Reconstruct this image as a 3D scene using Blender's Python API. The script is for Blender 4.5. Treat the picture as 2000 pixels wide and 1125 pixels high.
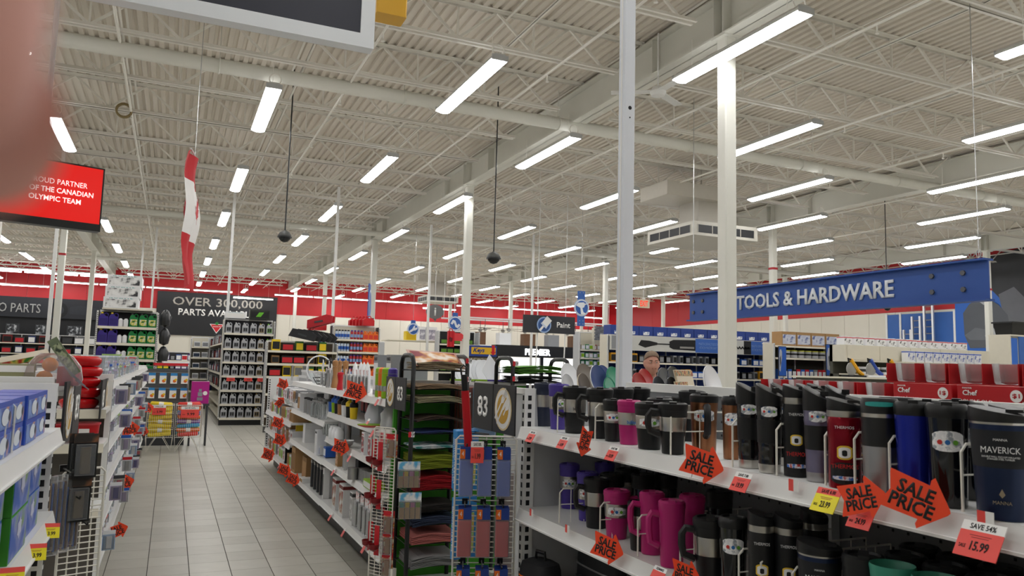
import bpy, bmesh, math, random
from mathutils import Vector, Matrix
random.seed(7)
for o in list(bpy.data.objects): bpy.data.objects.remove(o)
SC = bpy.context.scene
COL = SC.collection
R = math.radians
PI = math.pi

# ------------------------------------------------------------------ camera
FPX = 1493.0; EYE = 1.67
ROLL, PITCH, YAW = R(1.5), R(5.85), R(23.82)
FW = Vector((math.sin(YAW)*math.cos(PITCH), math.cos(YAW)*math.cos(PITCH), math.sin(PITCH)))
_r0 = Vector((math.cos(YAW), -math.sin(YAW), 0)); _u0 = _r0.cross(FW)
RT = _r0*math.cos(ROLL) + _u0*math.sin(ROLL)
UP = _u0*math.cos(ROLL) - _r0*math.sin(ROLL)
cam_d = bpy.data.cameras.new('camera'); cam = bpy.data.objects.new('camera', cam_d); COL.objects.link(cam)
cam.matrix_world = Matrix(((RT.x, UP.x, -FW.x, 0), (RT.y, UP.y, -FW.y, 0), (RT.z, UP.z, -FW.z, EYE), (0, 0, 0, 1)))
cam_d.sensor_width = 36; cam_d.lens = FPX/2000*36; cam_d.clip_start = .01; cam_d.clip_end = 300
cam_d.dof.use_dof = True; cam_d.dof.focus_distance = 6.0; cam_d.dof.aperture_fstop = 12.0
SC.camera = cam
SC.cycles.max_bounces = 7; SC.cycles.diffuse_bounces = 4; SC.cycles.glossy_bounces = 3; SC.cycles.transmission_bounces = 5; SC.cycles.transparent_max_bounces = 10; SC.cycles.caustics_reflective = False; SC.cycles.caustics_refractive = False
# ------------------------------------------------------------------ world and exposure
w = bpy.data.worlds.new('world'); SC.world = w; w.use_nodes = True
w.node_tree.nodes['Background'].inputs[0].default_value = (.8, .8, .82, 1)
w.node_tree.nodes['Background'].inputs[1].default_value = .05
vs = SC.view_settings; vs.view_transform = 'Standard'; vs.look = 'None'; vs.gamma = 1; vs.use_curve_mapping = False
vs.exposure = 0.34
LAMP = 18.0            # emission of the ceiling fixtures' lenses

# ------------------------------------------------------------------ pixel -> place
def ray(x, y): return FW + RT*((x-1000)/FPX) - UP*((y-562.5)/FPX)
CAM = Vector((0, 0, EYE))
def onX(x, y, X): d = ray(x, y); return CAM + d*(X/d.x)
def onY(x, y, Y): d = ray(x, y); return CAM + d*(Y/d.y)
def onZ(x, y, Z): d = ray(x, y); return CAM + d*((Z-EYE)/d.z)
def onP(x, y, p, n):
    d = ray(x, y); n = Vector(n); return CAM + d*((Vector(p)-CAM).dot(n)/d.dot(n))

# ------------------------------------------------------------------ materials
def lin(c):
    if isinstance(c, str): c = tuple(int(c[i:i+2], 16)/255 for i in (0, 2, 4))
    return tuple((v/12.92 if v <= .04045 else ((v+.055)/1.055)**2.4) for v in c)
_mats = {}
def M(hexc, rough=.5, metal=0., var=.06, scale=8., emit=0., trans=0., coat=0., alpha=1., ior=1.45):
    key = (hexc, rough, metal, var, scale, emit, trans, coat, alpha)
    if key in _mats: return _mats[key]
    m = bpy.data.materials.new('mat_%s' % hexc); m.use_nodes = True; _mats[key] = m
    nt = m.node_tree; b = nt.nodes['Principled BSDF']; c = lin(hexc)
    b.inputs['Roughness'].default_value = rough; b.inputs['Metallic'].default_value = metal
    b.inputs['Base Color'].default_value = (*c, 1); b.inputs['IOR'].default_value = ior
    if var > 0:
        tc = nt.nodes.new('ShaderNodeTexCoord'); n = nt.nodes.new('ShaderNodeTexNoise'); n.inputs['Scale'].default_value = scale
        n.inputs['Detail'].default_value = 3
        mx = nt.nodes.new('ShaderNodeMix'); mx.data_type = 'RGBA'
        mx.inputs[6].default_value = (*[v*(1-var) for v in c], 1); mx.inputs[7].default_value = (*[min(1, v*(1+var)+.004*var) for v in c], 1)
        nt.links.new(tc.outputs['Object'], n.inputs['Vector']); nt.links.new(n.outputs['Fac'], mx.inputs[0]); nt.links.new(mx.outputs[2], b.inputs['Base Color'])
    if emit: b.inputs['Emission Color'].default_value = (*c, 1); b.inputs['Emission Strength'].default_value = emit
    if trans: b.inputs['Transmission Weight'].default_value = trans
    if coat: b.inputs['Coat Weight'].default_value = coat; b.inputs['Coat Roughness'].default_value = .08
    if alpha < 1: b.inputs['Alpha'].default_value = alpha
    return m
def film(hexc='FFFFFF', a=.25, rough=.12):      # clear plastic wrap: glossy film, mostly see-through
    key = ('film', hexc, a, rough)
    if key in _mats: return _mats[key]
    m = bpy.data.materials.new('clear_plastic'); m.use_nodes = True; _mats[key] = m
    nt = m.node_tree; b = nt.nodes['Principled BSDF']; out = nt.nodes['Material Output']
    b.inputs['Base Color'].default_value = (*lin(hexc), 1); b.inputs['Roughness'].default_value = rough
    t = nt.nodes.new('ShaderNodeBsdfTransparent'); t.inputs[0].default_value = (.97, .97, .97, 1)
    f = nt.nodes.new('ShaderNodeFresnel'); f.inputs[0].default_value = 1.5
    ad = nt.nodes.new('ShaderNodeMath'); ad.operation = 'ADD'; ad.use_clamp = True; ad.inputs[1].default_value = a
    mx = nt.nodes.new('ShaderNodeMixShader'); nt.links.new(f.outputs[0], ad.inputs[0]); nt.links.new(ad.outputs[0], mx.inputs[0])
    nt.links.new(t.outputs[0], mx.inputs[1]); nt.links.new(b.outputs[0], mx.inputs[2]); nt.links.new(mx.outputs[0], out.inputs[0])
    return m
def blotch(c1, c2, c3, scale=6, rough=.5, detail=2, stretch=(1, 1, 1)):     # printed artwork too small to read
    key = ('blotch', c1, c2, c3, scale, rough, stretch)
    if key in _mats: return _mats[key]
    m = bpy.data.materials.new('print_%s' % c1); m.use_nodes = True; _mats[key] = m
    nt = m.node_tree; b = nt.nodes['Principled BSDF']; b.inputs['Roughness'].default_value = rough
    tc = nt.nodes.new('ShaderNodeTexCoord'); mp = nt.nodes.new('ShaderNodeMapping'); mp.inputs['Scale'].default_value = stretch
    n = nt.nodes.new('ShaderNodeTexNoise'); n.inputs['Scale'].default_value = scale; n.inputs['Detail'].default_value = detail
    cr = nt.nodes.new('ShaderNodeValToRGB'); e = cr.color_ramp.elements
    e[0].position = .40; e[0].color = (*lin(c1), 1); e[1].position = .60; e[1].color = (*lin(c3), 1)
    k = e.new(.5); k.color = (*lin(c2), 1)
    nt.links.new(tc.outputs['Object'], mp.inputs[0]); nt.links.new(mp.outputs[0], n.inputs['Vector']); nt.links.new(n.outputs['Fac'], cr.inputs[0]); nt.links.new(cr.outputs[0], b.inputs['Base Color'])
    return m

# ------------------------------------------------------------------ mesh builder
class MB:
    def __init__(s): s.v = []; s.f = []
    def add(s, vs_, fs, mat=None):
        k = len(s.v)
        s.v += [tuple(mat @ Vector(p)) if mat else tuple(p) for p in vs_]; s.f += [tuple(i+k for i in f) for f in fs]; return s
    def box(s, x0, x1, y0, y1, z0, z1, mat=None):
        return s.add([(x0,y0,z0),(x1,y0,z0),(x1,y1,z0),(x0,y1,z0),(x0,y0,z1),(x1,y0,z1),(x1,y1,z1),(x0,y1,z1)],
                     [(0,3,2,1),(4,5,6,7),(0,1,5,4),(1,2,6,5),(2,3,7,6),(3,0,4,7)], mat)
    def cbox(s, x0, x1, y0, y1, z0, z1, c=.004, mat=None):      # box with chamfered vertical edges
        p = [(x0+c,y0),(x1-c,y0),(x1,y0+c),(x1,y1-c),(x1-c,y1),(x0+c,y1),(x0,y1-c),(x0,y0+c)]
        return s.prism(p, z0, z1, mat)
    def prism(s, poly, z0, z1, mat=None):                        # outline in XY, extruded along Z (anticlockwise)
        n = len(poly)
        return s.add([(x,y,z0) for x,y in poly]+[(x,y,z1) for x,y in poly],
                     [tuple(range(n-1,-1,-1)), tuple(range(n,2*n))]+[(i,(i+1)%n,(i+1)%n+n,i+n) for i in range(n)], mat)
    def bar(s, a, b, wx=.02, wy=None):                           # square bar between two points
        a, b = Vector(a), Vector(b); wy = wy or wx; d = (b-a); L = d.length
        q = d.to_track_quat('Z', 'Y').to_matrix().to_4x4(); q.translation = a
        return s.box(-wx/2, wx/2, -wy/2, wy/2, 0, L, q)
    def rod(s, a, b, r=.01, n=6):
        a, b = Vector(a), Vector(b); d = b-a
        q = d.to_track_quat('Z', 'Y').to_matrix().to_4x4(); q.translation = a
        return s.prism([(r*math.cos(2*PI*i/n), r*math.sin(2*PI*i/n)) for i in range(n)], 0, d.length, q)
    def tube(s, pts, r=.01, n=6, closed=False):
        pts = [Vector(p) for p in pts]; N = len(pts); k = len(s.v); prev = None
        for i, p in enumerate(pts):
            if closed: t = (pts[(i+1)%N]-pts[i-1])
            else: t = pts[min(i+1,N-1)]-pts[max(i-1,0)]
            t.normalize()
            if prev is None:
                up = Vector((0,0,1)) if abs(t.z) < .9 else Vector((1,0,0)); a = t.cross(up).normalized()
            else: a = (prev - t*prev.dot(t)).normalized()
            prev = a; b = t.cross(a)
            for j in range(n):
                g = 2*PI*j/n; s.v.append(tuple(p+a*(r*math.cos(g))+b*(r*math.sin(g))))
        for i in range(N if closed else N-1):
            i2 = (i+1)%N
            for j in range(n): s.f.append((k+i*n+j, k+i*n+(j+1)%n, k+i2*n+(j+1)%n, k+i2*n+j))
        if not closed: s.f.append(tuple(k+j for j in range(n-1,-1,-1))); s.f.append(tuple(k+(N-1)*n+j for j in range(n)))
        return s
    def lathe(s, prof, n=20, mat=None, sx=1, sy=1):              # prof: (radius, z) bottom to top
        vs_ = []; fs = []
        for r, z in prof:
            for j in range(n): g = 2*PI*j/n; vs_.append((r*math.cos(g)*sx, r*math.sin(g)*sy, z))
        for i in range(len(prof)-1):
            for j in range(n): fs.append((i*n+j, i*n+(j+1)%n, (i+1)*n+(j+1)%n, (i+1)*n+j))
        if prof[0][0] > 1e-5: fs.append(tuple(range(n-1,-1,-1)))
        if prof[-1][0] > 1e-5: fs.append(tuple(range((len(prof)-1)*n, len(prof)*n)))
        return s.add(vs_, fs, mat)
    def mesh(s, name='mesh', smooth=False, ang=40):
        me = bpy.data.meshes.new(name); me.from_pydata(s.v, [], s.f); me.validate(); me.update()
        if smooth: me.shade_smooth(); me.set_sharp_from_angle(angle=R(ang))
        return me
    def obj(s, name, mat, parent=None, loc=(0,0,0), rot=(0,0,0), smooth=False, **k):
        return link(name, s.mesh(name, smooth), mat, parent, loc, rot, **k)
def link(name, me, mat, parent=None, loc=(0,0,0), rot=(0,0,0), label=None, cat=None, group=None, kind=None):
    if mat and not me.materials: me.materials.append(mat)
    o = bpy.data.objects.new(name, me); COL.objects.link(o); o.location = loc; o.rotation_euler = rot
    if parent: o.parent = parent
    return tag(o, label, cat, group, kind)
def tag(o, label=None, cat=None, group=None, kind=None):
    if label: o['label'] = label
    if cat: o['category'] = cat
    if group: o['group'] = group
    if kind: o['kind'] = kind
    return o
def thing(name, label, cat, loc=(0,0,0), rz=0, group=None, kind=None, rot=None):
    o = bpy.data.objects.new(name, None); COL.objects.link(o); o.location = loc; o.rotation_euler = rot or (0,0,rz); o.empty_display_size = .05
    return tag(o, label, cat, group, kind)
_kids = {}
def kids(o): return [c for c in _kids_all(o)]
def _kids_all(o): return [c for c in COL.objects if c.parent == o]
def dup(src, parts, loc, rz=0, label=None, group=None, rot=None):    # parts: tree [(obj, [sub, ...]), ...]
    r = src.copy(); COL.objects.link(r); r.location = loc; r.rotation_euler = rot or (0, 0, rz)
    if label: r['label'] = label
    if group: r['group'] = group
    for p, subs in parts:
        c = p.copy(); COL.objects.link(c); c.parent = r
        for s in subs: d = s.copy(); COL.objects.link(d); d.parent = c
    return r
class Proto:                                                      # a thing built once, then copied
    def __init__(s, build): s.build = build; s.src = None
    def put(s, loc, rz=0, label=None, group=None, rot=None, name=None, cat=None):
        if s.src is None:
            s.src = s.build(); s.tree = [(c, _kids_all(c)) for c in _kids_all(s.src)]
            r = s.src; r.location = loc; r.rotation_euler = rot or (0, 0, rz)
            if label: r['label'] = label
            if group: r['group'] = group
            return r
        return dup(s.src, s.tree, loc, rz, label, group, rot)
ORD = 'first second third fourth fifth sixth seventh eighth ninth tenth eleventh twelfth thirteenth fourteenth fifteenth sixteenth seventeenth eighteenth nineteenth twentieth'.split()
def nth(i): return ORD[i] if i < len(ORD) else ('twenty-' + ORD[i-20] if i < 29 else 'thirtieth')
def text(s, mat, parent, loc, h=.1, w=None, rot=(PI/2,0,0), depth=.002, name='lettering', align='CENTER', bold=0., shear=0, lines=1, spacing=1.0):
    cu = bpy.data.curves.new('t', 'FONT'); cu.body = s; cu.align_x = align; cu.align_y = 'CENTER'; cu.resolution_u = 2; cu.extrude = .0; cu.offset = bold; cu.shear = shear; cu.space_line = spacing
    t = bpy.data.objects.new('t', cu); me = bpy.data.meshes.new_from_object(t); bpy.data.objects.remove(t); bpy.data.curves.remove(cu)
    xs = [v.co.x for v in me.vertices]; ys = [v.co.y for v in me.vertices]
    if not xs: return None
    x0, x1, y0, y1 = min(xs), max(xs), min(ys), max(ys); sy = h/(y1-y0); sx = (w/(x1-x0)) if w else sy
    ox = (x0+x1)/2 if align == 'CENTER' else x0; oy = (y0+y1)/2
    for v in me.vertices: v.co = ((v.co.x-ox)*sx, (v.co.y-oy)*sy, 0)
    bm = bmesh.new(); bm.from_mesh(me); g = bmesh.ops.extrude_face_region(bm, geom=bm.faces[:])
    for v in g['geom']:
        if isinstance(v, bmesh.types.BMVert): v.co.z += depth
    bmesh.ops.recalc_face_normals(bm, faces=bm.faces[:]); bm.to_mesh(me); bm.free(); me.materials.clear()
    return link(name, me, mat, parent, loc, rot)
# ================================================================== the building
XL, XR, YN, YF, ZC = -14.0, 31.0, -9.0, 52.0, 7.02
CREAM = M('D9D5C8', .6, var=.03, scale=1.5); STEEL = M('DDDCD3', .5, var=.05, scale=2.0); JOIST = M('EDEAE2', .55, var=.06, scale=3.0)
RED_W = M('B81F26', .5, var=.05, scale=1.0)
# floor: grout bed plus single tiles where they can be told apart
T0x, T0y, TS = -.062, 6.621, .303
floor = thing('floor', 'pale beige square tile floor of the store', None, kind='structure')
MB().box(XL, XR, YN, YF, -.1, -.004).obj('grout_bed', M('4A443D', .8, var=.1, scale=3), floor)
TILE_MATS = [M('BAB7AC', .38, var=.08, scale=9), M('B6B3A8', .4, var=.08, scale=9), M('BEBBB0', .37, var=.08, scale=9)]
tile_me = []
for tm in TILE_MATS:
    me = MB().cbox(.0032, TS-.0032, .0015, TS-.0015, -.006, 0, .002).mesh('tile'); me.materials.append(tm); tile_me.append(me)
def keep(i, j): return -2 <= i < 6 and 0 <= j < 37
for i in range(-2, 6):
    for j in range(-2, 35): link('tile', random.choice(tile_me), None, floor, (T0x+i*TS, T0y+j*TS, 0))
rest = MB()
i0, i1 = int((XL-T0x)/TS)+1, int((XR-T0x)/TS)-1; j0, j1 = int((YN-T0y)/TS)+1, int((YF-T0y)/TS)-1
for i in range(i0, i1):
    for j in range(j0, j1):
        if -2 <= i < 6 and -2 <= j < 35: continue
        x, y = T0x+i*TS, T0y+j*TS
        if i < -14 or i > 30 or j > 75: continue
        rest.add([(x+.002,y+.0015,0),(x+TS-.002,y+.0015,0),(x+TS-.002,y+TS-.0015,0),(x+.002,y+TS-.0015,0)], [(0,1,2,3)])
rest.obj('far_tiles', TILE_MATS[0], floor, kind='stuff')
fm = MB()
fm.box(XL, T0x-14*TS, YN, YF, -.006, -.0005).box(T0x+31*TS, XR, YN, YF, -.006, -.0005).box(T0x-14*TS, T0x+31*TS, T0y+76*TS, YF, -.006, -.0005)
fm.obj('far_floor', M('BAB7AC', .38, var=.06, scale=4), floor)
# walls
def wall_back():
    wb = thing('wall_back', 'white panelled back wall with a red band above', None, kind='structure')
    MB().box(XL-.2, XR+.2, YF+.05, YF+.25, 0, ZC+.3).obj('wall_core', CREAM, wb)
    me = MB().box(.008, 1.492, 0, .05, .0, 4.655).mesh('panel'); me.materials.append(CREAM)
    mr = MB().box(.006, 3.044, 0, .05, 4.665, ZC+.1).mesh('panel'); mr.materials.append(RED_W)
    x = XL
    while x < XR: link('wall_panel', me, None, wb, (x, YF, 0)); x += 1.5
    x = XL
    while x < XR: link('red_panel', mr, None, wb, (x, YF, 0)); x += 3.05
wall_back()
def wall_right():
    wr = thing('wall_right', 'white panelled side wall with a red band above', None, kind='structure')
    MB().box(XR+.05, XR+.25, YN, YF+.2, 0, ZC+.3).obj('wall_core', CREAM, wr)
    me = MB().box(0, .05, .008, 1.492, .0, 4.655).mesh('panel'); me.materials.append(CREAM)
    mr = MB().box(0, .05, .006, 3.044, 4.665, ZC+.1).mesh('panel'); mr.materials.append(RED_W)
    y = 15.0
    while y < YF: link('wall_panel', me, None, wr, (XR, y, 0)); y += 1.5
    y = 15.0
    while y < YF: link('red_panel', mr, None, wr, (XR, y, 0)); y += 3.05
wall_right()
MB().box(XL-.2, XL, YN, YF+.2, 0, ZC+.3).obj('wall_left', CREAM, kind='structure', label='plain cream wall on the auto parts side')
MB().box(XL-.2, XR+.2, YN-.2, YN, 0, ZC+.3).obj('wall_front', CREAM, kind='structure', label='plain cream wall behind the viewer')
# ceiling: fluted deck, joists, bridging
ceil = thing('ceiling', 'off-white fluted steel roof deck over open-web joists', None, kind='structure')
dk = MB(); prof = []; x = XL; P = .1524; Dp = .038
while x < XR: prof += [(x, ZC), (x+.045, ZC), (x+.06, ZC-Dp), (x+.137, ZC-Dp)]; x += P
n = len(prof); vs_ = [(a, YN, b) for a, b in prof]+[(a, YF+.1, b) for a, b in prof]
dk.add(vs_, [(i, i+1, i+1+n, i+n) for i in range(n-1)]); dk.obj('roof_deck', M('DCD4C8', .6, var=.06, scale=.8), ceil)
MB().box(XL, XR, YN, YF+.2, ZC+.01, ZC+.12).obj('roof_slab', CREAM, ceil)
GX = [-3.42, 6.79, 16.9, 26.95]; CY = [8.2+10.06*k for k in range(-1, 5)]; JS = 10.06/5
ZT, ZB = ZC-Dp, 6.40
def joist_mesh(L, seat=.09):
    c = MB()
    for s in (-1, 1):
        y = s*.03
        c.box(.06, L-.06, min(y, y+s*.045), max(y, y+s*.045), ZT-.008, ZT); c.box(.06, L-.06, min(y,y+s*.007), max(y,y+s*.007), ZT-.05, ZT)
        c.box(.55, L-.55, min(y, y+s*.04), max(y, y+s*.05), ZB-.01, ZB); c.box(.55, L-.55, min(y,y+s*.009), max(y,y+s*.009), ZB-.01, ZB+.05)
    w_ = MB(); n = max(2, int(round((L-1.6)/1.22))); p = (L-1.6)/n; top, bot = ZT-.025, ZB+.025
    w_.bar((.12, 0, top), (.8, 0, bot), .03); w_.bar((L-.12, 0, top), (L-.8, 0, bot), .03)
    for k in range(n):
        a = .8+k*p
        w_.bar((a, 0, bot), (a+p/2, 0, top), .036); w_.bar((a+p/2, 0, top), (a+p, 0, bot), .036)
        if k: w_.bar((a, 0, bot), (a, 0, top), .028)
    return c.mesh('joist'), w_.mesh('joist_web')
bays = [(XL, GX[0])] + [(GX[i], GX[i+1]) for i in range(3)] + [(GX[3], XR)]
for a, b in bays:
    jm, wm = joist_mesh(b-a)
    jm.materials.append(JOIST); wm.materials.append(JOIST)
    y = CY[0]-2*JS
    while y < YF:
        j = link('joist', jm, None, ceil, (a, y, 0)); link('joist_web', wm, None, j); y += JS
for a, b in bays:
    L = b-a
    for fr in (.24, .5, .76):
        if L < 5 and fr != .5: continue
        MB().box(a+L*fr-.018, a+L*fr+.018, YN, YF, ZB+.045, ZB+.051).box(a+L*fr-.018, a+L*fr-.013, YN, YF, ZB+.045, ZB+.08).obj('bridging_angle', JOIST, ceil)
        MB().box(a+L*fr-.018, a+L*fr+.018, YN, YF, ZT-.066, ZT-.06).obj('bridging_angle', JOIST, ceil)
# girders and columns
ZG = 6.30
for k, gx in enumerate(GX):
    g = thing('beam_%d' % (k+1), 'deep painted steel roof girder over the %s row of columns' % nth(k), None, (gx, 0, 0), kind='structure')
    wide = .3
    MB().box(-.006, .006, YN, YF, ZG, ZT-.09).box(-wide/2, wide/2, YN, YF, ZG, ZG+.022).box(-wide/2, wide/2, YN, YF, ZT-.11, ZT-.09).obj('i_section', STEEL, g)
    st = MB().box(-wide/2, wide/2, -.006, .006, ZG+.02, ZT-.1).mesh('stiffener'); st.materials.append(STEEL)
    for cy in CY:
        for d in (-.1, .1, 1.6, -1.6): link('stiffener_plate', st, None, g, (0, cy+d, 0))
    se = MB().box(-.1, .1, -.05, .05, ZT-.09, ZT-.01).mesh('seat'); se.materials.append(JOIST)
    y = CY[0]-2*JS
    while y < YF: link('joist_seat', se, None, g, (0, y, 0)); y += JS
cw = .096
cm = MB().cbox(-cw, cw, -cw, cw, 0, ZG-.02, .02).mesh('column'); cm.materials.append(STEEL)
cp = MB().box(-.15, .15, -.14, .14, ZG-.02, ZG).mesh('cap_plate'); cp.materials.append(STEEL)
cb = MB().box(-cw-.004, cw+.004, -cw-.004, cw+.004, 4.86, 4.93).mesh('red_band'); cb.materials.append(M('B0202A', .5, var=0))
for i, gx in enumerate(GX):
    for j, cy in enumerate(CY):
        if gx < 0 and cy < 10: continue
        c = link('column', cm, None, None, (gx, cy, 0), label='white square steel column, %s along the %s girder' % (nth(j), nth(i)), kind='structure')
        link('cap_plate', cp, None, c)
        if (i, j) in ((0, 3), (1, 4), (2, 2), (3, 2)): link('red_band', cb, None, c)
# large pipes slung under the joists
for k, (y, z, r) in enumerate([(12.55, 6.26, .115), (26.6, 6.25, .1), (40.6, 6.25, .09)]):
    p = thing('roof_pipe', 'wide off-white pipe slung under the joists, %s from the entrance side' % nth(k), 'pipe', (0, y, z), group='roof pipes')
    MB().rod((XL, 0, 0), (XR, 0, 0), r, 14).obj('pipe_run', STEEL, p, smooth=True)
    hm = MB().tube([(0, (r+.008)*math.cos(t*PI/8), (r+.008)*math.sin(t*PI/8)) for t in range(16)], .012, 4, True).rod((0, 0, r), (0, 0, ZT-z-.05), .008, 5).mesh('hanger'); hm.materials.append(STEEL)
    for x in range(-12, 31, 3): link('pipe_hanger', hm, None, p, (x+.4, 0, 0))
# thin sprinkler lines along the aisles
for k, x in enumerate([-1.0, 2.45, 5.2, 8.3, 11.3, 14.4, 17.4, 20.4]):
    p = thing('sprinkler_pipe', 'thin sprinkler line with drop heads above the aisles, %s from the flags' % nth(k), 'pipe', (x, 0, 6.33), group='sprinkler lines')
    MB().rod((0, YN, 0), (0, YF, 0), .022, 6).obj('pipe_run', JOIST, p, smooth=True)
    hm = MB().rod((0, 0, 0), (0, 0, -.1), .012, 5).lathe([(.004, -.14), (.03, -.135), (.03, -.13), (.012, -.1)], 8).mesh('head'); hm.materials.append(JOIST)
    for y in range(4, 50, 3): link('sprinkler_head', hm, None, p, (0, y+.3*(k % 3), 0))

# ================================================================== ceiling light fixtures
LENS = M('FFFFFF', .4, var=0, emit=LAMP); HOUS = M('C9C9C6', .4, var=.04)
def build_light():
    t = thing('ceiling_light', 'x', 'light')
    L, W = 2.46, .245
    MB().add([(x, y, z) for y in (0, L) for x, z in ((-W/2, 0), (-W/2, .03), (-.07, .085), (.07, .085), (W/2, .03), (W/2, 0))],
             [(0,1,2,3,4,5), (11,10,9,8,7,6)]+[(i, i+6, (i+1)%6+6, (i+1)%6) for i in range(6)]).obj('housing', HOUS, t)
    n = 8; pr = [(-W/2*math.cos(PI*i/n)*.97, -.045*math.sin(PI*i/n)-.002) for i in range(n+1)]
    m = MB(); m.add([(x, y, z) for y in (.02, L-.02) for x, z in pr], [(i, i+1, i+n+2, i+n+1) for i in range(n)]+[tuple(range(n, -1, -1)), tuple(range(n+1, 2*n+2))])
    m.obj('lens', LENS, t, smooth=True)
    for y in (0, L): 
        m = MB(); d = -.012 if y == 0 else .012
        m.box(-W/2, W/2, min(y, y+d), max(y, y+d), -.02, .06).obj('end_cap', M('B9BBBC', .35, var=.02), t)
    MB().box(-.05, .05, .15, L-.15, .085, .088).obj('added_uplight', M('FFFFFF', .4, var=0, emit=LAMP*.10), t)  # faint glowing strip added on the housing to brighten the ceiling
    for y in (.3, L-.3): MB().rod((0, y, .08), (0, y, ZB+.02-5.9), .0035, 4).obj('hanger_wire', JOIST, t)
    MB().tube([(.09*math.sin(a*PI/8)+.02, .12, .17+.09*math.cos(a*PI/8)) for a in range(16)], .01, 5, True).obj('cord_loop', JOIST, t)
    return t
LP = Proto(build_light)
rows = [(-9.1, 1), (-6.0, 1), (-2.2, 2), (1.2, 0), (3.9, 1), (6.55, 0), (9.75, 1), (12.8, 0), (15.72, 1), (18.75, 0), (21.9, 1), (25.0, 0), (28.1, 1)]
for r, (x, ph) in enumerate(rows):
    y0 = {0: 12.1, 1: 9.45, 2: 15.5}[ph]-5.6*3; k = 0
    while y0+5.6*k < 49:
        y = y0+5.6*k; k += 1
        if y < -6: continue
        LP.put((x, y, 5.9), 0, 'long suspended fluorescent fixture, %s of the %s row counted from the auto parts side' % (nth(k-1), nth(r)), 'ceiling fluorescent fixtures')
# wall-washer strips over the red band
def build_strip():
    t = thing('strip_light', 'x', 'light')
    MB().box(0, 2.4, -.05, .05, .0, .06).obj('housing', HOUS, t)
    MB().box(.02, 2.38, -.045, .045, -.05, 0).obj('lens', M('FFFFFF', .4, var=0, emit=LAMP*.8), t)
    for x in (.3, 2.1): MB().rod((x, 0, .05), (x, 0, 1.15), .004, 4).obj('hanger_wire', JOIST, t)
    return t
SP = Proto(build_strip); k = 0; x = -9.0
while x < 29:
    SP.put((x, 50.4, 5.82 if (k % 5) else 5.5), 0, 'strip light hung before the back wall, %s from the auto parts side' % nth(k), 'back wall strip lights'); k += 1; x += 2.46
# ================================================================== shelving
WHITE = M('E6E6E4', .4, var=.03, scale=5); SHELFW = M('E9E9E7', .35, var=.03, scale=6); GREYP = M('B9BBBD', .5, var=.03, scale=3); KICK = M('4B4A4A', .5, var=.08, scale=4)
WIRE = M('E9E6DC', .4, var=.0); BLACK = M('17181A', .4, var=.1); SLOT = M('15161A', .7, var=0)
class Unit:
    """One gondola run. Local x along the front, y into the shelf, front facing local -y."""
    def __init__(s, name, label, cat, loc, rz, L, D, H, sections, shelves, base=.16, back=None, backH=None, deck=SHELFW, rail=WHITE, kick=KICK, kick_in=.1, peg=False, ends=(1, 1), end_d=None, endmat=GREYP, upr=True, lip=.045):
        s.rz = rz; s.loc = Vector(loc); s.L = L; s.D = D; s.H = H
        t = s.root = thing(name, label, cat, loc, rz); bk = back or GREYP; bh = backH or H
        MB().box(0, L, D, D+.02, base-.02, bh).obj('back_panel', bk, t)
        MB().box(0, L, D-.01, D+.03, bh, bh+.035).obj('top_rail', WHITE, t)
        MB().box(0, L, kick_in, kick_in+.015, 0, base-.03).obj('kick_plate', kick, t)
        xs = [0.]
        for w_ in sections: xs.append(xs[-1]+w_)
        if upr:
            um = MB().box(-.015, .015, D-.035, D-.001, base, bh).mesh('upright'); um.materials.append(WHITE)
            for x in xs: link('upright', um, None, t, (min(max(x, .016), L-.016), 0, 0))
        if peg:
            hm = MB(); st = .0508; zz = base+.25
            while zz < bh-.03:
                x = .06
                while x < L-.04: hm.add([(x-.004, D-.0008, zz-.004), (x+.004, D-.0008, zz-.004), (x+.004, D-.0008, zz+.004), (x-.004, D-.0008, zz+.004)], [(0,1,2,3)]); x += st
                zz += st
            hm.obj('peg_holes', SLOT, t, kind='stuff')
        for e, x in zip(ends, (0, L)):
            if not e: continue
            ed = end_d if end_d is not None else .03; sx = -.022 if x == 0 else 0
            ep = MB().box(x+sx, x+sx+.022, ed+.05, D+.02, base, H).obj('end_panel', endmat, t)
            MB().box(x+sx-.004, x+sx+.026, ed, ed+.05, base, H).obj('slotted_strip', WHITE, ep)
            sm = MB(); z = base+.05
            while z < H-.05:
                sm.box(x+sx+.004, x+sx+.018, ed-.001, ed+.004, z, z+.022).box(x+sx-.0045, x+sx-.003, ed+.015, ed+.032, z, z+.022).box(x+sx+.025, x+sx+.0265, ed+.015, ed+.032, z, z+.022); z += .0375
            sm.obj('slots', SLOT, ep, kind='stuff')
        s.sh = []
        for (x0, x1, z, d) in shelves:
            f = D-d                                   # front edge
            o = MB().box(x0+.003, x1-.003, f+.012, D-.002, z-.025, z).obj('shelf', deck, t)
            r = MB(); r.add([(x, y, zz) for x in (x0+.002, x1-.002) for y, zz in ((f, z-.03-lip*.4), (f+.012, z-.002), (f+.016, z-.002), (f+.014, z-.03-lip*.4))], [(0,3,2,1), (4,5,6,7), (0,1,5,4), (1,2,6,5), (2,3,7,6), (3,0,4,7)])
            r.box(x0+.002, x1-.002, f-.006, f+.006, z-.034-lip*.4, z-.028-lip*.4)
            r.obj('price_rail', rail, o); s.sh.append((x0, x1, z, f))
    def P(s, x, y, z):
        c, n = math.cos(s.rz), math.sin(s.rz); return Vector((s.loc.x+x*c-y*n, s.loc.y+x*n+y*c, z+s.loc.z))

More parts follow.
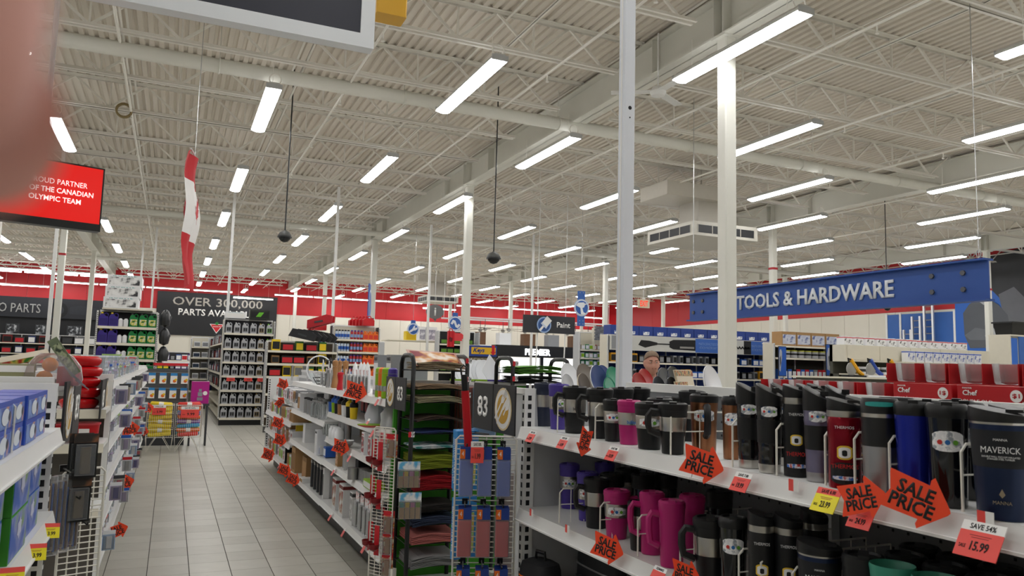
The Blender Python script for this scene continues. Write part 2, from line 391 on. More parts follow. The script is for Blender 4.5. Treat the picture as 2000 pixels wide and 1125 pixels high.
# mug gondola on the near side: front at X=1.40, back at X=1.96, far end at Y=3.07
GM = Unit('mug_gondola', 'white shelving unit filled with travel mugs and tumblers', 'shelf', (1.40, 3.07, 0), -PI/2, 3.66, .56, 1.575, [1.22]*3,
          [(a, a+1.22, z, .56) for a in (0, 1.22, 2.44) for z in (1.41, 1.065, .62)] + [(a, a+1.22, .2, .56) for a in (0, 1.22, 2.44)], back=M('77797C', .6, var=.04), peg=True, ends=(1, 1), end_d=.03)
# its other side, with plates and glassware on top
GB = Unit('glassware_gondola', 'white shelving unit behind the mugs carrying plates and boxed glasses', 'shelf', (2.58, -.59, 0), PI/2, 5.24, .53, 1.5, [1.31]*4,
          [(a*1.31, a*1.31+1.31, z, .5) for a in range(4) for z in (1.5, 1.1, .2)], backH=1.5, ends=(1, 1))

# ------------------------------------------------------------------ travel mugs
STEELM = M('C2BFB9', .28, 1., var=.05, scale=20); COPPER = M('9A6A4C', .3, 1., var=.05, scale=20); PURPLE = M('4B3A93', .4, var=.05); MAG = M('B3206E', .4, var=.05); NAVY = M('232A3E', .45, var=.05)
BLK = M('141517', .42, var=.06); BLKG = M('0E0F11', .12, var=0, coat=.5); REDM = M('8E0E24', .22, .6, var=.03); BLUEM = M('1F2C9C', .2, .5, var=.03); LAV = M('77728C', .3, .6, var=.04); NAVB = M('1E2B49', .3, .5, var=.08, scale=3); SILV = M('A9A9AB', .35, .9, var=.03); GREENC = M('3B8E78', .35, var=.05)
STICK = blotch('E8E8EA', 'FFFFFF', '9AA0A8', 70, .4)
def disc_sticker(r, z, hw, hh, mat, name, par, depth=.0012, tall=0):    # curved label hugging radius r at height z, facing local -y
    n = 8; m = MB(); a = hw/r
    vs_ = []
    for i in range(n+1):
        g = -PI/2-a+2*a*i/n; k = hh*(1-(abs(i-n/2)/(n/2))**3*.35)
        vs_ += [((r+depth)*math.cos(g), (r+depth)*math.sin(g), z-k), ((r+depth)*math.cos(g), (r+depth)*math.sin(g), z+k)]
    return m.add(vs_, [(2*i, 2*i+2, 2*i+3, 2*i+1) for i in range(n)]).obj(name, mat, par)
def dots(st, r, z, rr, h):
    for i, c in enumerate(('C8342C', '2A6FB5', '6AA838')):
        g = -PI/2+(-.38+.38*i)*.95; m = MB().lathe([(.001, 0), (rr*.13, 0), (rr*.13, .0006), (.001, .0006)], 10, Matrix.Translation(((r+.0014)*math.cos(g), (r+.0014)*math.sin(g), z)) @ Matrix.Rotation(g+PI/2, 4, 'Z') @ Matrix.Rotation(PI/2, 4, 'X')); m.obj('icon_dot', M(c, .5, var=0), st)
def lid_bubba(t, r, z, mat, h=.035):
    l = MB().lathe([(r, z), (r*1.04, z+h*.3), (r*1.03, z+h*.8), (r*.9, z+h), (r*.8, z+h), (r*.76, z+h*.8), (.002, z+h*.75)], 22).obj('lid', mat, t, smooth=True)
    MB().box(-r*.25, r*.25, -r*.95, r*.3, z+h*.8, z+h*1.15).obj('sip_tab', mat, l); return l
def lid_slant(t, r, z, mat, h=.05):
    n = 22; vs_ = []
    for k, (f, zz) in enumerate(((1, 0), (1.03, .25), (1.0, 1.0), (.88, 1.02))):
        for j in range(n):
            g = 2*PI*j/n; top = zz*h*(.72+.28*math.cos(g-PI*.9)) if zz > .5 else zz*h
            vs_.append((r*f*math.cos(g), r*f*math.sin(g), z+top))
    m = MB().add(vs_, [(i*n+j, i*n+(j+1)%n, (i+1)*n+(j+1)%n, (i+1)*n+j) for i in range(3) for j in range(n)]+[tuple(range(3*n, 4*n))])
    l = m.obj('lid', mat, t, smooth=True); MB().box(r*.2, r*.75, -r*.25, r*.25, z+h*.6, z+h*.82).obj('sip_tab', mat, l); return l
def handle(t, r, z0, z1, mat, out=.045, ang=-PI, th=.011):
    pts = [(r*.9, z1), (r+out*.7, z1+.004), (r+out, z1-.012), (r+out*1.02, (z0+z1)/2), (r+out*.85, z0+.012), (r*.95, z0)]
    c, s_ = math.cos(ang), math.sin(ang)
    return MB().tube([(a*c, a*s_, z) for a, z in pts], th, 7).obj('handle', mat, t, smooth=True)
def mug(kind, *a):
    def b():
        t = thing('travel_mug', 'x', 'mug')
        if kind == 'bubba':                      # base, lid, handled, height, radius, sticker, metal
            base, lid, hd, h, r, st, met = a
            MB().lathe([(r*.78, 0), (r*.8, .004), (r*.92, h*.44)], 22).obj('base', base, t, smooth=True)
            MB().lathe([(r*.92, h*.44), (r*.95, h*.445), (r*1.0, h*.70), (r*.98, h*.72)], 22).obj('steel_band', met, t, smooth=True)
            MB().lathe([(r, h*.72), (r*1.04, h*.74), (r*1.05, h*.86)], 22).obj('collar', lid, t, smooth=True)
            lid_bubba(t, r*1.05, h*.86, lid, h*.14)
            if hd is not None: handle(t, r, h*.36, h*.80, lid, .035, hd)
            if st: dots(disc_sticker(r*.98, h*.58, r*.75, h*.085, STICK, 'sticker', t), r*.98, h*.57, r, h)
        elif kind == 'plain':                    # body mat, lid mat, handle angle, h, r, sticker
            body, lid, hd, h, r, st = a
            MB().lathe([(r*.82, 0), (r*.85, .004), (r*.92, h*.55), (r, h*.86)], 22).obj('body', body, t, smooth=True)
            lid_bubba(t, r*1.0, h*.86, lid, h*.14)
            if hd is not None: handle(t, r, h*.3, h*.78, lid, .03, hd)
            if st: dots(disc_sticker(r*.97, h*.64, r*.75, h*.1, STICK, 'sticker', t), r*.97, h*.63, r, h)
        elif kind == 'tumbler':                  # bottom metal, gloss, grip, lid, h, r, sticker
            bot, gl, grip, lid, h, r, st = a
            MB().lathe([(r*.78, 0), (r*.8, .003), (r*.82, h*.1)], 22).obj('steel_foot', bot, t, smooth=True)
            MB().lathe([(r*.83, h*.1), (r*.86, h*.22), (r*.83, h*.235), (r*.87, h*.34)], 22).obj('lower_body', gl, t, smooth=True)
            MB().lathe([(r*.88, h*.34), (r*.93, h*.6)], 22).obj('grip', grip, t, smooth=True)
            MB().lathe([(r*.91, h*.6), (r*.97, h*.66), (r*.93, h*.68), (r*.98, h*.76)], 22).obj('upper_body', gl, t, smooth=True)
            lid_slant(t, r, h*.76, lid, h*.26)
            if st: dots(disc_sticker(r*.98, h*.7, r*.6, h*.06, STICK, 'sticker', t), r*.98, h*.7, r*.75, h*.7)
        elif kind == 'thermos':                  # body, lid, h, r
            body, lid, h, r = a
            MB().lathe([(r*.93, 0), (r*.95, .004), (r*.95, h*.55), (r*.98, h*.56), (r*.98, h*.76), (r*.94, h*.79)], 22).obj('body', body, t, smooth=True)
            MB().lathe([(r*.97, h*.79), (r*1.0, h*.8), (r*1.0, h*.86)], 22).obj('steel_collar', STEELM, t, smooth=True)
            lid_slant(t, r*.98, h*.86, lid, h*.15)
            lb = disc_sticker(r*.955, h*.17, r*.9, h*.12, BLK, 'label_band', t)
            text('THERMOS', M('D22A2A', .5, var=0), lb, (0, -r*.955-.003, h*.25), h*.045, r*1.5, name='lettering', depth=.0006)
            text('THERMOS', M('E8E8E8', .5, var=0), lb, (0, -r*1.0-.003, h*.68), h*.03, r*1.1, name='lettering', depth=.0006)
            q = disc_sticker(r*.955, h*.4, r*.42, r*.42, M('E8C23A', .5, var=0), 'round_seal', t, .0018); disc_sticker(r*.955, h*.4, r*.32, r*.32, M('F2F2F2', .5, var=0), 'seal_face', q, .0028); disc_sticker(r*.955, h*.395, r*.13, r*.18, BLK, 'seal_mark', q, .0036)
            disc_sticker(r*.955, h*.12, r*.7, h*.022, blotch('3C6FC0', 'E4E4EA', 'B52C2C', 90), 'icon_strip', lb, .003)
        elif kind == 'arrow':                    # silver base, black body, arrows on the lid
            h, r = a
            MB().lathe([(r*.92, 0), (r*.94, .004), (r*.97, h*.5)], 22).obj('silver_base', SILV, t, smooth=True)
            MB().lathe([(r*.99, h*.5), (r*1.0, h*.8)], 22).obj('black_body', BLK, t, smooth=True)
            MB().lathe([(r*1.0, h*.8), (r*1.0, h*.84)], 22).obj('steel_ring', STEELM, t, smooth=True)
            l = MB().lathe([(r*1.02, h*.84), (r*1.03, h*.97), (r*.95, h), (.001, h)], 22).obj('lid', BLK, t, smooth=True)
            ar = disc_sticker(r*1.03, h*.94, r*.8, h*.025, M('2E9C97', .5, var=0), 'arrow_sticker', l)
        elif kind == 'maverick':
            h, r = a
            MB().lathe([(r*.78, 0), (r*.8, .004), (r*.82, h*.05), (r*.84, h*.06), (r*1.0, h*.84)], 26).obj('body', NAVB, t, smooth=True)
            MB().lathe([(r*1.0, h*.84), (r*1.02, h*.86)], 26).obj('steel_rim', STEELM, t, smooth=True)
            lid_slant(t, r*1.02, h*.86, BLK, h*.14)
            sl = MB().lathe([(r*.925, h*.46), (r*.995, h*.79)], 26).obj('paper_sleeve', M('14171C', .6, var=.03), t, smooth=True)
            wt = M('E6E6E6', .5, var=0)
            text('MAVERICK', wt, sl, (0, -r*.985, h*.62), h*.055, r*1.25, rot=(PI/2-.05, 0, 0), depth=.002)
            text('MANNA', wt, sl, (0, -r*1.0, h*.71), h*.02, r*.45, depth=.002)
            text('DOUBLE WALL VACUUM INSULATED\nSTAINLESS STEEL TUMBLER', wt, sl, (0, -r*.965, h*.55), h*.035, r*1.2, depth=.002)
            text('MANNA', M('9C8F7A', .4, .5, var=0), t, (0, -r*.88, h*.16), h*.03, r*.6, depth=.002)
            MB().add([(0, -r*.885, h*.2), (r*.1, -r*.89, h*.23), (0, -r*.895, h*.28), (-r*.1, -r*.89, h*.23)], [(0,1,2,3)]).obj('drop_mark', M('9C8F7A', .4, .5, var=0), t)
        elif kind == 'cup':
            mat, h, r = a
            MB().lathe([(r*.7, 0), (r*.74, .004), (r*1.0, h*.9), (r*1.05, h*.97), (r*1.02, h), (r*.95, h*.97), (r*.9, h*.8), (.002, h*.3)], 24).obj('cup_body', mat, t, smooth=True)
        return t
    return Proto(b)
HL = -PI*.98        # handle direction, local
K = dict(
 navy=mug('bubba', NAVY, NAVY, -PI*.95, .19, .043, 0, STEELM), purple=mug('bubba', PURPLE, PURPLE, None, .19, .041, 1, STEELM), black=mug('bubba', BLK, BLK, -PI*.95, .186, .047, 0, STEELM),
 short=mug('bubba', BLK, BLK, None, .15, .036, 1, STEELM), pink=mug('bubba', MAG, MAG, None, .152, .039, 0, STEELM), shortb=mug('bubba', BLK, BLK, None, .152, .046, 1, STEELM), shorth=mug('bubba', BLK, BLK, -PI*.95, .158, .043, 0, STEELM),
 copper=mug('plain', COPPER, BLK, -PI/2+.15, .186, .044, 1), copslim=mug('plain', COPPER, BLK, None, .186, .03, 1), tum=mug('tumbler', STEELM, BLKG, BLK, BLK, .227, .034, 1), lav=mug('tumbler', SILV, LAV, BLK, BLK, .224, .034, 1),
 thb=mug('thermos', BLK, BLK, .23, .033), thr=mug('thermos', REDM, BLK, .205, .038), arrow=mug('arrow', .21, .038), blue=mug('plain', BLUEM, BLK, None, .206, .037, 0), bbb=mug('plain', BLKG, BLK, None, .206, .039, 1), mav=mug('maverick', .208, .05),
 magh=mug('plain', MAG, MAG, -PI*.95, .2, .041, 0), maghb=mug('bubba', MAG, MAG, 0.1, .17, .045, 1, STEELM), steelshort=mug('bubba', BLK, BLK, None, .16, .04, 0, STEELM), flip=mug('thermos', BLK, BLK, .24, .036), green=mug('cup', GREENC, .2, .045), dark=mug('bubba', BLKG, BLK, None, .2, .043, 0, M('45474B', .25, .9, var=.03)))
NM = dict(navy='navy travel mug with steel band and handle', purple='purple travel mug with steel band', black='black mug with steel band and big handle', short='small black mug with steel band and sticker', pink='magenta mug with steel band', shortb='squat black mug with oval sticker on steel band', shorth='squat black mug with handle and steel band', copper='copper mug with black handle at the front', copslim='slim copper tumbler with sticker', tum='tall black tumbler with slanted lid and grip', lav='lavender grey tumbler with black grip', thb='black insulated bottle with steel collar and round seal', thr='red insulated bottle with steel collar', arrow='black and silver tumbler with teal arrow on lid', blue='glossy blue tumbler with black lid', bbb='glossy black tumbler with oval sticker', mav='dark blue tumbler in a printed paper sleeve', magh='plain magenta mug with long handle', maghb='magenta mug with steel band and side handle', steelshort='black and steel mug without handle', flip='black flip-lid flask with steel collar', green='mint green cup', dark='dark glossy mug with grey band')
_used = {}
def putmug(k, x, y, z, where, rz=None):
    if rz is None: rz = math.atan2(y, x)-PI/2      # sticker turned to the aisle
    lab = NM[k]+' '+where; i = _used.get(lab, 0); _used[lab] = i+1
    if i: lab = NM[k]+', %s, ' % nth(i)+where
    return K[k].put((x, y, z), rz, lab, 'travel mugs on the near shelves')
Z1, Z2 = 1.411, 1.066
for k, px, X, wh in [('navy', 1060, 1.53, 'beside the fork sign, top shelf'), ('purple', 1089, 1.52, 'on the top shelf'), ('black', 1121, 1.50, 'next to the purple one'), ('black', 1170, 1.49, 'before the first pink mug, top shelf'),
        ('short', 1197, 1.48, 'touching the magenta mug'), ('pink', 1228, 1.48, 'on the top shelf'), ('shortb', 1268, 1.465, 'on the top shelf'), ('shorth', 1314, 1.46, 'next to the copper mug'),
        ('copper', 1375, 1.58, 'on the top shelf'), ('copslim', 1430, 1.56, 'on the top shelf'), ('tum', 1463, 1.47, 'next to the slim copper one'), ('tum', 1503, 1.455, 'next to the black insulated bottle'), ('thb', 1556, 1.48, 'on the top shelf'), ('lav', 1598, 1.465, 'on the top shelf'),
        ('thr', 1650, 1.45, 'on the top shelf'), ('arrow', 1720, 1.45, 'on the top shelf'), ('blue', 1786, 1.46, 'on the top shelf'), ('bbb', 1852, 1.465, 'on the top shelf'), ('mav', 1955, 1.445, 'at the end of the top shelf')]:
    p = onX(px, 900, X); o_ = putmug(k, p.x, p.y, Z1, wh)
    if px in (1121, 1228): text('bubba', M('3A3A3C' if px == 1121 else '2A6FB5', .5, var=0), o_, (.008, -.0475 if px == 1121 else -.0400, .098 if px == 1121 else .078), .013, .03, depth=.001, bold=.02)
for k, px, X in [('black', 1212, 1.64), ('black', 1245, 1.76), ('shorth', 1288, 1.64), ('shortb', 1305, 1.8), ('black', 1352, 1.8), ('tum', 1530, 1.62), ('thb', 1580, 1.62), ('tum', 1640, 1.62), ('thb', 1600, 1.75), ('thr', 1685, 1.57), ('arrow', 1752, 1.57), ('blue', 1812, 1.57), ('bbb', 1885, 1.6), ('mav', 1990, 1.58), ('bbb', 1870, 1.73)]:
    p = onX(px, 850, X); putmug(k, p.x, p.y, Z1, 'in the top back row')
for k, px, X, wh in [('purple', 1110, 1.62, 'alone near the end of the second shelf'), ('purple', 1146, 1.565, 'beside another purple one, second shelf'), ('black', 1164, 1.53, 'on the second shelf'), ('maghb', 1204, 1.51, 'on the second shelf'), ('steelshort', 1250, 1.49, 'on the second shelf'),
        ('magh', 1273, 1.50, 'on the second shelf'), ('magh', 1312, 1.465, 'in front of its twin, second shelf'), ('black', 1388, 1.455, 'beside the magenta pair'), ('bbb', 1432, 1.455, 'on the second shelf'), ('flip', 1488, 1.455, 'on the second shelf'), ('flip', 1540, 1.50, 'behind the wire fence, second shelf'), ('mav', 1600, 1.455, 'on the second shelf'),
        ('dark', 1686, 1.47, 'next to the second sleeve tumbler')]:
    p = onX(px, 1050, X); putmug(k, p.x, p.y, Z2, wh)
for k, px, X in [('black', 1195, 1.66), ('purple', 1180, 1.8), ('black', 1225, 1.8), ('dark', 1255, 1.72), ('dark', 1300, 1.82), ('magh', 1352, 1.60), ('dark', 1405, 1.75), ('flip', 1590, 1.62)]:
    p = onX(px, 1000, X); putmug(k, p.x, p.y, Z2, 'in the second back row')
for i, (x, y) in enumerate([(1.57, 1.28), (1.57, 1.18), (1.57, 1.08), (1.57, .98), (1.68, 1.33), (1.68, 1.23), (1.68, 1.13), (1.68, 1.03)]): putmug('dark', x, y, Z2, 'behind the mint cups')
for i, (x, y) in enumerate([(1.455, 1.22), (1.455, 1.115), (1.455, 1.01), (1.455, .905), (1.57, .87)]):
    putmug('green', x, y, Z2, 'on the second shelf, %s from the flask' % nth(i))
# lettering on the big steel-band mug and the pink one
# wire dividers between the products
def build_div():
    t = thing('wire_divider', 'x', 'divider')
    MB().tube([(0, .03, 0), (0, .03, .115), (0, .045, .13), (0, .5, .13)], .003, 5).obj('outer_wire', WIRE, t)
    for y in (.08, .14, .2, .26, .32, .38, .44, .5): MB().rod((0, y, 0), (0, y, .13), .002, 4).obj('upright_wire', WIRE, t)
    MB().rod((0, .03, .07), (0, .5, .07), .002, 4).obj('cross_wire', WIRE, t)
    return t
DV = Proto(build_div)
for i, px in enumerate((1088, 1162, 1310, 1431, 1517, 1612, 1669, 1737, 1877)):
    p = onX(px, 880, 1.43); DV.put((1.40, p.y, Z1), -PI/2, 'white wire divider on the top mug shelf, %s from the fork sign' % nth(i), 'wire dividers between mugs')
for i, px in enumerate((1092, 1172, 1246, 1329, 1382, 1443, 1486, 1547, 1628, 1683)):
    p = onX(px, 1040, 1.43); DV.put((1.40, p.y, Z2), -PI/2, 'white wire divider on the second mug shelf, %s from the fork sign' % nth(i), 'wire dividers between mugs')

# ------------------------------------------------------------------ sale arrows and price cards
ORANGE = M('F4481E', .45, var=.02); TAGRED = M('F0524A', .4, var=.02); INK = M('1B1A1A', .6, var=0); TAGW = M('F0EFEC', .4, var=0); TAGY = M('F2E420', .4, var=0)
_arrow_me = None
def arrow_mesh():
    p = [(-1.0, -.62), (.22, -.56), (.20, -.72), (.28, -.84), (.95, -.10), (1.0, 0), (.95, .10), (.28, .84), (.20, .72), (.22, .56), (-1.0, .62), (-.98, .5), (-.8, 0), (-.98, -.5)]
    return MB().prism([(x*.5, y*.5) for x, y in p], -.006, .006).mesh('card')
def build_arrow():
    t = thing('sale_tag', 'x', 'sale tag')
    me = arrow_mesh(); me.materials.append(ORANGE); c = link('arrow_card', me, None, t, (0, 0, 0), (PI/2, 0, 0))
    text('SALE\nPRICE', INK, t, (-.04, -.008, .0), .46, .66, depth=.003, bold=.03, spacing=.8)
    return t
AR = Proto(build_arrow)
def sale(loc, size, rz, label, tilt=0., lean=0.):      # size: width in metres; tilt rolls the card in its own plane
    mtx = Matrix.Rotation(rz, 4, 'Z') @ Matrix.Rotation(lean, 4, 'X') @ Matrix.Rotation(tilt, 4, 'Y')
    o = AR.put(loc, 0, label, 'orange sale arrows', rot=mtx.to_euler()); o.scale = (size,)*3; return o
def price(loc, w_, h_, rz, lean, label, save, amount, body=None, roll=0., top=TAGW):
    t = thing('price_card', label, 'price tag', loc, 0, 'price cards on the shelf rails')
    t.rotation_euler = (Matrix.Rotation(rz, 4, 'Z') @ Matrix.Rotation(lean, 4, 'X') @ Matrix.Rotation(roll, 4, 'Y')).to_euler()
    MB().box(-w_/2, w_/2, -.0008, .0008, -h_, -h_*.27).obj('card', body or TAGRED, t)
    MB().box(-w_/2, w_/2, -.0008, .0008, -h_*.27, 0).obj('header_strip', top, t)
    if save: text(save, INK, t, (0, -.0012, -h_*.14), h_*.15, w_*.6, depth=.0004, bold=.01)
    if amount:
        text(amount, INK, t, (w_*.05, -.0012, -h_*.68), h_*.26, w_*.42, depth=.0004, bold=.02); text('SALE', INK, t, (-w_*.34, -.0012, -h_*.72), h_*.1, w_*.16, depth=.0004)
        MB().box(-w_*.25, w_*.25, -.0011, -.0009, -h_*.40, -h_*.38).box(-w_*.2, w_*.2, -.0011, -.0009, -h_*.46, -h_*.44).obj('small_print', M('A33A34', .6, var=0), t)
    return t
RM = -PI/2
for px, py, wd, sv, am, lab, bd, tp in [(1043, 842, .06, 'SAVE 4.00', '17.99', 'red price card under the navy mug', None, TAGW), (1105, 853, .06, 'SAVE 5.00', '14.99', 'red price card reading 14.99 under the purple mug', None, TAGW), (1202, 873, .06, 'SAVE 7.00', '10.99', 'red price card reading 10.99 under the pink mug', None, TAGW),
        (1455, 924, .062, 'SAVE 7.00', '19.99', 'red price card reading 19.99 under the tall black tumblers', None, TAGW), (1622, 955, .068, 'SAVE 6.00', '23.99', 'yellow price card reading 23.99 under the lavender tumbler', TAGY, TAGRED), (1690, 990, .06, '', '24.99', 'red price card reading 24.99 partly behind a sale arrow', None, TAGRED),
        (1925, 1022, .082, 'SAVE 54%', '15.99', 'large red price card reading 15.99 under the sleeve tumbler', None, TAGW)]:
    p = onX(px, py, 1.385); price(p, wd, wd*.85, RM, -.55, lab, sv, am, bd, 0, tp)
p = onX(1292, 1108, 1.385); price(p, .062, .05, RM, -.55, 'red clearance card on the second mug shelf rail', 'CLEARANCE', '', None)
for px, py, sz, rz, tl, lab in [(1372, 905, .125, RM+.5, .2, 'orange sale arrow under the copper mug'), (1684, 972, .105, RM+.2, -.3, 'orange sale arrow curled beside the yellow price card'), (1790, 975, .125, RM+.45, .32, 'largest orange sale arrow, under the blue tumbler'), (1187, 1070, .12, RM+.5, .18, 'orange sale arrow on the second mug shelf rail')]:
    p = onX(px, py, 1.36); sale(p, sz, rz, lab, tl, -.15)
p = onX(1142, 864, 1.35); sale(p, .1, .35, 'orange sale arrow seen edge-on under the top mug shelf', PI/2+.35)
p = onX(1340, 1122, 1.36); sale(p, .1, RM+.3, 'orange sale arrow cut off by the lower edge, beneath the magenta mugs', .1)
for i, (px, py) in enumerate([(1038, 1001), (1108, 1033), (1550, 948), (1925, 1014)]):
    X = 1.389; p = onX(px, py, X); q = thing('rail_label', 'small red and white rail label, %s on the mug shelf rails' % nth(i), 'label', p, RM)
    MB().box(-.016, .0, -.0006, .0006, -.014, .014).obj('red_half', TAGRED, q); MB().box(0, .016, -.0006, .0006, -.014, .014).obj('white_half', TAGW, q)
# ================================================================== generic goods
CARD = M('B08A5E', .8, var=.08, scale=6); CARDD = M('8F6C45', .8, var=.08, scale=6); BOXW = M('E4E4E4', .5, var=.03); BOXG = M('8E9094', .5, var=.05); REDP = M('C8202C', .4, var=.03); GLASS = film('F4F8F8', .05, .05); CLEAR = film('F2F4F6', .08, .15); PLW = M('EDEEF0', .4, var=.02); YEL = M('E8C820', .4, var=.03); DGREY = M('3A3C40', .5, var=.05)
STS = M('B4B4B4', .3, .9, var=.05); WOOD = M('A9794B', .5, var=.15, scale=14); DWOOD = M('6A4A32', .6, var=.15, scale=10); ORG = M('E8701E', .45, var=.03); GRN = M('8CB71E', .45, var=.04); TEAL = M('2C9A98', .6, var=.05); BLUEB = M('2B5FB8', .45, var=.04)
def carton(w_, d, h, body, face=None, stripe=None, name='carton', cat='box', words=None, ink=None, flap=True):
    def b():
        t = thing(name, 'x', cat)
        MB().cbox(-w_/2, w_/2, 0, d, 0, h, .002).obj('box_body', body, t)
        if face: MB().box(-w_*.44, w_*.44, -.0015, 0, h*.12, h*.8).obj('printed_face', face, t)
        if stripe: MB().box(-w_/2-.0008, w_/2+.0008, -.002, d*.98, h*.86, h*.96).obj('colour_stripe', stripe, t)
        if flap: MB().box(-w_/2+.001, w_/2-.001, d*.49, d*.51, h, h+.0012).obj('top_seam', M('C9C4B8', .5, var=0), t)
        if words: text(words, ink or INK, t, (0, -.0022, h*.9 if not stripe else h*.5), h*.08, w_*.7, depth=.0006)
        return t
    return Proto(b)
def turned(parts, name, cat, n=18):                      # lathed goods: [(part, material, profile)]
    def b():
        t = thing(name, 'x', cat)
        for pn, mt, pr in parts: MB().lathe(pr, n).obj(pn, mt, t, smooth=True)
        return t
    return Proto(b)
def hang_card(w_, h, body, head, item, name='blister_card', cat='package', d=.02):
    def b():
        t = thing(name, 'x', cat)
        MB().box(-w_/2, w_/2, 0, .002, 0, h).obj('backing_card', body, t)
        MB().box(-w_/2, w_/2, -.001, .0, h*.8, h).obj('header', head, t)
        MB().box(-w_*.4, w_*.4, -d, 0, h*.06, h*.76).obj('blister', CLEAR, t)
        MB().cbox(-w_*.22, w_*.22, -d*.8, -.001, h*.1, h*.7, .004).obj('tool', item, t)
        return t
    return Proto(b)
class Row:                                               # puts goods on one unit and words their labels
    def __init__(s, unit, z, where, group): s.u = unit; s.z = z+.001; s.w = where; s.g = group; s.n = {}
    def px(s, proto, x, desc, y=.03, py=None, rz=0):     # x: photo column of the item's centre, at depth y behind the shelf edge
        u = s.u; P0 = u.P(0, y, s.z); ax = Vector((math.cos(u.rz), math.sin(u.rz), 0)); nn = Vector((-ax.y, ax.x, 0))
        p = onP(x, 760, P0, nn); loc = Vector((p.x, p.y, s.z)); return s._put(proto, loc, desc, rz)
    def at(s, proto, x, y, desc, rz=0, dz=0): p = s.u.P(x, y, s.z+dz); return s._put(proto, p, desc, rz)
    def _put(s, proto, loc, desc, rz):
        k = s.n.get(desc, 0); s.n[desc] = k+1
        lab = '%s, %s%s' % (desc, (nth(k)+' along, ') if k else '', s.w)
        return proto.put(loc, s.u.rz+rz, lab, s.g)
# ------------------------------------------------------------------ fork-and-plate aisle signs
GOLD = M('C79A2B', .5, var=.03); SIGNB = M('2A2A2C', .5, var=.04)
def ell(m, cx, cz, rx, rz, y, n=26, hole=0):
    if hole:
        vs_ = [(cx+rx*k*math.cos(2*PI*i/n), y, cz+rz*k*math.sin(2*PI*i/n)) for k in (hole, 1) for i in range(n)]
        m.add(vs_, [(i, (i+1)%n, (i+1)%n+n, i+n) for i in range(n)])
    else: m.add([(cx+rx*math.cos(2*PI*i/n), y, cz+rz*math.sin(2*PI*i/n)) for i in range(n)], [tuple(range(n))])
    return m
def aisle_sign(loc, rz, label, fork_first=True, num='83', w_=.5, h=.22):
    t = thing('aisle_sign', label, 'sign', loc, rz, 'kitchen aisle signs')
    MB().box(0, w_, -.004, .004, 0, h).obj('board', SIGNB, t)
    MB().box(w_/2-.0015, w_/2+.0015, -.0055, -.004, 0, h).obj('fold_line', M('101012', .6, var=0), t)
    cx = w_*.25 if fork_first else w_*.75; cn = w_*.75 if fork_first else w_*.25
    ic = ell(MB(), cx, h/2, h*.44, h*.44, -.0055).obj('plate_disc', M('E4CFA0', .5, var=0), t)
    ell(MB(), cx, h/2, h*.40, h*.40, -.0065).obj('plate_rim', TAGW, ic); ell(MB(), cx, h/2, h*.30, h*.30, -.0075).obj('plate_well', GOLD, ic)
    def blade(pts, nm):
        ca, sa = math.cos(-.75), math.sin(-.75)
        m = MB(); q = [(cx+h*(x*ca-z*sa), h/2+h*(x*sa+z*ca)) for x, z in pts]; n_ = len(q)
        m.add([(x, -.0085, z) for x, z in q]+[(x, -.0078, z) for x, z in q], [tuple(range(n_))]+[(i, i+n_, (i+1)%n_+n_, (i+1)%n_) for i in range(n_)]); m.obj(nm, TAGW, ic)
    blade([(-.17,-.42),(-.12,-.42),(-.12,.05),(-.06,.12),(-.06,.42),(-.085,.42),(-.09,.2),(-.11,.2),(-.115,.42),(-.14,.42),(-.145,.2),(-.165,.2),(-.17,.42),(-.2,.42),(-.2,.12),(-.16,.05)], 'fork_shape')
    blade([(-.02,-.42),(.03,-.42),(.03,.0),(.06,.05),(.06,.42),(.0,.36),(-.03,.1)], 'knife_shape')
    blade([(.10,-.05),(.14,-.05),(.14,.1),(.2,.18),(.2,.3),(.14,.38),(.08,.36),(.04,.28),(.05,.18),(.1,.1),(.1,-.05)][::1], 'spoon_shape')
    text(num, TAGW, t, (cn, -.0045, h*.5), h*.45, w_*.26, depth=.002, bold=.02)
    return t
# note: local +x of a sign turned by -90 degrees runs towards the camera
aisle_sign((1.40, 3.60, 1.365), -PI/2, 'black aisle 83 sign with gold plate icon beside the mugs', False)
aisle_sign((1.44, 5.46, 1.355), -PI/2, 'black aisle 83 sign with plate icon in front of the placemat rack', True)
aisle_sign((-.33, 3.10, 1.355), PI/2, 'black aisle sign with plate icon beside the food-bag boxes', True)
aisle_sign((-.352, 5.0, 1.31), PI/2, 'black aisle 83 sign beside the stacked red bowls', False)

# ================================================================== kitchenware gondola (right of the aisle)
G3 = Unit('kitchenware_gondola', 'long white shelving unit of kitchen gadgets beside the aisle', 'shelf', (1.45, 13.0, 0), -PI/2, 7.5, .5, 1.40, [2.8, 2.3, 2.4],
          [(2.75, 5.1, 1.405, .5), (5.1, 7.5, 1.405, .5), (5.1, 7.5, 1.17, .47), (5.1, 7.5, .925, .48), (5.1, 7.5, .70, .5), (5.1, 7.5, .30, .5), (2.8, 5.1, 1.065, .5), (2.8, 5.1, .69, .5), (2.8, 5.1, .29, .5),
           (0, 2.8, 1.10, .4), (0, 2.8, .87, .5), (0, 2.8, .59, .5), (0, 2.8, .30, .5)], base=.2, kick_in=.17, ends=(1, 0), endmat=WHITE, end_d=.02, backH=1.40, back=M('9A9B9D', .6, var=.03))
MB().box(2.75, 7.5, .46, .5, 1.4, 1.42).obj('top_cap', WHITE, G3.root)
GP = Unit('tableware_gondola', 'white shelving unit with plates along its top, behind the kitchenware', 'shelf', (2.56, 5.6, 0), PI/2, 7.4, .55, 1.49, [2.4, 2.5, 2.5], [(a, a+2.46, z, .52) for a in (0, 2.46, 4.92) for z in (1.49, 1.1, .7, .2)], backH=1.49, ends=(0, 1))
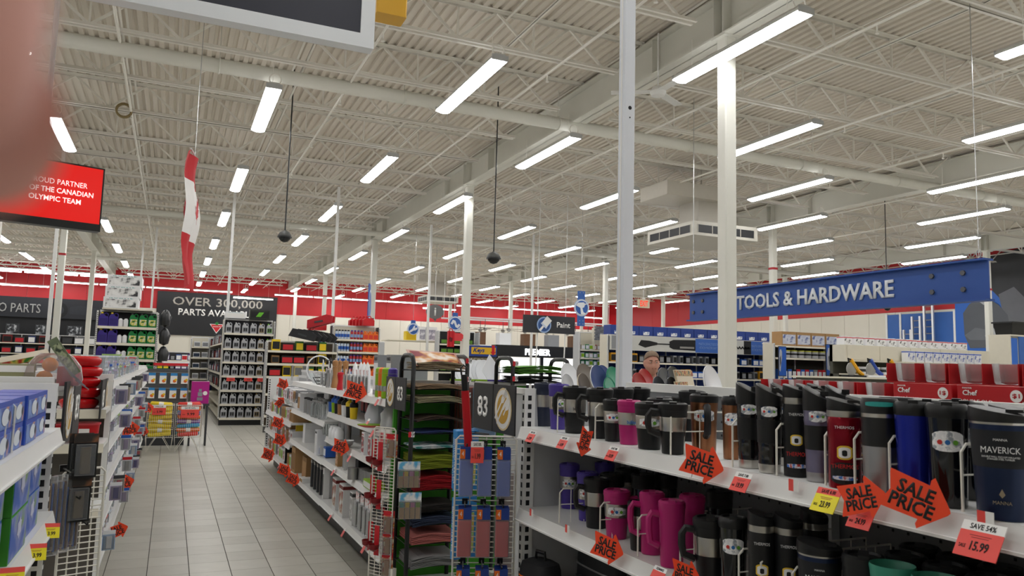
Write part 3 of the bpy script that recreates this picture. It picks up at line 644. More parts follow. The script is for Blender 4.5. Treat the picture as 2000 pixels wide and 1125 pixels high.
MB().box(1.50, 2.55, 5.455, 5.485, .12, 1.52).obj('green_end_panel', M('3C8F1E', .55, var=.04), label='bright green end board behind the placemat racks', cat='end panel')
MB().box(1.50, 2.55, 5.45, 5.49, 1.521, 1.55).obj('end_rail', WHITE, label='white rail capping the green end board', cat='rail')
R1 = Row(G3, 1.405, 'top kitchenware shelf', 'goods on the top kitchenware shelf')
clearbox = carton(.16, .2, .2, CLEAR, None, None, 'acrylic_box', 'box', flap=False)
R1.px(clearbox, 569, 'clear acrylic bin')
def ringbowl():
    t = thing('cake_stand', 'x', 'bowl'); m = MB().tube([(0, .18+.15*math.cos(a*PI/12), .17+.16*math.sin(a*PI/12)) for a in range(24)], .008, 6, True); m.obj('white_ring', PLW, t)
    MB().lathe([(.05, 0), (.07, .005), (.12, .08), (.13, .12), (.125, .12), (.11, .08), (.05, .01)], 18, Matrix.Translation((0, .18, 0))).obj('glass_bowl', GLASS, t, smooth=True); return t
R1.px(Proto(ringbowl), 592, 'glass bowl with a tall white ring')
def wirebasket():
    t = thing('wire_basket', 'x', 'basket')
    for k, (r, z) in enumerate(((.09, .005), (.12, .04), (.14, .08))): MB().tube([(r*math.cos(a*PI/8), .15+r*math.sin(a*PI/8), z) for a in range(16)], .004, 5, True).obj('hoop', BLACK, t)
    for a in range(12): MB().tube([(0, .15, .003), (.09*math.cos(a*PI/6), .15+.09*math.sin(a*PI/6), .005), (.14*math.cos(a*PI/6), .15+.14*math.sin(a*PI/6), .08)], .003, 4).obj('rib', BLACK, t)
    return t
R1.px(Proto(wirebasket), 608, 'black wire fruit basket')
def stand():
    t = thing('utensil_stand', 'x', 'rack'); MB().lathe([(.07, 0), (.07, .008), (.01, .012), (.008, .3), (.001, .31)], 14, Matrix.Translation((0, .12, 0))).obj('post', BLACK, t, smooth=True)
    for a in range(5): g = a*2*PI/5; MB().tube([(0, .12, .28), (.09*math.cos(g), .12+.09*math.sin(g), .27), (.09*math.cos(g), .12+.09*math.sin(g), .24)], .005, 5).obj('arm', BLACK, t)
    MB().box(-.05, .05, .02, .024, .19, .30, Matrix.Rotation(.5, 4, 'Y')).obj('hang_card', PLW, t); return t
SD = Proto(stand)
R1.px(SD, 621, 'black utensil carousel'); R1.px(SD, 634, 'black utensil carousel', .3)
mill = lambda c, h: turned([('body', c, [(.03, 0), (.033, .01), (.03, h*.15), (.02, h*.45), (.028, h*.7), (.03, h*.72)]), ('head', c, [(.026, h*.725), (.031, h*.8), (.03, h*.9), (.012, h*.93)]), ('knob', STS, [(.008, h*.93), (.011, h*.97), (.001, h)])], 'pepper_mill', 'mill')
MW = mill(WOOD, .30); MR = mill(REDP, .18); MS = mill(STS, .2)
R1.px(MW, 653, 'tall wooden pepper mill', .08); R1.px(MW, 673, 'tall wooden pepper mill', .2); R1.px(MW, 661, 'tall wooden pepper mill', .3); R1.px(MR, 664, 'red pepper mill'); R1.px(MS, 642, 'steel pepper mill', .05); R1.px(MS, 648, 'steel pepper mill', .2)
KC = hang_card(.055, .2, PLW, blotch('FFFFFF', 'FFFFFF', 'D8232F', 60), STS, 'utensil_card', 'package')
for k, x in enumerate((629, 636, 643)): R1.px(KC, x, 'white-carded metal utensil by the mills')
for k, x in enumerate((674, 681, 688, 695, 702, 709, 716)): R1.px(KC, x, 'white-carded knife with red logo', .03+.01*(k % 2))
CONE = turned([('cone', PLW, [(.03, 0), (.034, .02), (.03, .18), (.016, .24), (.001, .27)])], 'spatula', 'utensil', 12)
for x in (692, 703, 709, 716): R1.px(CONE, x, 'white pointed spatula', .14)
GB1 = carton(.15, .3, .33, BOXG, PLW, None, 'tall_box', 'box', 'KNIVES'); R1.px(GB1, 732, 'tall grey box with red logo', .12); R1.px(GB1, 757, 'tall grey box with red logo', .12)
def bot(c, h=.23): return turned([('base', c, [(.03, 0), (.034, .01), (.034, h*.22)]), ('clear_band', CLEAR, [(.033, h*.22), (.033, h*.4)]), ('sleeve', c, [(.035, h*.4), (.036, h*.8)]), ('cap', c, [(.036, h*.81), (.034, h*.95), (.02, h), (.001, h)])], 'infuser_bottle', 'bottle')
BG, BO, BP = bot(GRN), bot(ORG), bot(PURPLE)
for p_, x, y, d in [(BG, 741, .05, 'lime green bottle'), (BO, 747, .05, 'orange bottle'), (BG, 754, .04, 'lime green bottle'), (BP, 766, .04, 'purple bottle'), (BP, 772, .2, 'purple bottle')]: R1.px(p_, x, d, y)
TUBG, TUBP = carton(.1, .065, .07, GRN, None, None, 'food_tub', 'container', flap=False), carton(.1, .065, .07, PURPLE, None, None, 'food_tub', 'container', flap=False)
RT_ = Row(GP, 1.49, 'seen through the placemat rack', 'tubs on the tableware top')
for i, (p_, d) in enumerate([(TUBG, 'lime green food tub'), (TUBG, 'lime green food tub'), (TUBG, 'lime green food tub'), (TUBG, 'lime green food tub'), (TUBP, 'purple food tub'), (TUBP, 'purple food tub'), (TUBP, 'purple food tub')]): RT_.at(p_, .02+.0*i, .5-.07*i, d, 0)
R2 = Row(G3, 1.17, 'second kitchenware shelf', 'goods on the second kitchenware shelf')
def sippy(c1, c2): return turned([('cup', c1, [(.03, 0), (.036, .1)]), ('cap', c2, [(.038, .1), (.038, .13), (.02, .15)]), ('spout', c2, [(.012, .15), (.012, .175), (.001, .18)])], 'sports_bottle', 'bottle', 14)
cols = [(BLUEB, BLK), (GRN, BLUEB), (BLK, BLUEB), (WOOD, BLK), (PLW, BLK), (BLK, YEL), (YEL, BLK)]
for i, (c, x) in enumerate(zip(cols, (650, 656, 662, 668, 676, 685, 693))): R2.px(sippy(*c), x, ['blue', 'green and blue', 'black and blue', 'tan', 'white', 'black and yellow', 'yellow'][i]+' small bottle with capped spout', .06)
def bag(w_, h, mat, inner=None, nm='plastic_bag'):
    def b():
        t = thing(nm, 'x', 'bag'); n = 14; m = MB(); vs_ = []; rnd = random.Random(w_*100+h)
        prof = ((.9, 0), (1, .1), (.98, .35), (.85, .65), (.6, .88), (.3, 1.0))
        for f, z in prof:
            for j in range(n): g = 2*PI*j/n; k = f*(1+rnd.uniform(-.12, .12)); vs_.append((w_/2*k*math.cos(g), .1+.08*k*math.sin(g), h*z))
        m.add(vs_, [(i*n+j, i*n+(j+1)%n, (i+1)*n+(j+1)%n, (i+1)*n+j) for i in range(5) for j in range(n)]+[tuple(range(n-1, -1, -1)), tuple(range(5*n, 6*n))])
        m.obj('film', mat, t, smooth=True)
        if inner: MB().lathe([(w_*.25, .01), (w_*.3, h*.3), (w_*.1, h*.5), (.001, h*.55)], 12, Matrix.Translation((0, .1, 0)), 1, .4).obj('contents', inner, t, smooth=True)
        return t
    return Proto(b)
WB = bag(.26, .172, film('EEF2FA', .55, .25), PLW); CB = bag(.22, .168, film('F0F2F4', .35, .1), PLW)
R2.px(WB, 711, 'white translucent plastic bag'); R2.px(CB, 740, 'crinkled clear bag'); R2.px(CB, 729, 'crinkled clear bag', .2)
R2.px(turned([('plate', REDP, [(.05, 0), (.1, .015), (.1, .02), (.05, .006)]), ('rim', GRN, [(.1, .02), (.105, .022)])], 'red_dish', 'dish'), 727, 'red dish with green rim', .0)
R3 = Row(G3, .925, 'third kitchenware shelf', 'goods on the third kitchenware shelf')
GL = turned([('glass', GLASS, [(.03, 0), (.034, .005), (.04, .12), (.037, .12), (.031, .012), (.001, .01)])], 'drinking_glass', 'glass', 14)
for x, y in ((641, .05), (647, .06), (652, .06), (644, .18), (650, .2), (656, .2)): R3.px(GL, x, 'clear drinking glass', y)
JUG = turned([('body', PLW, [(.04, 0), (.045, .01), (.045, .09), (.03, .11)]), ('lid', PLW, [(.032, .11), (.03, .125), (.005, .13)])], 'white_canister', 'canister', 14)
for x in (655, 661, 667): R3.px(JUG, x, 'white lidded canister', .04)
CY = turned([('steel_body', STS, [(.035, 0), (.035, .16)]), ('rim', BLK, [(.036, .16), (.036, .175), (.02, .18)])], 'steel_canister', 'canister', 14)
for x, y in ((671, .14), (677, .14), (683, .14)): R3.px(CY, x, 'steel tall canister', y)
R3.px(turned([('bowl', STS, [(.03, 0), (.06, .02), (.075, .06), (.072, .06), (.055, .022), (.001, .008)])], 'steel_bowl', 'bowl'), 680, 'small steel mixing bowl', .0)
SB = carton(.09, .12, .18, PLW, blotch('E8E8E8', 'B33338', '6A6A70', 25), None, 'gadget_box', 'box', 'Starfrit', M('C82A30', .5, var=0))
for x in (713, 726, 739): R3.px(SB, x, 'white gadget box with red lettering', .02)
ST = carton(.2, .2, .03, PLW, None, None, 'flat_box', 'box')
for k in range(5): R3.at(ST, 6.9, .12, 'flat white box in a stack', dz=.031*k)
R4 = Row(G3, .70, 'fourth kitchenware shelf', 'goods on the fourth kitchenware shelf')
for pr, x, d, y in [(carton(.14, .15, .09, BOXW, BLUEB), 628, 'blue-faced low carton', .03), (carton(.12, .15, .1, BLUEB, PLW), 640, 'blue carton', .05), (carton(.1, .13, .19, CARD, blotch('B08A5E', 'D8B890', 'A0342C', 20), None, 'carton', 'box'), 664, 'brown printed carton', .03), (carton(.045, .14, .19, BOXW, BOXG), 677, 'narrow white carton', .03), (carton(.045, .14, .19, BOXW, BOXG), 685, 'narrow white carton', .03), (carton(.2, .15, .19, BLK, DGREY, REDP), 702, 'black carton with red strip', .1)]: R4.px(pr, x, d, y)
CAN = turned([('tin', STS, [(.045, 0), (.045, .085)]), ('tin_lid', STS, [(.047, .085), (.047, .095), (.001, .097)])], 'cake_tin', 'tin', 16)
for x, y in ((697, .0), (718, .08), (724, .08), (730, .09), (736, .1)): R4.px(CAN, x, 'round steel cake tin', y)
R4.px(carton(.3, .1, .06, GRN, BOXW), 726, 'green-fronted tray carton', .0)
R5 = Row(G3, .30, 'bottom kitchenware shelf', 'goods on the bottom kitchenware shelf')
LT = carton(.05, .06, .3, DGREY, BLK, STS, 'tool_pack', 'package'); LW_ = carton(.05, .06, .3, BOXW, DGREY, None, 'tool_pack', 'package')
for k, x in enumerate((616, 622, 628, 634)): R5.px(LT, x, 'tall dark utensil pack', .04)
R5.px(LW_, 640, 'tall pale utensil pack'); R5.px(LW_, 647, 'tall pale utensil pack', .08)
BX = carton(.17, .24, .28, BOXW, blotch('E8E8E8', 'C0B0A0', '9A3A30', 12), M('7A2A26', .5, var=.03), 'appliance_box', 'box')
R5.px(BX, 662, 'white appliance box with maroon top'); R5.px(BX, 676, 'white appliance box with maroon top', .02)
PB = carton(.1, .16, .27, BOXW, blotch('D0D0D0', '9C9C9C', 'F0F0F0', 10), DGREY, 'pan_box', 'box'); R5.px(PB, 696, 'grey-topped narrow box')
rndb = random.Random(77)
FILL = [(carton(.14, .12, .15, BOXW, BOXG, flap=False), 'white carton in the rear row'), (carton(.12, .12, .16, BOXG, DGREY, flap=False), 'grey carton in the rear row'), (carton(.13, .12, .14, DGREY, REDP, flap=False), 'dark carton in the rear row'), (carton(.12, .12, .15, CARD, CARDD, flap=False), 'brown carton in the rear row')]
for rr_, x0_, x1_ in ((R2, 5.2, 7.4), (R3, 5.2, 6.7), (R4, 5.2, 7.4), (R5, 5.2, 7.4)):
    x_ = x0_+.1
    while x_ < x1_-.08: q_ = rndb.choice(FILL); rr_.at(q_[0], x_, .34, q_[1]); x_ += .165
FK = hang_card(.12, .29, PLW, blotch('FFFFFF', 'FFFFFF', 'D8232F', 40), STS, 'cutlery_pack', 'package')
for x in (708, 717, 726, 734): R5.px(FK, x, 'white cutlery pack with red logo', .05)
R6 = Row(G3, 1.065, 'middle bay upper shelf', 'goods on the middle bay'); R7 = Row(G3, .69, 'middle bay lower shelf', 'goods on the middle bay'); R8 = Row(G3, .29, 'middle bay floor shelf', 'goods on the middle bay')
R6.px(carton(.17, .2, .2, PLW, CARD, None, 'picture_box', 'box'), 585, 'white box with brown picture'); R6.px(carton(.3, .15, .2, BOXG, DGREY), 606, 'grey storage carton', .2)
for x in (601, 607, 613): R6.px(CY, x, 'steel tall canister', .05)
JAR = turned([('glass', GLASS, [(.045, 0), (.05, .01), (.05, .13), (.035, .16)]), ('lid', STS, [(.038, .16), (.038, .185), (.001, .187)])], 'glass_jar', 'jar', 16)
for x, y in ((618, .03), (625, .04), (633, .05), (621, .16), (629, .16), (637, .16)): R6.px(JAR, x, 'lidded glass jar', y)
BWL = turned([('bowl', GLASS, [(.06, 0), (.1, .06), (.11, .09), (.105, .09), (.06, .01)])], 'glass_bowl', 'bowl'); R6.px(BWL, 572, 'stacked glass bowl', .1)
R7.px(carton(.13, .1, .26, PLW, BOXW, None, 'appliance_box', 'box', 'CHARGER'), 622, 'tall white box with orange foot', .0)
MB()
WBX = carton(.15, .2, .055, BOXW, None, None, 'flat_box', 'box')
for k in range(4): R7.px(WBX, 598, 'white flat box in a pile', .08).location.z += .056*k
R7.px(carton(.04, .2, .2, YEL, YEL), 582, 'yellow slim box', .1); R7.px(carton(.2, .2, .16, CARD, CARDD), 570, 'brown flat carton', .1)
CBX = carton(.3, .3, .3, CARD, CARDD, None, 'cardboard_box', 'box'); CBY = carton(.3, .3, .26, CARDD, CARD, None, 'cardboard_box', 'box')
R8.px(CBX, 580, 'large brown cardboard box', .03); R8.px(CBY, 602, 'large brown cardboard box', .06); R8.px(carton(.2, .25, .05, BOXW, CARD), 597, 'low open carton', .0)
R8.px(carton(.07, .2, .3, BLK, BOXW, None, 'slim_box', 'box'), 563, 'slim black box')
for rz_, z, wh in ((R6, 1.1, 'far bay, upper shelf'), (R7, .87, 'far bay, second shelf'), (R8, .59, 'far bay, third shelf'), (R5, .30, 'far bay, bottom shelf')):
    rr = Row(G3, z, wh, 'goods on the far bay'); rnd = random.Random(z)
    PR = [carton(.12, .2, .165, PLW, blotch('E8E8E8', 'B0302C', '8A8A8A', 18)), carton(.14, .2, .155, BOXW, GRN), carton(.16, .2, .145, CARD, CARDD), carton(.1, .2, .168, BOXG, BLK)]
    nm = ['white printed carton', 'green-faced carton', 'brown carton', 'grey carton']
    x = .12
    for k in range(13):
        j = rnd.choice((0, 0, 1, 2, 3)); rr.at(PR[j], x+.09, .05 if z < 1 else .14, nm[j]); x += .2
# red gadget hooks and a wire wing at the near end of the kitchenware shelves
def wing(name, label, loc, rz, w_, h, z0, step=.022):
    t = thing(name, label, 'rack', (loc[0], loc[1], 0), rz)
    MB().tube([(0, 0, z0), (0, 0, z0+h-.015), (.015, 0, z0+h), (w_-.015, 0, z0+h), (w_, 0, z0+h-.015), (w_, 0, z0)], .005, 6).obj('outer_frame', WIRE, t)
    m = MB(); z = z0+.01
    while z < z0+h-.01: m.rod((0, 0, z), (w_, 0, z), .0024, 4); z += step
    m.obj('cross_wires', WIRE, t, kind='stuff')
    for i in range(1, 4): MB().rod((w_*i/4, .004, z0), (w_*i/4, .004, z0+h), .003, 5).obj('upright_wire', WIRE, t)
    MB().rod((0, .0, z0+.05), (0, .0, z0-.02), .004, 4).obj('foot', WIRE, t); MB().box(w_-.006, w_+.03, -.01, .03, z0+.1, z0+.16).obj('bracket', WIRE, t); return t
W1 = wing('wire_wing', 'white wire wing rack holding napkin packs beside the mug shelves', (1.17, 3.21), -.35, .265, 1.1, .26)
MB().box(.185, .258, .02, .024, .28, 1.2).obj('backing_board', M('BDB2B0', .6, var=.06), W1)
W2 = wing('wire_wing', 'white wire wing rack holding brushes before the placemat rack', (1.35, 5.40), -1.0, .2, 1.1, .12)
W3 = wing('wire_wing', 'white wire wing rack holding tool packs beside the food-bag boxes', (-.33, 3.27), .35, .14, 1.05, .2)
def napkin(c):
    def b():
        t = thing('napkin_pack', 'x', 'package'); w_ = .056; h = .2
        MB().cbox(-w_/2, w_/2, -.006, .006, 0, h*.72, .004).obj('folded_napkins', c, t); MB().box(-w_/2-.002, w_/2+.002, -.0085, .0075, -.003, h*.78).obj('clear_sleeve', CLEAR, t)
        hd = MB().box(-w_/2, w_/2, -.009, -.007, h*.76, h).obj('header', M('1F3E8E', .4, var=.03), t)
        MB().box(-w_/2, -w_*.12, -.0098, -.009, h*.77, h*.97).obj('orange_patch', ORG, hd); text('4', TAGW, hd, (-w_*.3, -.0102, h*.88), h*.1, w_*.16, depth=.0006)
        return t
    return Proto(b)
NB, NR = napkin(M('7F9CF0', .6, var=.05)), napkin(M('F0686C', .6, var=.05))
for r_, (pr, z, cn) in enumerate([(NB, 1.12, 'blue'), (NR, .87, 'coral'), (NB, .62, 'blue')]):
    for c_ in range(3):
        for k in range(4):
            lx = .045+.08*c_; ly = -.03-.022*k; cth, sth = math.cos(-.35), math.sin(-.35)
            pr.put((1.17+lx*cth-ly*sth, 3.21+lx*sth+ly*cth, z-.0), -.35+.08, '%s napkin pack with navy header, %s deep on hook %s of the %s row' % (cn, nth(3-k), nth(c_), nth(r_)), 'napkin packs on the wire wing')
def hook(t_len=.14):
    t = thing('peg_hook', 'x', 'hook'); MB().tube([(0, 0, 0), (0, -t_len, 0), (0, -t_len-.01, .012)], .003, 5).obj('prong', BLK, t); MB().box(-.012, .012, -.004, .006, -.012, .012).obj('clip', BLK, t); return t
HK = Proto(hook)
for r_ in range(3):
    for c_ in range(3):
        lx = .045+.08*c_; cth, sth = math.cos(-.35), math.sin(-.35); HK.put((1.17+lx*cth, 3.21+lx*sth, 1.33-.25*r_), -.35, 'black peg hook %s of the %s napkin row' % (nth(c_), nth(r_)), 'peg hooks on the wire wing')
price((1.21, 3.06, 1.35), .055, .09, -.25, 0, 'red price card at the head of the napkin rack', 'SAVE 50%', '1.99')
def bluepack():
    t = thing('organizer_box', 'x', 'package'); MB().cbox(-.06, .06, 0, .03, 0, .27, .002).obj('box_body', M('2F86C9', .45, var=.03), t); MB().box(-.045, .045, -.002, 0, .02, .2).obj('printed_face', blotch('E8EEF0', '9CC06A', 'D8C060', 15), t); MB().rod((0, 0, .262), (0, -.17, .262), .003, 5).obj('peg', BLK, t); text('POP-UP FULL ORGANIZER', TAGW, t, (-.061, .015, .135), .012, .2, rot=(PI/2, -PI/2, -PI/2), depth=.001); return t
BPK = Proto(bluepack)
for i, (z, dy) in enumerate([(1.1, 0), (1.1, .07), (.8, 0)]): BPK.put((1.275+.02*(dy > 0), 3.34+dy, z), .25, 'blue organizer box %s behind the napkin rack' % nth(i), 'organizer boxes behind the wing')
# long red-handled tool in front of sign
t = thing('long_handled_tool', 'long red plastic handle with black grip standing before the 83 sign', 'tool', (1.21, 3.16, 1.30), 0, rot=(0, -.10, 0))
MB().cbox(-.018, .018, -.008, .008, 0, .26, .006).obj('red_handle', M('B3141F', .35, var=.03), t); MB().cbox(-.014, .014, -.009, .009, .26, .33, .006).obj('black_grip', BLK, t); MB().tube([(-.012, 0, .33), (-.014, 0, .36), (0, 0, .372), (.014, 0, .36), (.012, 0, .33)], .004, 6).obj('hang_loop', BLK, t)
# brushes and red scoops hanging on the second wing
def brushpack():
    t = thing('brush_pack', 'x', 'package'); MB().box(-.075, .075, 0, .002, .11, .17).obj('header_card', blotch('F0F0F0', 'E0E0E0', '58A8D0', 14), t); MB().box(-.075, .075, -.01, 0, 0, .12).obj('clear_bag', CLEAR, t); MB().rod((0, .0, .165), (-.05, .24, .165), .003, 5).obj('peg', BLK, t)
    for i, c in enumerate((TEAL, YEL, M('D88AB0', .5, var=.03), GRN)): 
        f = MB().box(-.066+.035*i, -.04+.035*i, -.008, -.001, .075, .105).obj('ferrule', c, t); MB().box(-.068+.035*i, -.038+.035*i, -.008, -.001, 0, .075).obj('bristles', M('C9A878', .8, var=.12, scale=60), f)
    return t
BRP = Proto(brushpack); BRP.put((1.50, 5.02, .85), -.15, 'bag of four pastel-topped brushes, higher pair', 'brush packs'); BRP.put((1.51, 5.0, .65), -.15, 'bag of four pastel-topped brushes, lower pair', 'brush packs')
def scoop():
    t = thing('red_scoop', 'x', 'utensil'); MB().box(-.02, .02, 0, .003, .0, .2).obj('card', REDP, t); m = MB().lathe([(.004, 0), (.035, .02), (.04, .05), (.036, .05), (.03, .02)], 12, Matrix.Translation((0, -.03, .03))); m.obj('scoop_cup', M('7A1018', .35, var=.03), t, smooth=True); return t
SCP = Proto(scoop)
for i, (x, y, z) in enumerate([(1.36, 5.43, .93), (1.38, 5.33, .92), (1.36, 5.43, .68), (1.38, 5.33, .66), (1.36, 5.43, .36), (1.38, 5.33, .35)]): SCP.put((x, y, z), -.9, 'dark red carded scoop, %s on the strip by the bottom shelves' % nth(i), 'scoops on the clip strip')
FCARD = hang_card(.08, .16, blotch('D8A850', 'C83A2C', 'EDE0C0', 25), REDP, WOOD, 'food_card', 'package')
for i, z in enumerate((1.02, .5, .36, .22)): FCARD.put((1.44, 5.25, z), -.6, 'colourful food-picture card, %s from the top of the brush wing' % nth(i), 'cards on the brush wing')
for i, (x, y, z) in enumerate([(1.42, 5.52, 1.10), (1.43, 5.38, 1.10)]): price((x+.012, y, z+.1), .05, .1, -PI/2+.35, 0, 'pink shelf price card %s at the end of the second shelf' % nth(i), '', '4.99', M('E07A80', .5, var=0))
# ------------------------------------------------------------------ placemat racks
def mat_rack(name, label, x0, x1, y0, y1, trays, H=1.73):
    t = thing(name, label, 'rack', (0, 0, 0))
    for x in (x0, x1):
        MB().tube([(x, y0, .16), (x, y0, H-.06), (x, y0+.03, H-.015), (x, y0+.08, H), (x, y1-.08, H), (x, y1-.03, H-.015), (x, y1, H-.06), (x, y1, .16)], .016, 8).obj('hoop_frame', BLACK, t, smooth=True)
    for z in trays:
        m = MB().tube([(x0, y0+.01, z), (x1, y0+.01, z), (x1, y1-.01, z), (x0, y1-.01, z)], .004, 5, True)
        for i in range(7): f = x0+(x1-x0)*(i+1)/8; m.rod((f, y0+.01, z), (f, y1-.01, z), .0025, 4)
        m.obj('tray', BLACK, t)
    MB().box(x0-.03, x1+.05, y0-.03, y1+.02, .13, .16).obj('base_shelf', SHELFW, t); MB().box(x0-.03, x1+.05, y0+.03, y1, 0, .13).obj('base_kick', BLACK, t)
    return t
MZ = [1.625, 1.495, 1.405, 1.285, 1.19, 1.085, .95, .81, .66, .575, .45, .30]
mat_rack('placemat_rack', 'tall black hooped rack of placemat stacks in front of the green board', 1.535, 1.93, 5.12, 5.42, MZ)
def mats(label, x0, x1, y0, y1, z, n, mat, droop=.01, jit=.012, th=.0028, gap=.0035, group='placemat stacks'):
    t = thing('placemat_stack', label, 'placemat', ((x0+x1)/2, (y0+y1)/2, z), 0, group); rnd = random.Random(z*10+x0); W_ = x1-x0; D_ = y1-y0
    for k in range(n):
        m = MB(); ox, oy = rnd.uniform(-jit, jit), rnd.uniform(-jit, jit); vs_ = []; N = 7; dr = droop*rnd.uniform(.6, 1.2)
        for s in (0, th):
            for i in range(N):
                for j in (0, 1): u = i/(N-1)*2-1; vs_.append((u*W_/2+ox, (j-.5)*D_+oy, .006+k*(th+gap)+s-dr*abs(u)**2.2*(1 if j == 0 else .4)+.003*math.sin(u*4+k)))
        o = N*2; fs = []
        for i in range(N-1): a = 2*i; fs += [(a, a+1, a+3, a+2), (a+o, a+2+o, a+3+o, a+1+o), (a, a+2, a+2+o, a+o), (a+1, a+1+o, a+3+o, a+3)]
        fs += [(0, o, o+1, 1), (2*N-2, 2*N-1, 2*N-1+o, 2*N-2+o)]
        m.add(vs_, fs).obj('placemat', mat, t)
    return t
TAN = M('A08F74', .8, var=.12, scale=12); 
for z, n, c, d, l in [(1.625, 9, TAN, .01, 'tan'), (1.495, 5, M('9A8064', .8, var=.1), .014, 'light brown'), (1.405, 6, M('B0A888', .8, var=.1), .02, 'khaki'), (1.285, 3, M('4A3A30', .8, var=.1), .03, 'dark brown drooping'), (1.19, 2, M('2C3A6A', .6, var=.1), .004, 'thin navy'), (1.085, 3, blotch('F0F0F0', 'C8D4D8', '3A8C88', 18), .004, 'white and teal striped'),
        (.95, 14, M('8A9426', .85, var=.1), .012, 'olive green'), (.81, 14, M('A5121E', .85, var=.08), .02, 'crimson'), (.66, 7, M('2A2624', .85, var=.1), .01, 'near-black'), (.575, 8, M('3C4660', .8, var=.1), .02, 'slate blue'), (.45, 10, M('C0706A', .85, var=.08), .015, 'salmon'), (.30, 10, M('8E8E8E', .8, var=.15, scale=20), .02, 'grey woven')]:
    mats('stack of %s placemats on the hooped rack' % l, 1.566, 1.90, 5.10, 5.40, z+.005, n, c, d, .006)
t = thing('printed_placemat', 'glossy printed placemat leaning on top of the tan stack', 'placemat', (1.73, 5.24, 1.705), 0, rot=(.45, .04, 0)); MB().box(-.19, .19, -.13, .13, 0, .003).obj('sheet', M('B98E80', .25, var=.05), t); MB().box(-.17, .17, -.11, .11, .003, .004).obj('print', blotch('F2E6DA', 'D89A5A', '8A2A3A', 7, .15), t)
mat_rack('placemat_rack', 'second black hooped rack with green placemats on top', 2.28, 2.74, 5.11, 5.42, [1.62, 1.55, 1.4, 1.2, 1.0])
mats('stack of leaf green placemats topping the second rack', 2.31, 2.71, 5.09, 5.40, 1.625, 8, M('5C9638', .8, var=.1), .02)
mats('stack of black placemats under the leaf green ones', 2.31, 2.71, 5.09, 5.40, 1.555, 7, M('1E1E20', .8, var=.1), .01)
for i, (x, y, z) in enumerate([(1.93, 5.10, 1.70), (1.93, 5.10, 1.57), (1.93, 5.10, 1.46), (1.93, 5.10, 1.34), (1.93, 5.10, 1.22), (1.93, 5.10, .40), (2.29, 5.09, 1.69), (2.29, 5.09, 1.58), (1.53, 5.10, 1.19)]):
    q = thing('rack_tag', 'red and white tag clipped to a placemat rack post, %s from the top' % nth(i), 'label', (x, y, z), 0, 'rack tags'); MB().box(-.02, .0, -.002, 0, -.018, .018).obj('red_half', REDP if i not in (3, 4) else TAGW, q); MB().box(0, .024, -.002, 0, -.018, .018).obj('bar_code_half', blotch('F0F0F0', 'C0C0C0', '606060', 80), q)
# vinyl tablecloth packs hung on the green board
def pack(c):
    def b():
        t = thing('tablecloth_pack', 'x', 'package'); MB().cbox(-.085, .085, -.013, .013, 0, .33, .006).obj('folded_cloth', c, t); MB().box(-.088, .088, -.0155, .0155, -.004, .35).obj('clear_sleeve', CLEAR, t); return t
    return Proto(b)
PKR, PKB = pack(M('C9481F', .5, var=.06)), pack(M('5DA7DE', .5, var=.05))
for k in range(6): PKR.put((2.04+.004*k, 5.43-.05*k, 1.18), 0, 'orange-red tablecloth pack hanging on the green board, %s from the board' % nth(k), 'tablecloth packs')
b_ = PKB.put((2.065, 5.11, 1.18), 0, 'light blue tablecloth pack at the front of the hook', 'tablecloth packs')
text('Tab\nVinyl', INK, b_, (.02, -.0165, .19), .06, .08, depth=.001); text('Nappe\nenvers', INK, b_, (-.005, -.0165, .10), .055, .11, depth=.001); MB().box(.0, .07, -.0165, -.0155, .26, .30).obj('brand_block', BLK, b_)
HK.put((2.06, 5.445, 1.55), 0, 'long hook holding the tablecloth packs', 'peg hooks on the wire wing')
# sale arrows and cards along the kitchenware shelves
for px, py, sz, tl, lab in [(553, 750, .19, .25, 'orange sale arrow by the glass bowl'), (695, 764, .22, .2, 'orange sale arrow under the carded knives'), (544, 826, .22, .2, 'orange sale arrow on the far bay second shelf'), (547, 859, .22, .2, 'orange sale arrow on the far bay third shelf'), (525, 888, .25, .2, 'orange sale arrow at the far end near the floor'), (556, 918, .21, .2, 'orange sale arrow before the cardboard boxes'), (573, 936, .2, .25, 'orange sale arrow overlapping its neighbour, at the bottom shelf'), (666, 873, .18, .2, 'orange sale arrow under the white canisters')]:
    p = onX(px, py, 1.40); sale(p, sz, RM+.75, lab, tl, -.1)
p = onX(547, 785, 1.40); sale(p, .15, .2, 'orange sale arrow seen edge-on beside the white end panel', -.9)
for i, (px, py) in enumerate([(742, 775), (733, 836), (722, 818), (687, 886), (655, 914), (649, 1002), (675, 1032), (715, 1062), (580, 938), (548, 905)]):
    p = onX(px, py, 1.4485); price(p, .06, .075, RM, -.5, 'small pink price card, %s along the kitchenware rails' % nth(i), '', '', M('E8706E', .45, var=0))
# ------------------------------------------------------------------ plates along the tableware tops
def plate(c1, c2, r):
    def b():
        t = thing('dinner_plate', 'x', 'plate'); q = Matrix.Rotation(PI/2-.28, 4, 'X') @ Matrix.Translation((0, r, 0))
        MB().lathe([(r*.5, .004), (r*.6, .0), (r*.97, .018), (r, .022), (r*.98, .025), (r*.64, .009), (.001, .008)], 26, q).obj('plate_body', c1, t, smooth=True)
        MB().lathe([(r*.90, .0222), (r*.985, .0268), (r*.985, .0274), (r*.90, .0230)], 26, q).obj('rim_band', c2, t, smooth=True); MB().box(-r*.4, r*.4, -.01, .06, 0, .006).obj('plate_stand', CLEAR, t); return t
    return Proto(b)
PW = M('E4E6EA', .2, var=.02)
def plates(pro, lab, px, Xd, z, ang, py=700):
    p = onX(px, py, Xd); pro.put((p.x, p.y, z), ang, lab, 'plates standing on top of the shelves')
P1 = plate(PW, PW, .085); P2 = plate(PW, PW, .115)
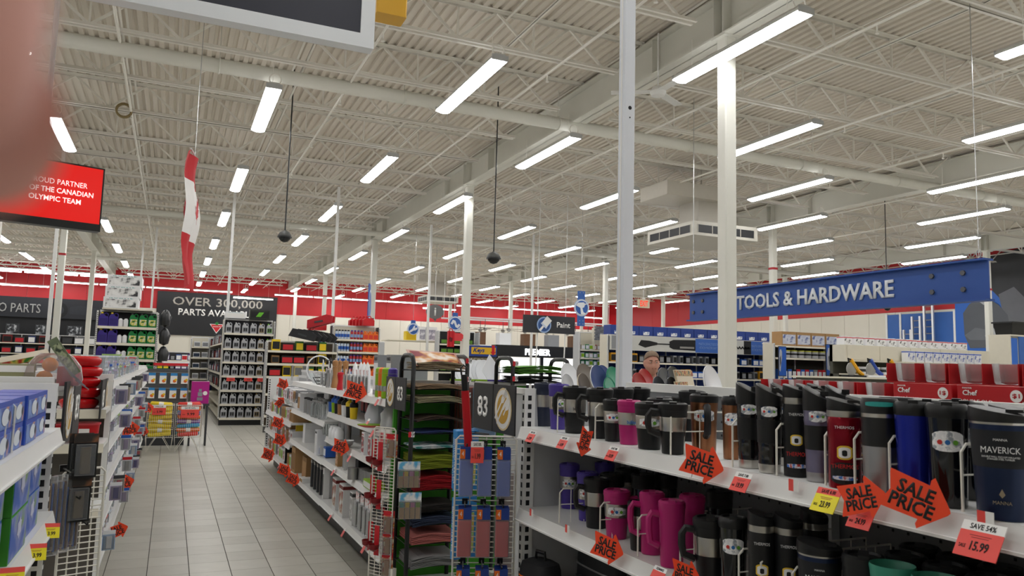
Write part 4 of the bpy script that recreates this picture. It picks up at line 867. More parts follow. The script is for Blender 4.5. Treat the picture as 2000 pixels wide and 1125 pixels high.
for i, (px, pr) in enumerate([(903, P1), (912, P2), (924, P1), (931, P2), (943, P2), (951, P2)]): plates(pr, 'white plate standing on end by the key counter, %s in line' % nth(i), px, 2.42, 1.492, PI*.12)
tr = thing('square_plate', 'white square plate standing on its corner', 'plate', onX(963, 700, 2.42).xy.to_3d()+Vector((0, 0, 1.492)), .2); MB().add([(0, 0, 0), (.1, .02, .14), (0, .05, .27), (-.09, .02, .14), (0, .01, 0), (.1, .03, .14), (0, .06, .27), (-.09, .03, .14)], [(0,1,2,3), (7,6,5,4), (0,4,5,1), (1,5,6,2), (2,6,7,3), (3,7,4,0)]).obj('plate_body', PW, tr)
TN, GY, BKP, GRP, RDP, BRW = M('CDBFA4', .3, var=.03), M('55585C', .3, var=.03), M('22252C', .25, var=.03), M('1F8A68', .25, var=.03), M('B01E22', .25, var=.03), M('70665C', .3, var=.04)
zt = 1.502
for lab, px, Xd, c1, c2, r in [('large white plate behind the navy mug', 1115, 2.4, PW, PW, 0.100), ('white side plate before the large white one', 1108, 2.3, PW, PW, 0.064), ('brown-grey dinner plate behind the purple mug', 1146, 2.4, BRW, BRW, 0.100), ('cream salad plate in front of the brown-grey one', 1140, 2.3, TN, BRW, 0.068), ('white plate with blue rim', 1172, 2.35, PW, M('3A4C86', .3, var=0), 0.096), ('white plate with blue rim, behind the other', 1182, 2.44, PW, M('3A4C86', .3, var=0), 0.096), ('green dinner plate beside the white pole', 1202, 2.44, GRP, GRP, 0.092), ('small green plate beside the white pole', 1190, 2.3, GRP, GRP, 0.060), ('red dinner plate by the clerk', 1264, 2.42, RDP, RDP, 0.088), ('red salad plate in front of the red one', 1250, 2.32, RDP, RDP, 0.076), ('charcoal dinner plate among the coloured plates', 1303, 2.42, GY, GY, 0.092), ('charcoal side plate among the coloured plates', 1288, 2.3, GY, GY, 0.068), ('black dinner plate among the coloured plates', 1322, 2.42, BKP, BKP, 0.096), ('black side plate among the coloured plates', 1314, 2.32, BKP, BKP, 0.068), ('white oval plate beside the big column', 1395, 2.46, PW, PW, 0.100)]:
    plates(plate(c1, c2, r), lab, px, Xd, zt, PI*.16, 740)
SQP = [(1350, 'square cream plate with patterned border', .105), (1341, 'small square cream plate with patterned border', .07)]
for px, lab, s in SQP:
    p = onX(px, 740, 2.44 if s > .1 else 2.36); t = thing('square_plate', lab, 'plate', (p.x, p.y, zt), PI*.16, rot=(-.25, 0, PI*.16)); MB().cbox(-s, s, 0, .012, 0, s*1.7, .008).obj('plate_body', TN, t); MB().box(-s*.98, s*.98, -.002, 0, s*1.4, s*1.66).obj('border_print', blotch('8A3A2A', 'C9A060', '4A5A50', 40), t)
for i, px in enumerate((1290, 1325, 1358, 1390, 1424)):
    p = onX(px, 760, 2.2); turned([('bowl', GLASS, [(.03, 0), (.045, .01), (.055, .06), (.052, .06), (.04, .012), (.001, .01)])], 'crystal_bowl', 'glass', 16).put((p.x, p.y, 1.502), 0, 'small cut crystal bowl on the glassware top, %s from the pole' % nth(i), 'crystal bowls')
# red gift boxes of glasses
RBX = M('B5161F', .4, var=.03)
def glassbox():
    t = thing('glass_gift_box', 'x', 'box'); w_, d, h = .235, .11, .07
    MB().box(-w_/2, w_/2, 0, d, 0, .004).box(-w_/2, w_/2, d-.003, d, 0, h).box(-w_/2, -w_/2+.003, 0, d, 0, h).box(w_/2-.003, w_/2, 0, d, 0, h).box(-.0015, .0015, 0, d, 0, h).obj('open_red_tray', RBX, t)
    for x in (-.058, .058): MB().lathe([(.04, .005), (.044, .01), (.05, .071), (.047, .071), (.041, .014), (.001, .012)], 14, Matrix.Translation((x, .05, 0))).obj('tumbler_glass', GLASS, t, smooth=True)
    return t
GBX = Proto(glassbox)
def chefbox(words, n):
    def b():
        t = thing('whisky_glass_box', 'x', 'box'); w_, d, h = .2, .1, .075
        MB().cbox(-w_/2, w_/2, 0, d, 0, h, .002).obj('red_box', RBX, t); text('Chef', TAGW, t, (-w_*.3, -.001, h*.72), h*.2, w_*.22, depth=.0008, bold=.02); text('MASTER', TAGW, t, (-w_*.34, -.001, h*.9), h*.06, w_*.14, depth=.0008); text(words, TAGW, t, (-w_*.47, -.001, h*.3), h*.34, w_*.5, depth=.0008, align='LEFT')
        r = ell(MB(), w_*.36, h*.66, .017, .017, -.001).obj('round_badge', TAGW, t); text(n, RBX, r, (w_*.36, -.0016, h*.66), .014, .02, depth=.0006, bold=.02); return t
    return Proto(b)
CH1, CH2 = chefbox('VERRE À WHISKY\nDOUBLE', '1$'), chefbox('DOUBLE OLD\nFASHIONED', '$1')
for pr, px, X, z, rz, lab in [(CH1, 1800, 2.10, 1.605, PI*1.5, 'red whisky glass box lettered in French, tilted'), (CH2, 1935, 2.10, 1.605, PI*1.5, 'red whisky glass box with round price badge'), (CH2, 2070, 2.10, 1.605, PI*1.5, 'red whisky glass box at the picture edge'), (CH1, 1505, 2.10, 1.53, PI*1.5, 'low red whisky glass box behind the tall tumblers'), (CH1, 1420, 2.10, 1.53, PI*1.5, 'low red whisky glass box near the big column')]:
    p = onX(px, 780, X); pr.put((p.x, p.y, z-.03), rz, lab, 'red whisky glass boxes')
for X, z, y0, y1, rw in [(2.12, 1.502, .75, 1.85, 'front'), (2.26, 1.502, .7, 2.45, 'middle'), (2.26, 1.575, 1.45, 2.4, 'upper middle'), (2.40, 1.502, .7, 2.55, 'rear'), (2.40, 1.575, .9, 2.5, 'upper rear'), (2.40, 1.648, .9, 1.9, 'topmost')]:
    y = y1; k = 0
    while y > y0: GBX.put((X, y, z), PI*1.5, 'red tray holding two clear tumblers, %s from the column in the %s row' % (nth(k), rw), 'red trays of clear tumblers'); k += 1; y -= .245
# perforated white pole rising from the shelving
pp = onX(1208, 740, 2.0); t = thing('power_pole', 'tall white steel pole rising from the mug shelving to the roof', 'pole', (2.03, pp.y, 0))
MB().cbox(-.03, .03, -.03, .03, .2, 6.3, .003).obj('channel', M('DFE3EA', .4, var=.03, scale=2), t); MB().box(-.033, -.029, -.006, .006, .2, 6.3).obj('cover_strip', WHITE, t); MB().rod((0, -.0315, 2.98), (0, -.029, 2.98), .01, 10).rod((0, -.0315, 2.93), (0, -.029, 2.93), .004, 8).obj('knockout_holes', SLOT, t)
# insulated lunch bags on the lower mug shelf
def lunchbag(c, trim):
    def b():
        t = thing('lunch_bag', 'x', 'bag'); n = 24; vs_ = []; prof = ((.94, 0), (1, .03), (1.02, .2), (1.0, .28), (.9, .315), (.6, .33))
        for f, z in prof:
            for j in range(n): g = 2*PI*j/n; cx = math.copysign(abs(math.cos(g))**.5, math.cos(g)); cy = math.copysign(abs(math.sin(g))**.5, math.sin(g)); vs_.append((.17*f*cx, .11*f*cy, z))
        MB().add(vs_, [(i*n+j, i*n+(j+1)%n, (i+1)*n+(j+1)%n, (i+1)*n+j) for i in range(5) for j in range(n)]+[tuple(range(n-1, -1, -1)), tuple(range(5*n, 6*n))]).obj('bag_body', c, t, smooth=True)
        MB().tube([(.174*math.copysign(abs(math.cos(2*PI*j/n))**.5, math.cos(2*PI*j/n)), .113*math.copysign(abs(math.sin(2*PI*j/n))**.5, math.sin(2*PI*j/n)), .24) for j in range(n)], .004, 5, True).obj('piping', trim, t)
        MB().cbox(-.1, .1, -.135, -.108, .03, .2, .02).obj('front_pocket', DGREY, t); MB().tube([(-.06, 0, .32), (-.05, 0, .37), (.05, 0, .37), (.06, 0, .32)], .012, 6).obj('carry_handle', BLK, t, smooth=True); return t
    return Proto(b)
LB1 = lunchbag(M('1A1B1E', .7, var=.1), STS); LB2 = lunchbag(M('202124', .7, var=.1), ORG); LB3 = lunchbag(M('8E1520', .6, var=.06), BLK)
LB1.put((1.72, 2.78, .621), RM, 'black insulated lunch bag with grey piping under the second mug shelf'); LB2.put((1.47, 2.96, .621), RM+.3, 'dark lunch bag with orange piping at the end of the mug shelving').scale = (.5, .55, .75); LB1.put((1.72, 2.4, .621), RM, 'black insulated lunch bag deeper under the mugs'); LB3.put((1.60, 1.95, .621), RM, 'red and black lunch bag beneath the magenta mugs')
# ================================================================== near side of the aisle: food bags, toys, bowls, tubs, bins
LP2 = PI/2
G1 = Unit('food_bag_gondola', 'white shelving unit of boxed food bags along the aisle', 'shelf', (-.32, -.59, 0), LP2, 3.66, .45, 1.57, [1.22]*3, [(a, a+1.22, z, .45) for a in (0, 1.22, 2.44) for z in (1.42, 1.14, .70, .22)], ends=(0, 1), endmat=WHITE, end_d=.03, back=WHITE)
MB().box(0, 3.66, .48, .95, 1.53, 1.56).obj('top_board', WHITE, G1.root)
B1 = Row(G1, 1.42, 'upper food-bag shelf', 'boxes on the upper food-bag shelf'); B2 = Row(G1, 1.14, 'lower food-bag shelf', 'boxes on the lower food-bag shelf')
def winbox(body, face, mark, w_=.19, h=.067):
    def b():
        t = thing('food_bag_box', 'x', 'box'); MB().cbox(-w_/2, w_/2, 0, .12, 0, h, .002).obj('box_body', body, t); MB().box(-w_*.46, w_*.46, -.0015, 0, h*.03, h*.8).obj('printed_face', face, t)
        ell(MB(), w_*.05, h*.45, w_*.24, h*.3, -.0025).obj('white_oval', M('DCE4EE', .5, var=.03), t); ell(MB(), w_*.28, h*.45, w_*.07, h*.18, -.003).obj('picture_spot', mark, t); return t
    return Proto(b)
WBB = winbox(M('2E52B8', .4, var=.04), blotch('7C98D0', '4A68B8', 'C89880', 12), M('3A4050', .5, var=0)); YB = winbox(M('D8C82A', .4, var=.05), blotch('C8D040', '6AA030', 'C8402A', 9), M('B03A28', .5, var=0), .2, .07)
for tier in range(2):
    for x, y in ((2.74, .03), (2.95, .035), (3.16, .03), (3.37, .035)):
        o = B1.at(WBB, x, y, 'blue and white bag box'); o.location.z += .0675*tier
        if tier: o['label'] = o['label'].replace('box,', 'box stacked above,')
    o = B1.at(YB, 2.5, .02, 'yellow and green bag box'); o.location.z += .0705*tier
    o = B1.at(YB, 2.28, .02, 'yellow and green bag box'); o.location.z += .0705*tier
def sand(body, side):
    def b():
        t = thing('sandwich_bag_box', 'x', 'box'); w_, h = .25, .117
        MB().cbox(-w_/2, w_/2, 0, .14, 0, h, .002).obj('box_body', body, t); MB().box(-w_*.48, w_*.48, -.0015, 0, .004, h-.004).obj('printed_face', blotch('3A62B8', '8A94C8', '7CA050', 8), t)
        MB().box(-w_/2-.0015, -w_/2, .0, .14, 0, h).obj('side_face', side, t); text('180 SANDWICH', TAGW, t, (-w_/2-.002, .07, h/2), .017, .1, rot=(PI/2, -PI/2, -PI/2), depth=.001); 
        m = MB(); m.add([((.026+.012*(i % 2))*math.cos(i*PI/6)*.9, -.0025, h*.6+(.026+.012*(i % 2))*math.sin(i*PI/6)*.8) for i in range(12)], [tuple(range(12))]); m.obj('starburst', M('C8CCE4', .5, var=.04), t); return t
    return Proto(b)
SBL, SGR = sand(BLUEB, BLUEB), sand(M('3E9A2A', .45, var=.04), M('3E8F26', .45, var=.04))
for tier in range(2):
    for pr, x, d, y in [(SBL, 2.74, 'blue sandwich bag box', .035), (SBL, 2.46, 'blue sandwich bag box beside the yellow cards', .03), (SGR, 3.02, 'green sandwich bag box', .02), (SBL, 3.30, 'blue sandwich bag box by the end panel', .03)]:
        o = B2.at(pr, x, y, d); o.location.z += .118*tier
        if tier: o['label'] = o['label'].replace('box', 'box stacked above', 1)
B0 = Row(G1, .70, 'lowest food-bag shelf', 'boxes on the lowest food-bag shelf')
for k, x in enumerate((2.7, 2.92, 3.14, 3.36)): B0.at(YB, x, .04, 'yellow bag box') 
DVL = DV
for i, px in enumerate((20, 36)): p = onX(px, 830, -.34); DV.put((-.32, p.y, 1.421), LP2, 'white wire divider on the food-bag shelf, %s from the yellow boxes' % nth(i), 'wire dividers between food-bag boxes')
for i, (px, py) in enumerate([(100, 1022), (72, 1062), (25, 1108)]):
    p = onX(px, py, -.315); price(p, .056, .046, .6, -.25, 'yellow price card on the lower food-bag rail, %s from the end' % nth(i), '', '3.99', TAGY, .12, TAGRED)
# endcap behind, with bagged toys on its top
E1 = Unit('toy_endcap', 'short shelving endcap with bagged toys on top', 'shelf', (-.37, 3.62, 0), PI, .5, .48, 1.555, [.5], [(0, .5, z, .46) for z in (1.555, 1.1, .7, .25)], ends=(0, 0), back=WHITE)
t = thing('toy_bag', 'clear bag with two orange balls and a pink toy on the endcap', 'bag', (-.385, 3.22, 1.5575), .1); t.scale = (.582,)*3
MB().lathe([(.5, 0), (.55, .2), (.5, .6), (.35, .9), (.25, 1.0)], 18, Matrix.Diagonal((.3, .2, .2, 1))).obj('film', film('F4F0F2', .12, .1), t, smooth=True)
for x, z in ((-.045, .05), (-.02, .13)): MB().lathe([(.0005, -.045), (.026, -.037), (.042, -.016), (.045, 0), (.042, .016), (.026, .037), (.0005, .045)], 16, Matrix.Translation((x, -.04, z))).obj('orange_ball', M('F0951A', .35, var=.04), t, smooth=True)
MB().cbox(.02, .14, -.03, .06, .002, .12, .03).obj('pink_toy', M('B84A5E', .4, var=.1), t)
for k in range(5): MB().bar((.04+.02*k, -.06, .14-.025*k), (.12+.02*k, -.06, .06-.02*k), .006).obj('grey_stripe', M('8A8890', .5, var=0), t)
t = thing('header_card', 'silver-green folded header card of the toy bag, sticking up', 'card', (-.31, 3.2, 1.60), 0, rot=(.1, -.6, 0)); t.scale = (.582,)*3; MB().box(-.03, .03, -.002, .002, 0, .26).obj('card', M('7E8A6A', .3, .4, var=.15), t); MB().box(-.02, .02, -.0035, -.002, .03, .22).obj('print', blotch('5A6A40', 'B0B890', '2E3A28', 20), t)
t = thing('toy_package', 'olive toy package with barcode label beside the orange balls', 'package', (-.5, 3.22, 1.5575), .15); t.scale = (.582,)*3; MB().cbox(-.1, .1, -.05, .05, 0, .13, .004).obj('box_body', M('9A9A72', .5, var=.05), t); MB().box(-.09, .09, -.052, -.05, .08, .12).obj('barcode_label', TAGW, t); MB().box(-.09, .09, -.052, -.05, .02, .055).obj('text_label', M('D8DCE0', .5, var=0), t)
t = thing('board_game', 'tilted flat toy box with red and green print', 'box', (-.49, 3.28, 1.645), .2, rot=(.25, -.25, .2)); t.scale = (.582,)*3; MB().cbox(-.14, .14, -.06, .06, 0, .03, .003).obj('box_body', M('B9AE96', .5, var=.04), t); MB().box(-.12, .12, -.062, -.06, .003, .027).obj('print', blotch('B8302A', 'D8C060', '3A8A3A', 14), t)
t = thing('toy_tub', 'green lidded toy tub at the far corner of the endcap', 'tub', (-.62, 3.22, 1.5575), 0); t.scale = (.582,)*3; MB().lathe([(.06, 0), (.075, .12), (.07, .13), (.001, .135)], 16).obj('tub_body', M('1F6A3A', .4, var=.05), t, smooth=True); MB().lathe([(.08, .125), (.08, .14), (.001, .142)], 16).obj('lid', PLW, t, smooth=True)
# packs on the wire wing
TP = hang_card(.078, .155, BLK, blotch('2A2420', '8A5A3A', '1A1A1A', 10), M('6E6048', .35, .7, var=.05), 'tool_card', 'package', .012)
for i, (x, y, z) in enumerate([(-.256, 3.155, 1.235), (-.274, 3.185, 1.235), (-.268, 3.165, 1.08), (-.285, 3.195, 1.08)]): TP.put((x, y, z), .25, 'black carded kitchen tool on the wire wing, %s pack' % nth(i), 'black tool cards')
SKW = Proto(lambda: (lambda t: (MB().box(-.022, .022, -.006, .006, 0, .25).obj('clear_sleeve', CLEAR, t), [MB().box(-.018+.008*i, -.013+.008*i, -.004, .004, .012, .225).obj('skewer', c, t) for i, c in enumerate((WOOD, PURPLE, CARD, BLUEB, DWOOD))], t)[2])(thing('skewer_pack', 'x', 'package')))
for i in range(6): SKW.put((-.35+.013*i, 3.1+.018*i, 1.0-.02*(i % 2)), .5, 'clear sleeve of coloured skewers beside the wire wing, %s in the bunch' % nth(i), 'skewer packs')
for i in range(3): HK.put((-.33+.03*i, 3.24, 1.26-.09*i), .3, 'black hook among the skewer packs, %s down' % nth(i), 'peg hooks on the wire wing')
# bowls endcap of the container gondola
E2 = Unit('bowl_endcap', 'endcap shelf with a stack of red plastic rings and tubs', 'shelf', (-.78, 5.02, 0), 0, .46, .42, 1.52, [.46], [(0, .46, z, .40) for z in (1.36, 1.165, .8, .25)], ends=(0, 0), back=M('55504A', .6, var=.05), rail=M('D8D2C0', .5, var=.03))
BOW = turned([('ring_body', M('C4141A', .2, var=.03), [(.061, 0), (.088, .003), (.101, .02), (.105, .034), (.101, .048), (.081, .0595), (.041, .0605), (.037, .047), (.001, .045)])], 'red_bowl', 'bowl', 24)
for k in range(5): BOW.put((-.475+.008*(k % 2), 5.16, 1.362+.0608*k), .2*k, 'shiny red plastic bowl, %s from the bottom of the stack' % nth(k), 'stacked red bowls')
RTB = turned([('tub', M('C01820', .3, var=.03), [(.061, 0), (.067, .004), (.074, .1)]), ('rim', M('D8505A', .3, var=.03), [(.079, .1), (.081, .111), (.001, .113)])], 'red_tub', 'tub', 20)
for i, (x, y) in enumerate([(-.60, 5.14), (-.43, 5.16)]):
    o = RTB.put((x, y, 1.167), 0, 'red lidded tub under the bowls, %s from the aisle' % nth(1-i), 'red tubs'); MB().box(-.027, .027, -.077, -.074, .02, .08).obj('white_label', TAGW, o)
# container gondola running down the aisle
G2 = Unit('container_gondola', 'long white shelving unit of clear food containers along the aisle', 'shelf', (-.36, 5.5, 0), LP2, 9.6, .45, 1.52, [1.2]*8, [(a*1.2, a*1.2+1.2, z, .45) for a in range(8) for z in (1.49, 1.26, 1.05, .80, .55, .28)], ends=(1, 1), endmat=WHITE)
tub_c = lambda c, lid, w_, h: (lambda: (lambda t: (MB().cbox(-w_/2, w_/2, 0, .14, 0, h*.86, .012).obj('tub', c, t), MB().cbox(-w_/2-.004, w_/2+.004, -.004, .144, h*.86, h, .012).obj('lid', lid, t), MB().box(-w_*.3, w_*.3, -.002, 0, h*.15, h*.6).obj('paper_label', blotch('E8EAF0', '9AB0D0', 'C89A80', 30), t), t)[3])(thing('food_container', 'x', 'container')))
LILAC = M('B8A8C8', .4, var=.05); TC = [Proto(tub_c(film('E6EEF2', .3), M('DCE6EC', .4, var=.03), .14, .09)), Proto(tub_c(film('E8E8F4', .35), LILAC, .12, .07)), Proto(tub_c(film('E8F0E0', .35), M('A8C878', .4, var=.05), .13, .097)), Proto(tub_c(film('E0E8F4', .3), BLUEB, .11, .118)), Proto(tub_c(film('F0E8E4', .3), REDP, .12, .084))]
TN_ = ['clear tub with pale lid', 'clear tub with lilac lid', 'clear tub with green lid', 'clear tub with blue lid', 'clear tub with red lid']
rnd = random.Random(5)
for z, wh in ((1.49, 'top'), (1.26, 'second'), (1.05, 'third'), (.80, 'fourth'), (.55, 'fifth'), (.28, 'bottom')):
    rr = Row(G2, z, wh+' container shelf', 'food containers along the aisle'); x = .15; cnt = 0
    while x < 6.4 and cnt < 36:
        j = rnd.choice((0, 0, 0, 1, 1, 2, 3, 4)); o = rr.at(TC[j], x, .03+rnd.uniform(0, .03), TN_[j], rnd.uniform(-.06, .06)); cnt += 1
        if rnd.random() < .6 and j not in (3,): rr.at(TC[j], x, .04, TN_[j]+' on top of another', 0, [.0905, .0705, .0975, .1185, .0845][j])
        x += rnd.uniform(.14, .22)
# small packs clipped along the shelf edges
rnd = random.Random(12); CLP = [(hang_card(.08, .13, c, h_, it, 'clip_strip_pack', 'package', .014), nm) for c, h_, it, nm in ((PLW, BLUEB, LILAC, 'white clip-strip pack with blue header'), (PLW, REDP, STS, 'white clip-strip pack with red header'), (LILAC, PLW, PURPLE, 'lilac clip-strip pack'), (M('9FB8D8', .5, var=.05), PLW, PLW, 'pale blue clip-strip pack'), (M('C8C0B0', .5, var=.05), DGREY, REDP, 'beige clip-strip pack'))]
for k in range(34):
    j = rnd.randrange(5); y_ = 6.0+.2*k+rnd.uniform(-.05, .05); z_ = rnd.choice((1.33, 1.1, .87, .62, .36)); CLP[j][0].put((-.305, y_, z_), .25, '%s clipped to the container shelves, %s pack down the aisle' % (CLP[j][1], nth(k) if k < 29 else ['thirtieth', 'thirty-first', 'thirty-second', 'thirty-third', 'thirty-fourth'][k-29]), 'clip-strip packs')
# upright bottles and bags on the top
RG = Row(G2, 1.49, 'top container shelf', 'goods on the container top shelf')
JUGC = turned([('body', film('C8D8DC', .35), [(.04, 0), (.046, .006), (.05, .13)]), ('lid', DGREY, [(.052, .13), (.052, .147), (.001, .15)])], 'pitcher', 'pitcher', 16)
for k in range(4): RG.at(JUGC, .2+.13*k, .32, 'clear pitcher with grey lid')
RG.at(carton(.14, .14, .15, BLUEB, PLW), 3.2, .28, 'blue storage carton'); RG.at(carton(.35, .14, .04, LILAC, PLW), 2.1, .28, 'lilac flat carton'); RG.at(carton(.35, .14, .04, LILAC, PLW), 2.1, .28, 'lilac flat carton', 0, .0415); RG.at(carton(.14, .12, .04, ORG, CARD), .35, .16, 'orange-brown low carton')
for i, (px, py, sz, tl) in enumerate([(255, 838, .2, -.2), (287, 797, .26, -.2), (243, 943, .2, -.25), (230, 1036, .19, -.3), (279, 842, .2, .2)]):
    p = onX(px, py, -.31); sale(p, sz*.85, .3, 'orange sale arrow beside the clear containers, %s' % ['near the bins', 'overlapping the yellow bin', 'low by the wire wing', 'lowest of all', 'small and folded'][i], tl, -.1)
# wire bins
def wirebin(label, loc, fillcols, rim, rnd, lc):
    t = thing('wire_bin', label, 'bin', loc); w_, d, h = .44, .42, .82; z0 = .25
    MB().tube([(-w_/2, 0, h), (w_/2, 0, h), (w_/2, d, h), (-w_/2, d, h)], .006, 5, True).obj('top_hoop', WIRE, t); MB().tube([(-w_/2, 0, z0), (w_/2, 0, z0), (w_/2, d, z0), (-w_/2, d, z0)], .005, 5, True).obj('bottom_hoop', WIRE, t)
    m = MB()
    for i in range(15): x = -w_/2+w_*i/14; m.rod((x, 0, z0), (x, 0, h), .002, 4).rod((x, d, z0), (x, d, h), .002, 4)
    for i in range(1, 8): y = d*i/8; m.rod((-w_/2, y, z0), (-w_/2, y, h), .002, 4).rod((w_/2, y, z0), (w_/2, y, h), .002, 4)
    for k in range(1, 4): z = z0+(h-z0)*k/4; m.tube([(-w_/2, 0, z), (w_/2, 0, z), (w_/2, d, z), (-w_/2, d, z)], .003, 4, True)
    for i in range(8): m.rod((-w_/2+w_*i/7, 0, z0), (-w_/2+w_*i/7, d, z0), .002, 4)
    m.obj('wire_mesh', WIRE, t, kind='stuff')
    for y in (0, d): MB().tube([(-w_/2, y, z0), (-w_/2+.02, y, 0), (-w_*.12, y, z0)], .006, 5).obj('leg', WIRE, t); MB().tube([(w_/2, y, z0), (w_/2-.02, y, 0), (w_*.12, y, z0)], .006, 5).obj('leg', WIRE, t)
    n = 0
    for z in [z0+.05+.075*k for k in range(8)]:
        for q in range(3):
            c, cn = rnd.choice(fillcols); L = rnd.uniform(.34, .4); a = rnd.uniform(-.12, .12); tl = rnd.uniform(-.08, .08)
            mt = Matrix.Rotation(a, 4, 'Z') @ Matrix.Rotation(tl, 4, 'Y')
            o = thing('foam_tube', '%s %s in the %s bin, %s from the bottom' % (cn, rim, lc, nth(n)), 'toy', (loc[0], loc[1]+.08+.13*q, z), 0, 'loose goods in the wire bins', rot=mt.to_euler())
            m2 = MB(); r = .036; m2.lathe([(r*.6, -L/2), (r, -L/2+.02), (r, L/2-.02), (r*.6, L/2)], 10, Matrix.Rotation(PI/2, 4, 'Y')); m2.obj('tube_body', c, o, smooth=True); MB().lathe([(r*1.03, -.04), (r*1.03, .04)], 10, Matrix.Rotation(PI/2, 4, 'Y')).obj('paper_band', TAGW if n % 2 else c, o); n += 1
    return t
Y5 = M('E6CC1C', .5, var=.06); cset = [(M('D8342A', .5, var=.05), 'red'), (M('2F9AC8', .5, var=.05), 'blue'), (M('8CB82A', .5, var=.05), 'lime'), (M('7A4A9A', .5, var=.05), 'violet'), (M('E06A2A', .5, var=.05), 'orange')]
wirebin('white wire bin heaped with yellow tubes beside the aisle', (-.10, 15.1, 0), [(Y5, 'yellow')], 'foam tube', random.Random(1), 'yellow')
wirebin('white wire bin heaped with mixed bright tubes beside the aisle', (.37, 15.1, 0), cset, 'foam tube', random.Random(2), 'mixed')
price((-.13, 15.08, .82), .22, .17, 0, 0, 'red value card hung on the yellow bin', 'VALUE', '5.99'); price((.38, 15.08, .80), .3, .2, 0, 0, 'red price card reading 9.99 hung on the mixed bin', 'SAVE 54%', '9.99')
# card rack and purple box above the bins
t = thing('card_rack', 'chrome display rack of white hanging cards behind the bins', 'rack', (-.05, 16.2, 0)); MB().box(-.36, .38, .03, .06, .3, 1.45).obj('back_grid', M('6A6C70', .4, .6, var=.05), t); MB().box(-.36, .38, -.02, .3, 0, .3).obj('base', DGREY, t); MB().tube([(-.36, 0, .3), (-.36, 0, 1.5), (.38, 0, 1.5), (.38, 0, .3)], .012, 6).obj('tube_frame', STS, t, smooth=True)
for z in (1.38, 1.08): MB().rod((-.36, -.03, z), (.38, -.03, z), .006, 5).obj('hook_bar', STS, t)
def wcard():
    t = thing('juice_card', 'x', 'package'); MB().box(-.06, .06, -.01, 0, 0, .2).obj('white_card', TAGW, t); MB().box(-.06, .06, -.012, -.01, .15, .2).obj('blue_top', M('2F86C9', .5, var=.03), t); ell(MB(), .015, .05, .03, .03, -.0125).obj('orange_fruit', ORG, t); ell(MB(), .035, .075, .022, .022, -.0128).obj('yellow_fruit', YEL, t); return t
WC = Proto(wcard)
for r_ in range(2):
    for c_ in range(4): WC.put((-.30+.19*c_, 16.16, 1.17-.28*r_), 0, 'white hanging card with fruit picture, %s in the %s row' % (nth(c_), nth(r_)), 'hanging fruit cards')
t = thing('blender_box', 'magenta appliance box with a blender picture above the bins', 'box', (.56, 16.0, .0), 0); MB().cbox(-.16, .16, 0, .25, .80, 1.22, .003).obj('box_body', M('B01E86', .4, var=.03), t); MB().box(-.18, .18, -.02, .3, .76, .80).box(-.16, -.13, 0, .28, 0, .76).box(.13, .16, 0, .28, 0, .76).obj('stand', DGREY, t)
bb = MB().box(-.05, .05, -.003, 0, .86, .92).box(-.04, .04, -.003, 0, .94, 1.02).box(-.025, .025, -.003, 0, 1.03, 1.08).obj('blender_picture', M('9AA0A8', .4, .5, var=.05), t); ell(MB(), .09, 1.0, .04, .04, -.003).obj('round_mark', TAGW, t)
t = thing('boxed_set', 'red and white flat boxes lying on the card rack', 'box', (.02, 16.15, 1.51), .1); MB().cbox(-.3, .3, 0, .25, 0, .05, .003).obj('red_box', REDP, t); MB().cbox(-.15, .32, 0, .25, .051, .085, .003).obj('white_box', PLW, t)
# ================================================================== far shelving
CREAMR = M('D9D3C2', .5, var=.03); DKB = M('34343A', .6, var=.05)
def zat(px, py, Y): return onY(px, py, Y).z
def jug(body, label, cap, w_=.15, d=.1, h=.27, name='oil_jug', grip=1):
    def b():
        t = thing(name, 'x', 'jug')
        p = [(-w_/2, 0), (w_/2, 0), (w_/2, h*.62), (w_*.42, h*.7), (w_*.18, h*.72), (w_*.02, h*.86), (-w_*.22, h*.9), (-w_*.4, h*.8), (-w_/2, h*.62)]
        n = len(p); MB().add([(x, 0, z) for x, z in p]+[(x, d, z) for x, z in p], [tuple(range(n)), tuple(range(2*n-1, n-1, -1))]+[(i, i+n, (i+1) % n+n, (i+1) % n) for i in range(n)]).obj('jug_body', body, t)
        MB().tube([(w_*.0, d/2, h*.84), (w_*.2, d/2, h*.95), (w_*.4, d/2, h*.9), (w_*.47, d/2, h*.7)], .012, 6).obj('handle', body, t, smooth=True)
        MB().lathe([(.022, h*.88), (.022, h*.98), (.018, h)], 10, Matrix.Translation((-w_*.2, d/2, 0))).obj('cap', cap, t, smooth=True)
        l = MB().box(-w_*.4, w_*.4, -.002, 0, h*.1, h*.55).obj('label', label, t)
        if grip: MB().box(-w_*.28, -w_*.06, -.004, -.002, h*.2, h*.5).box(w_*.04, w_*.26, -.004, -.002, h*.2, h*.5).obj('label_mark', BLK, l)
        return t
    return Proto(b)
SILJ = M('BDBFC3', .35, .2, var=.04); SL = M('8A8C92', .4, .2, var=.05)
JS_ = [jug(SILJ, SL, STS)]*4+[jug(SILJ, M('8A7A5A', .4, .2, var=.05), M('B09858', .4, .5, var=0))]+[jug(SILJ, M('6A9A4A', .4, var=.05), M('7AC03A', .4, var=0))]
YO = 20.8; zs = [zat(480, y, YO) for y in (651, 681, 707, 734, 762, 789, 816)]
OIL = Unit('oil_endcap', 'tall endcap of grey motor oil jugs at the end of the aisle', 'shelf', (1.20, YO, 0), 0, 1.22, .4, zs[0]+.34, [1.22], [(0, 1.22, z, .4) for z in zs], base=.16, back=DKB, ends=(1, 1), endmat=CREAMR, rail=CREAMR, deck=CREAMR, kick=BLACK, kick_in=.02)
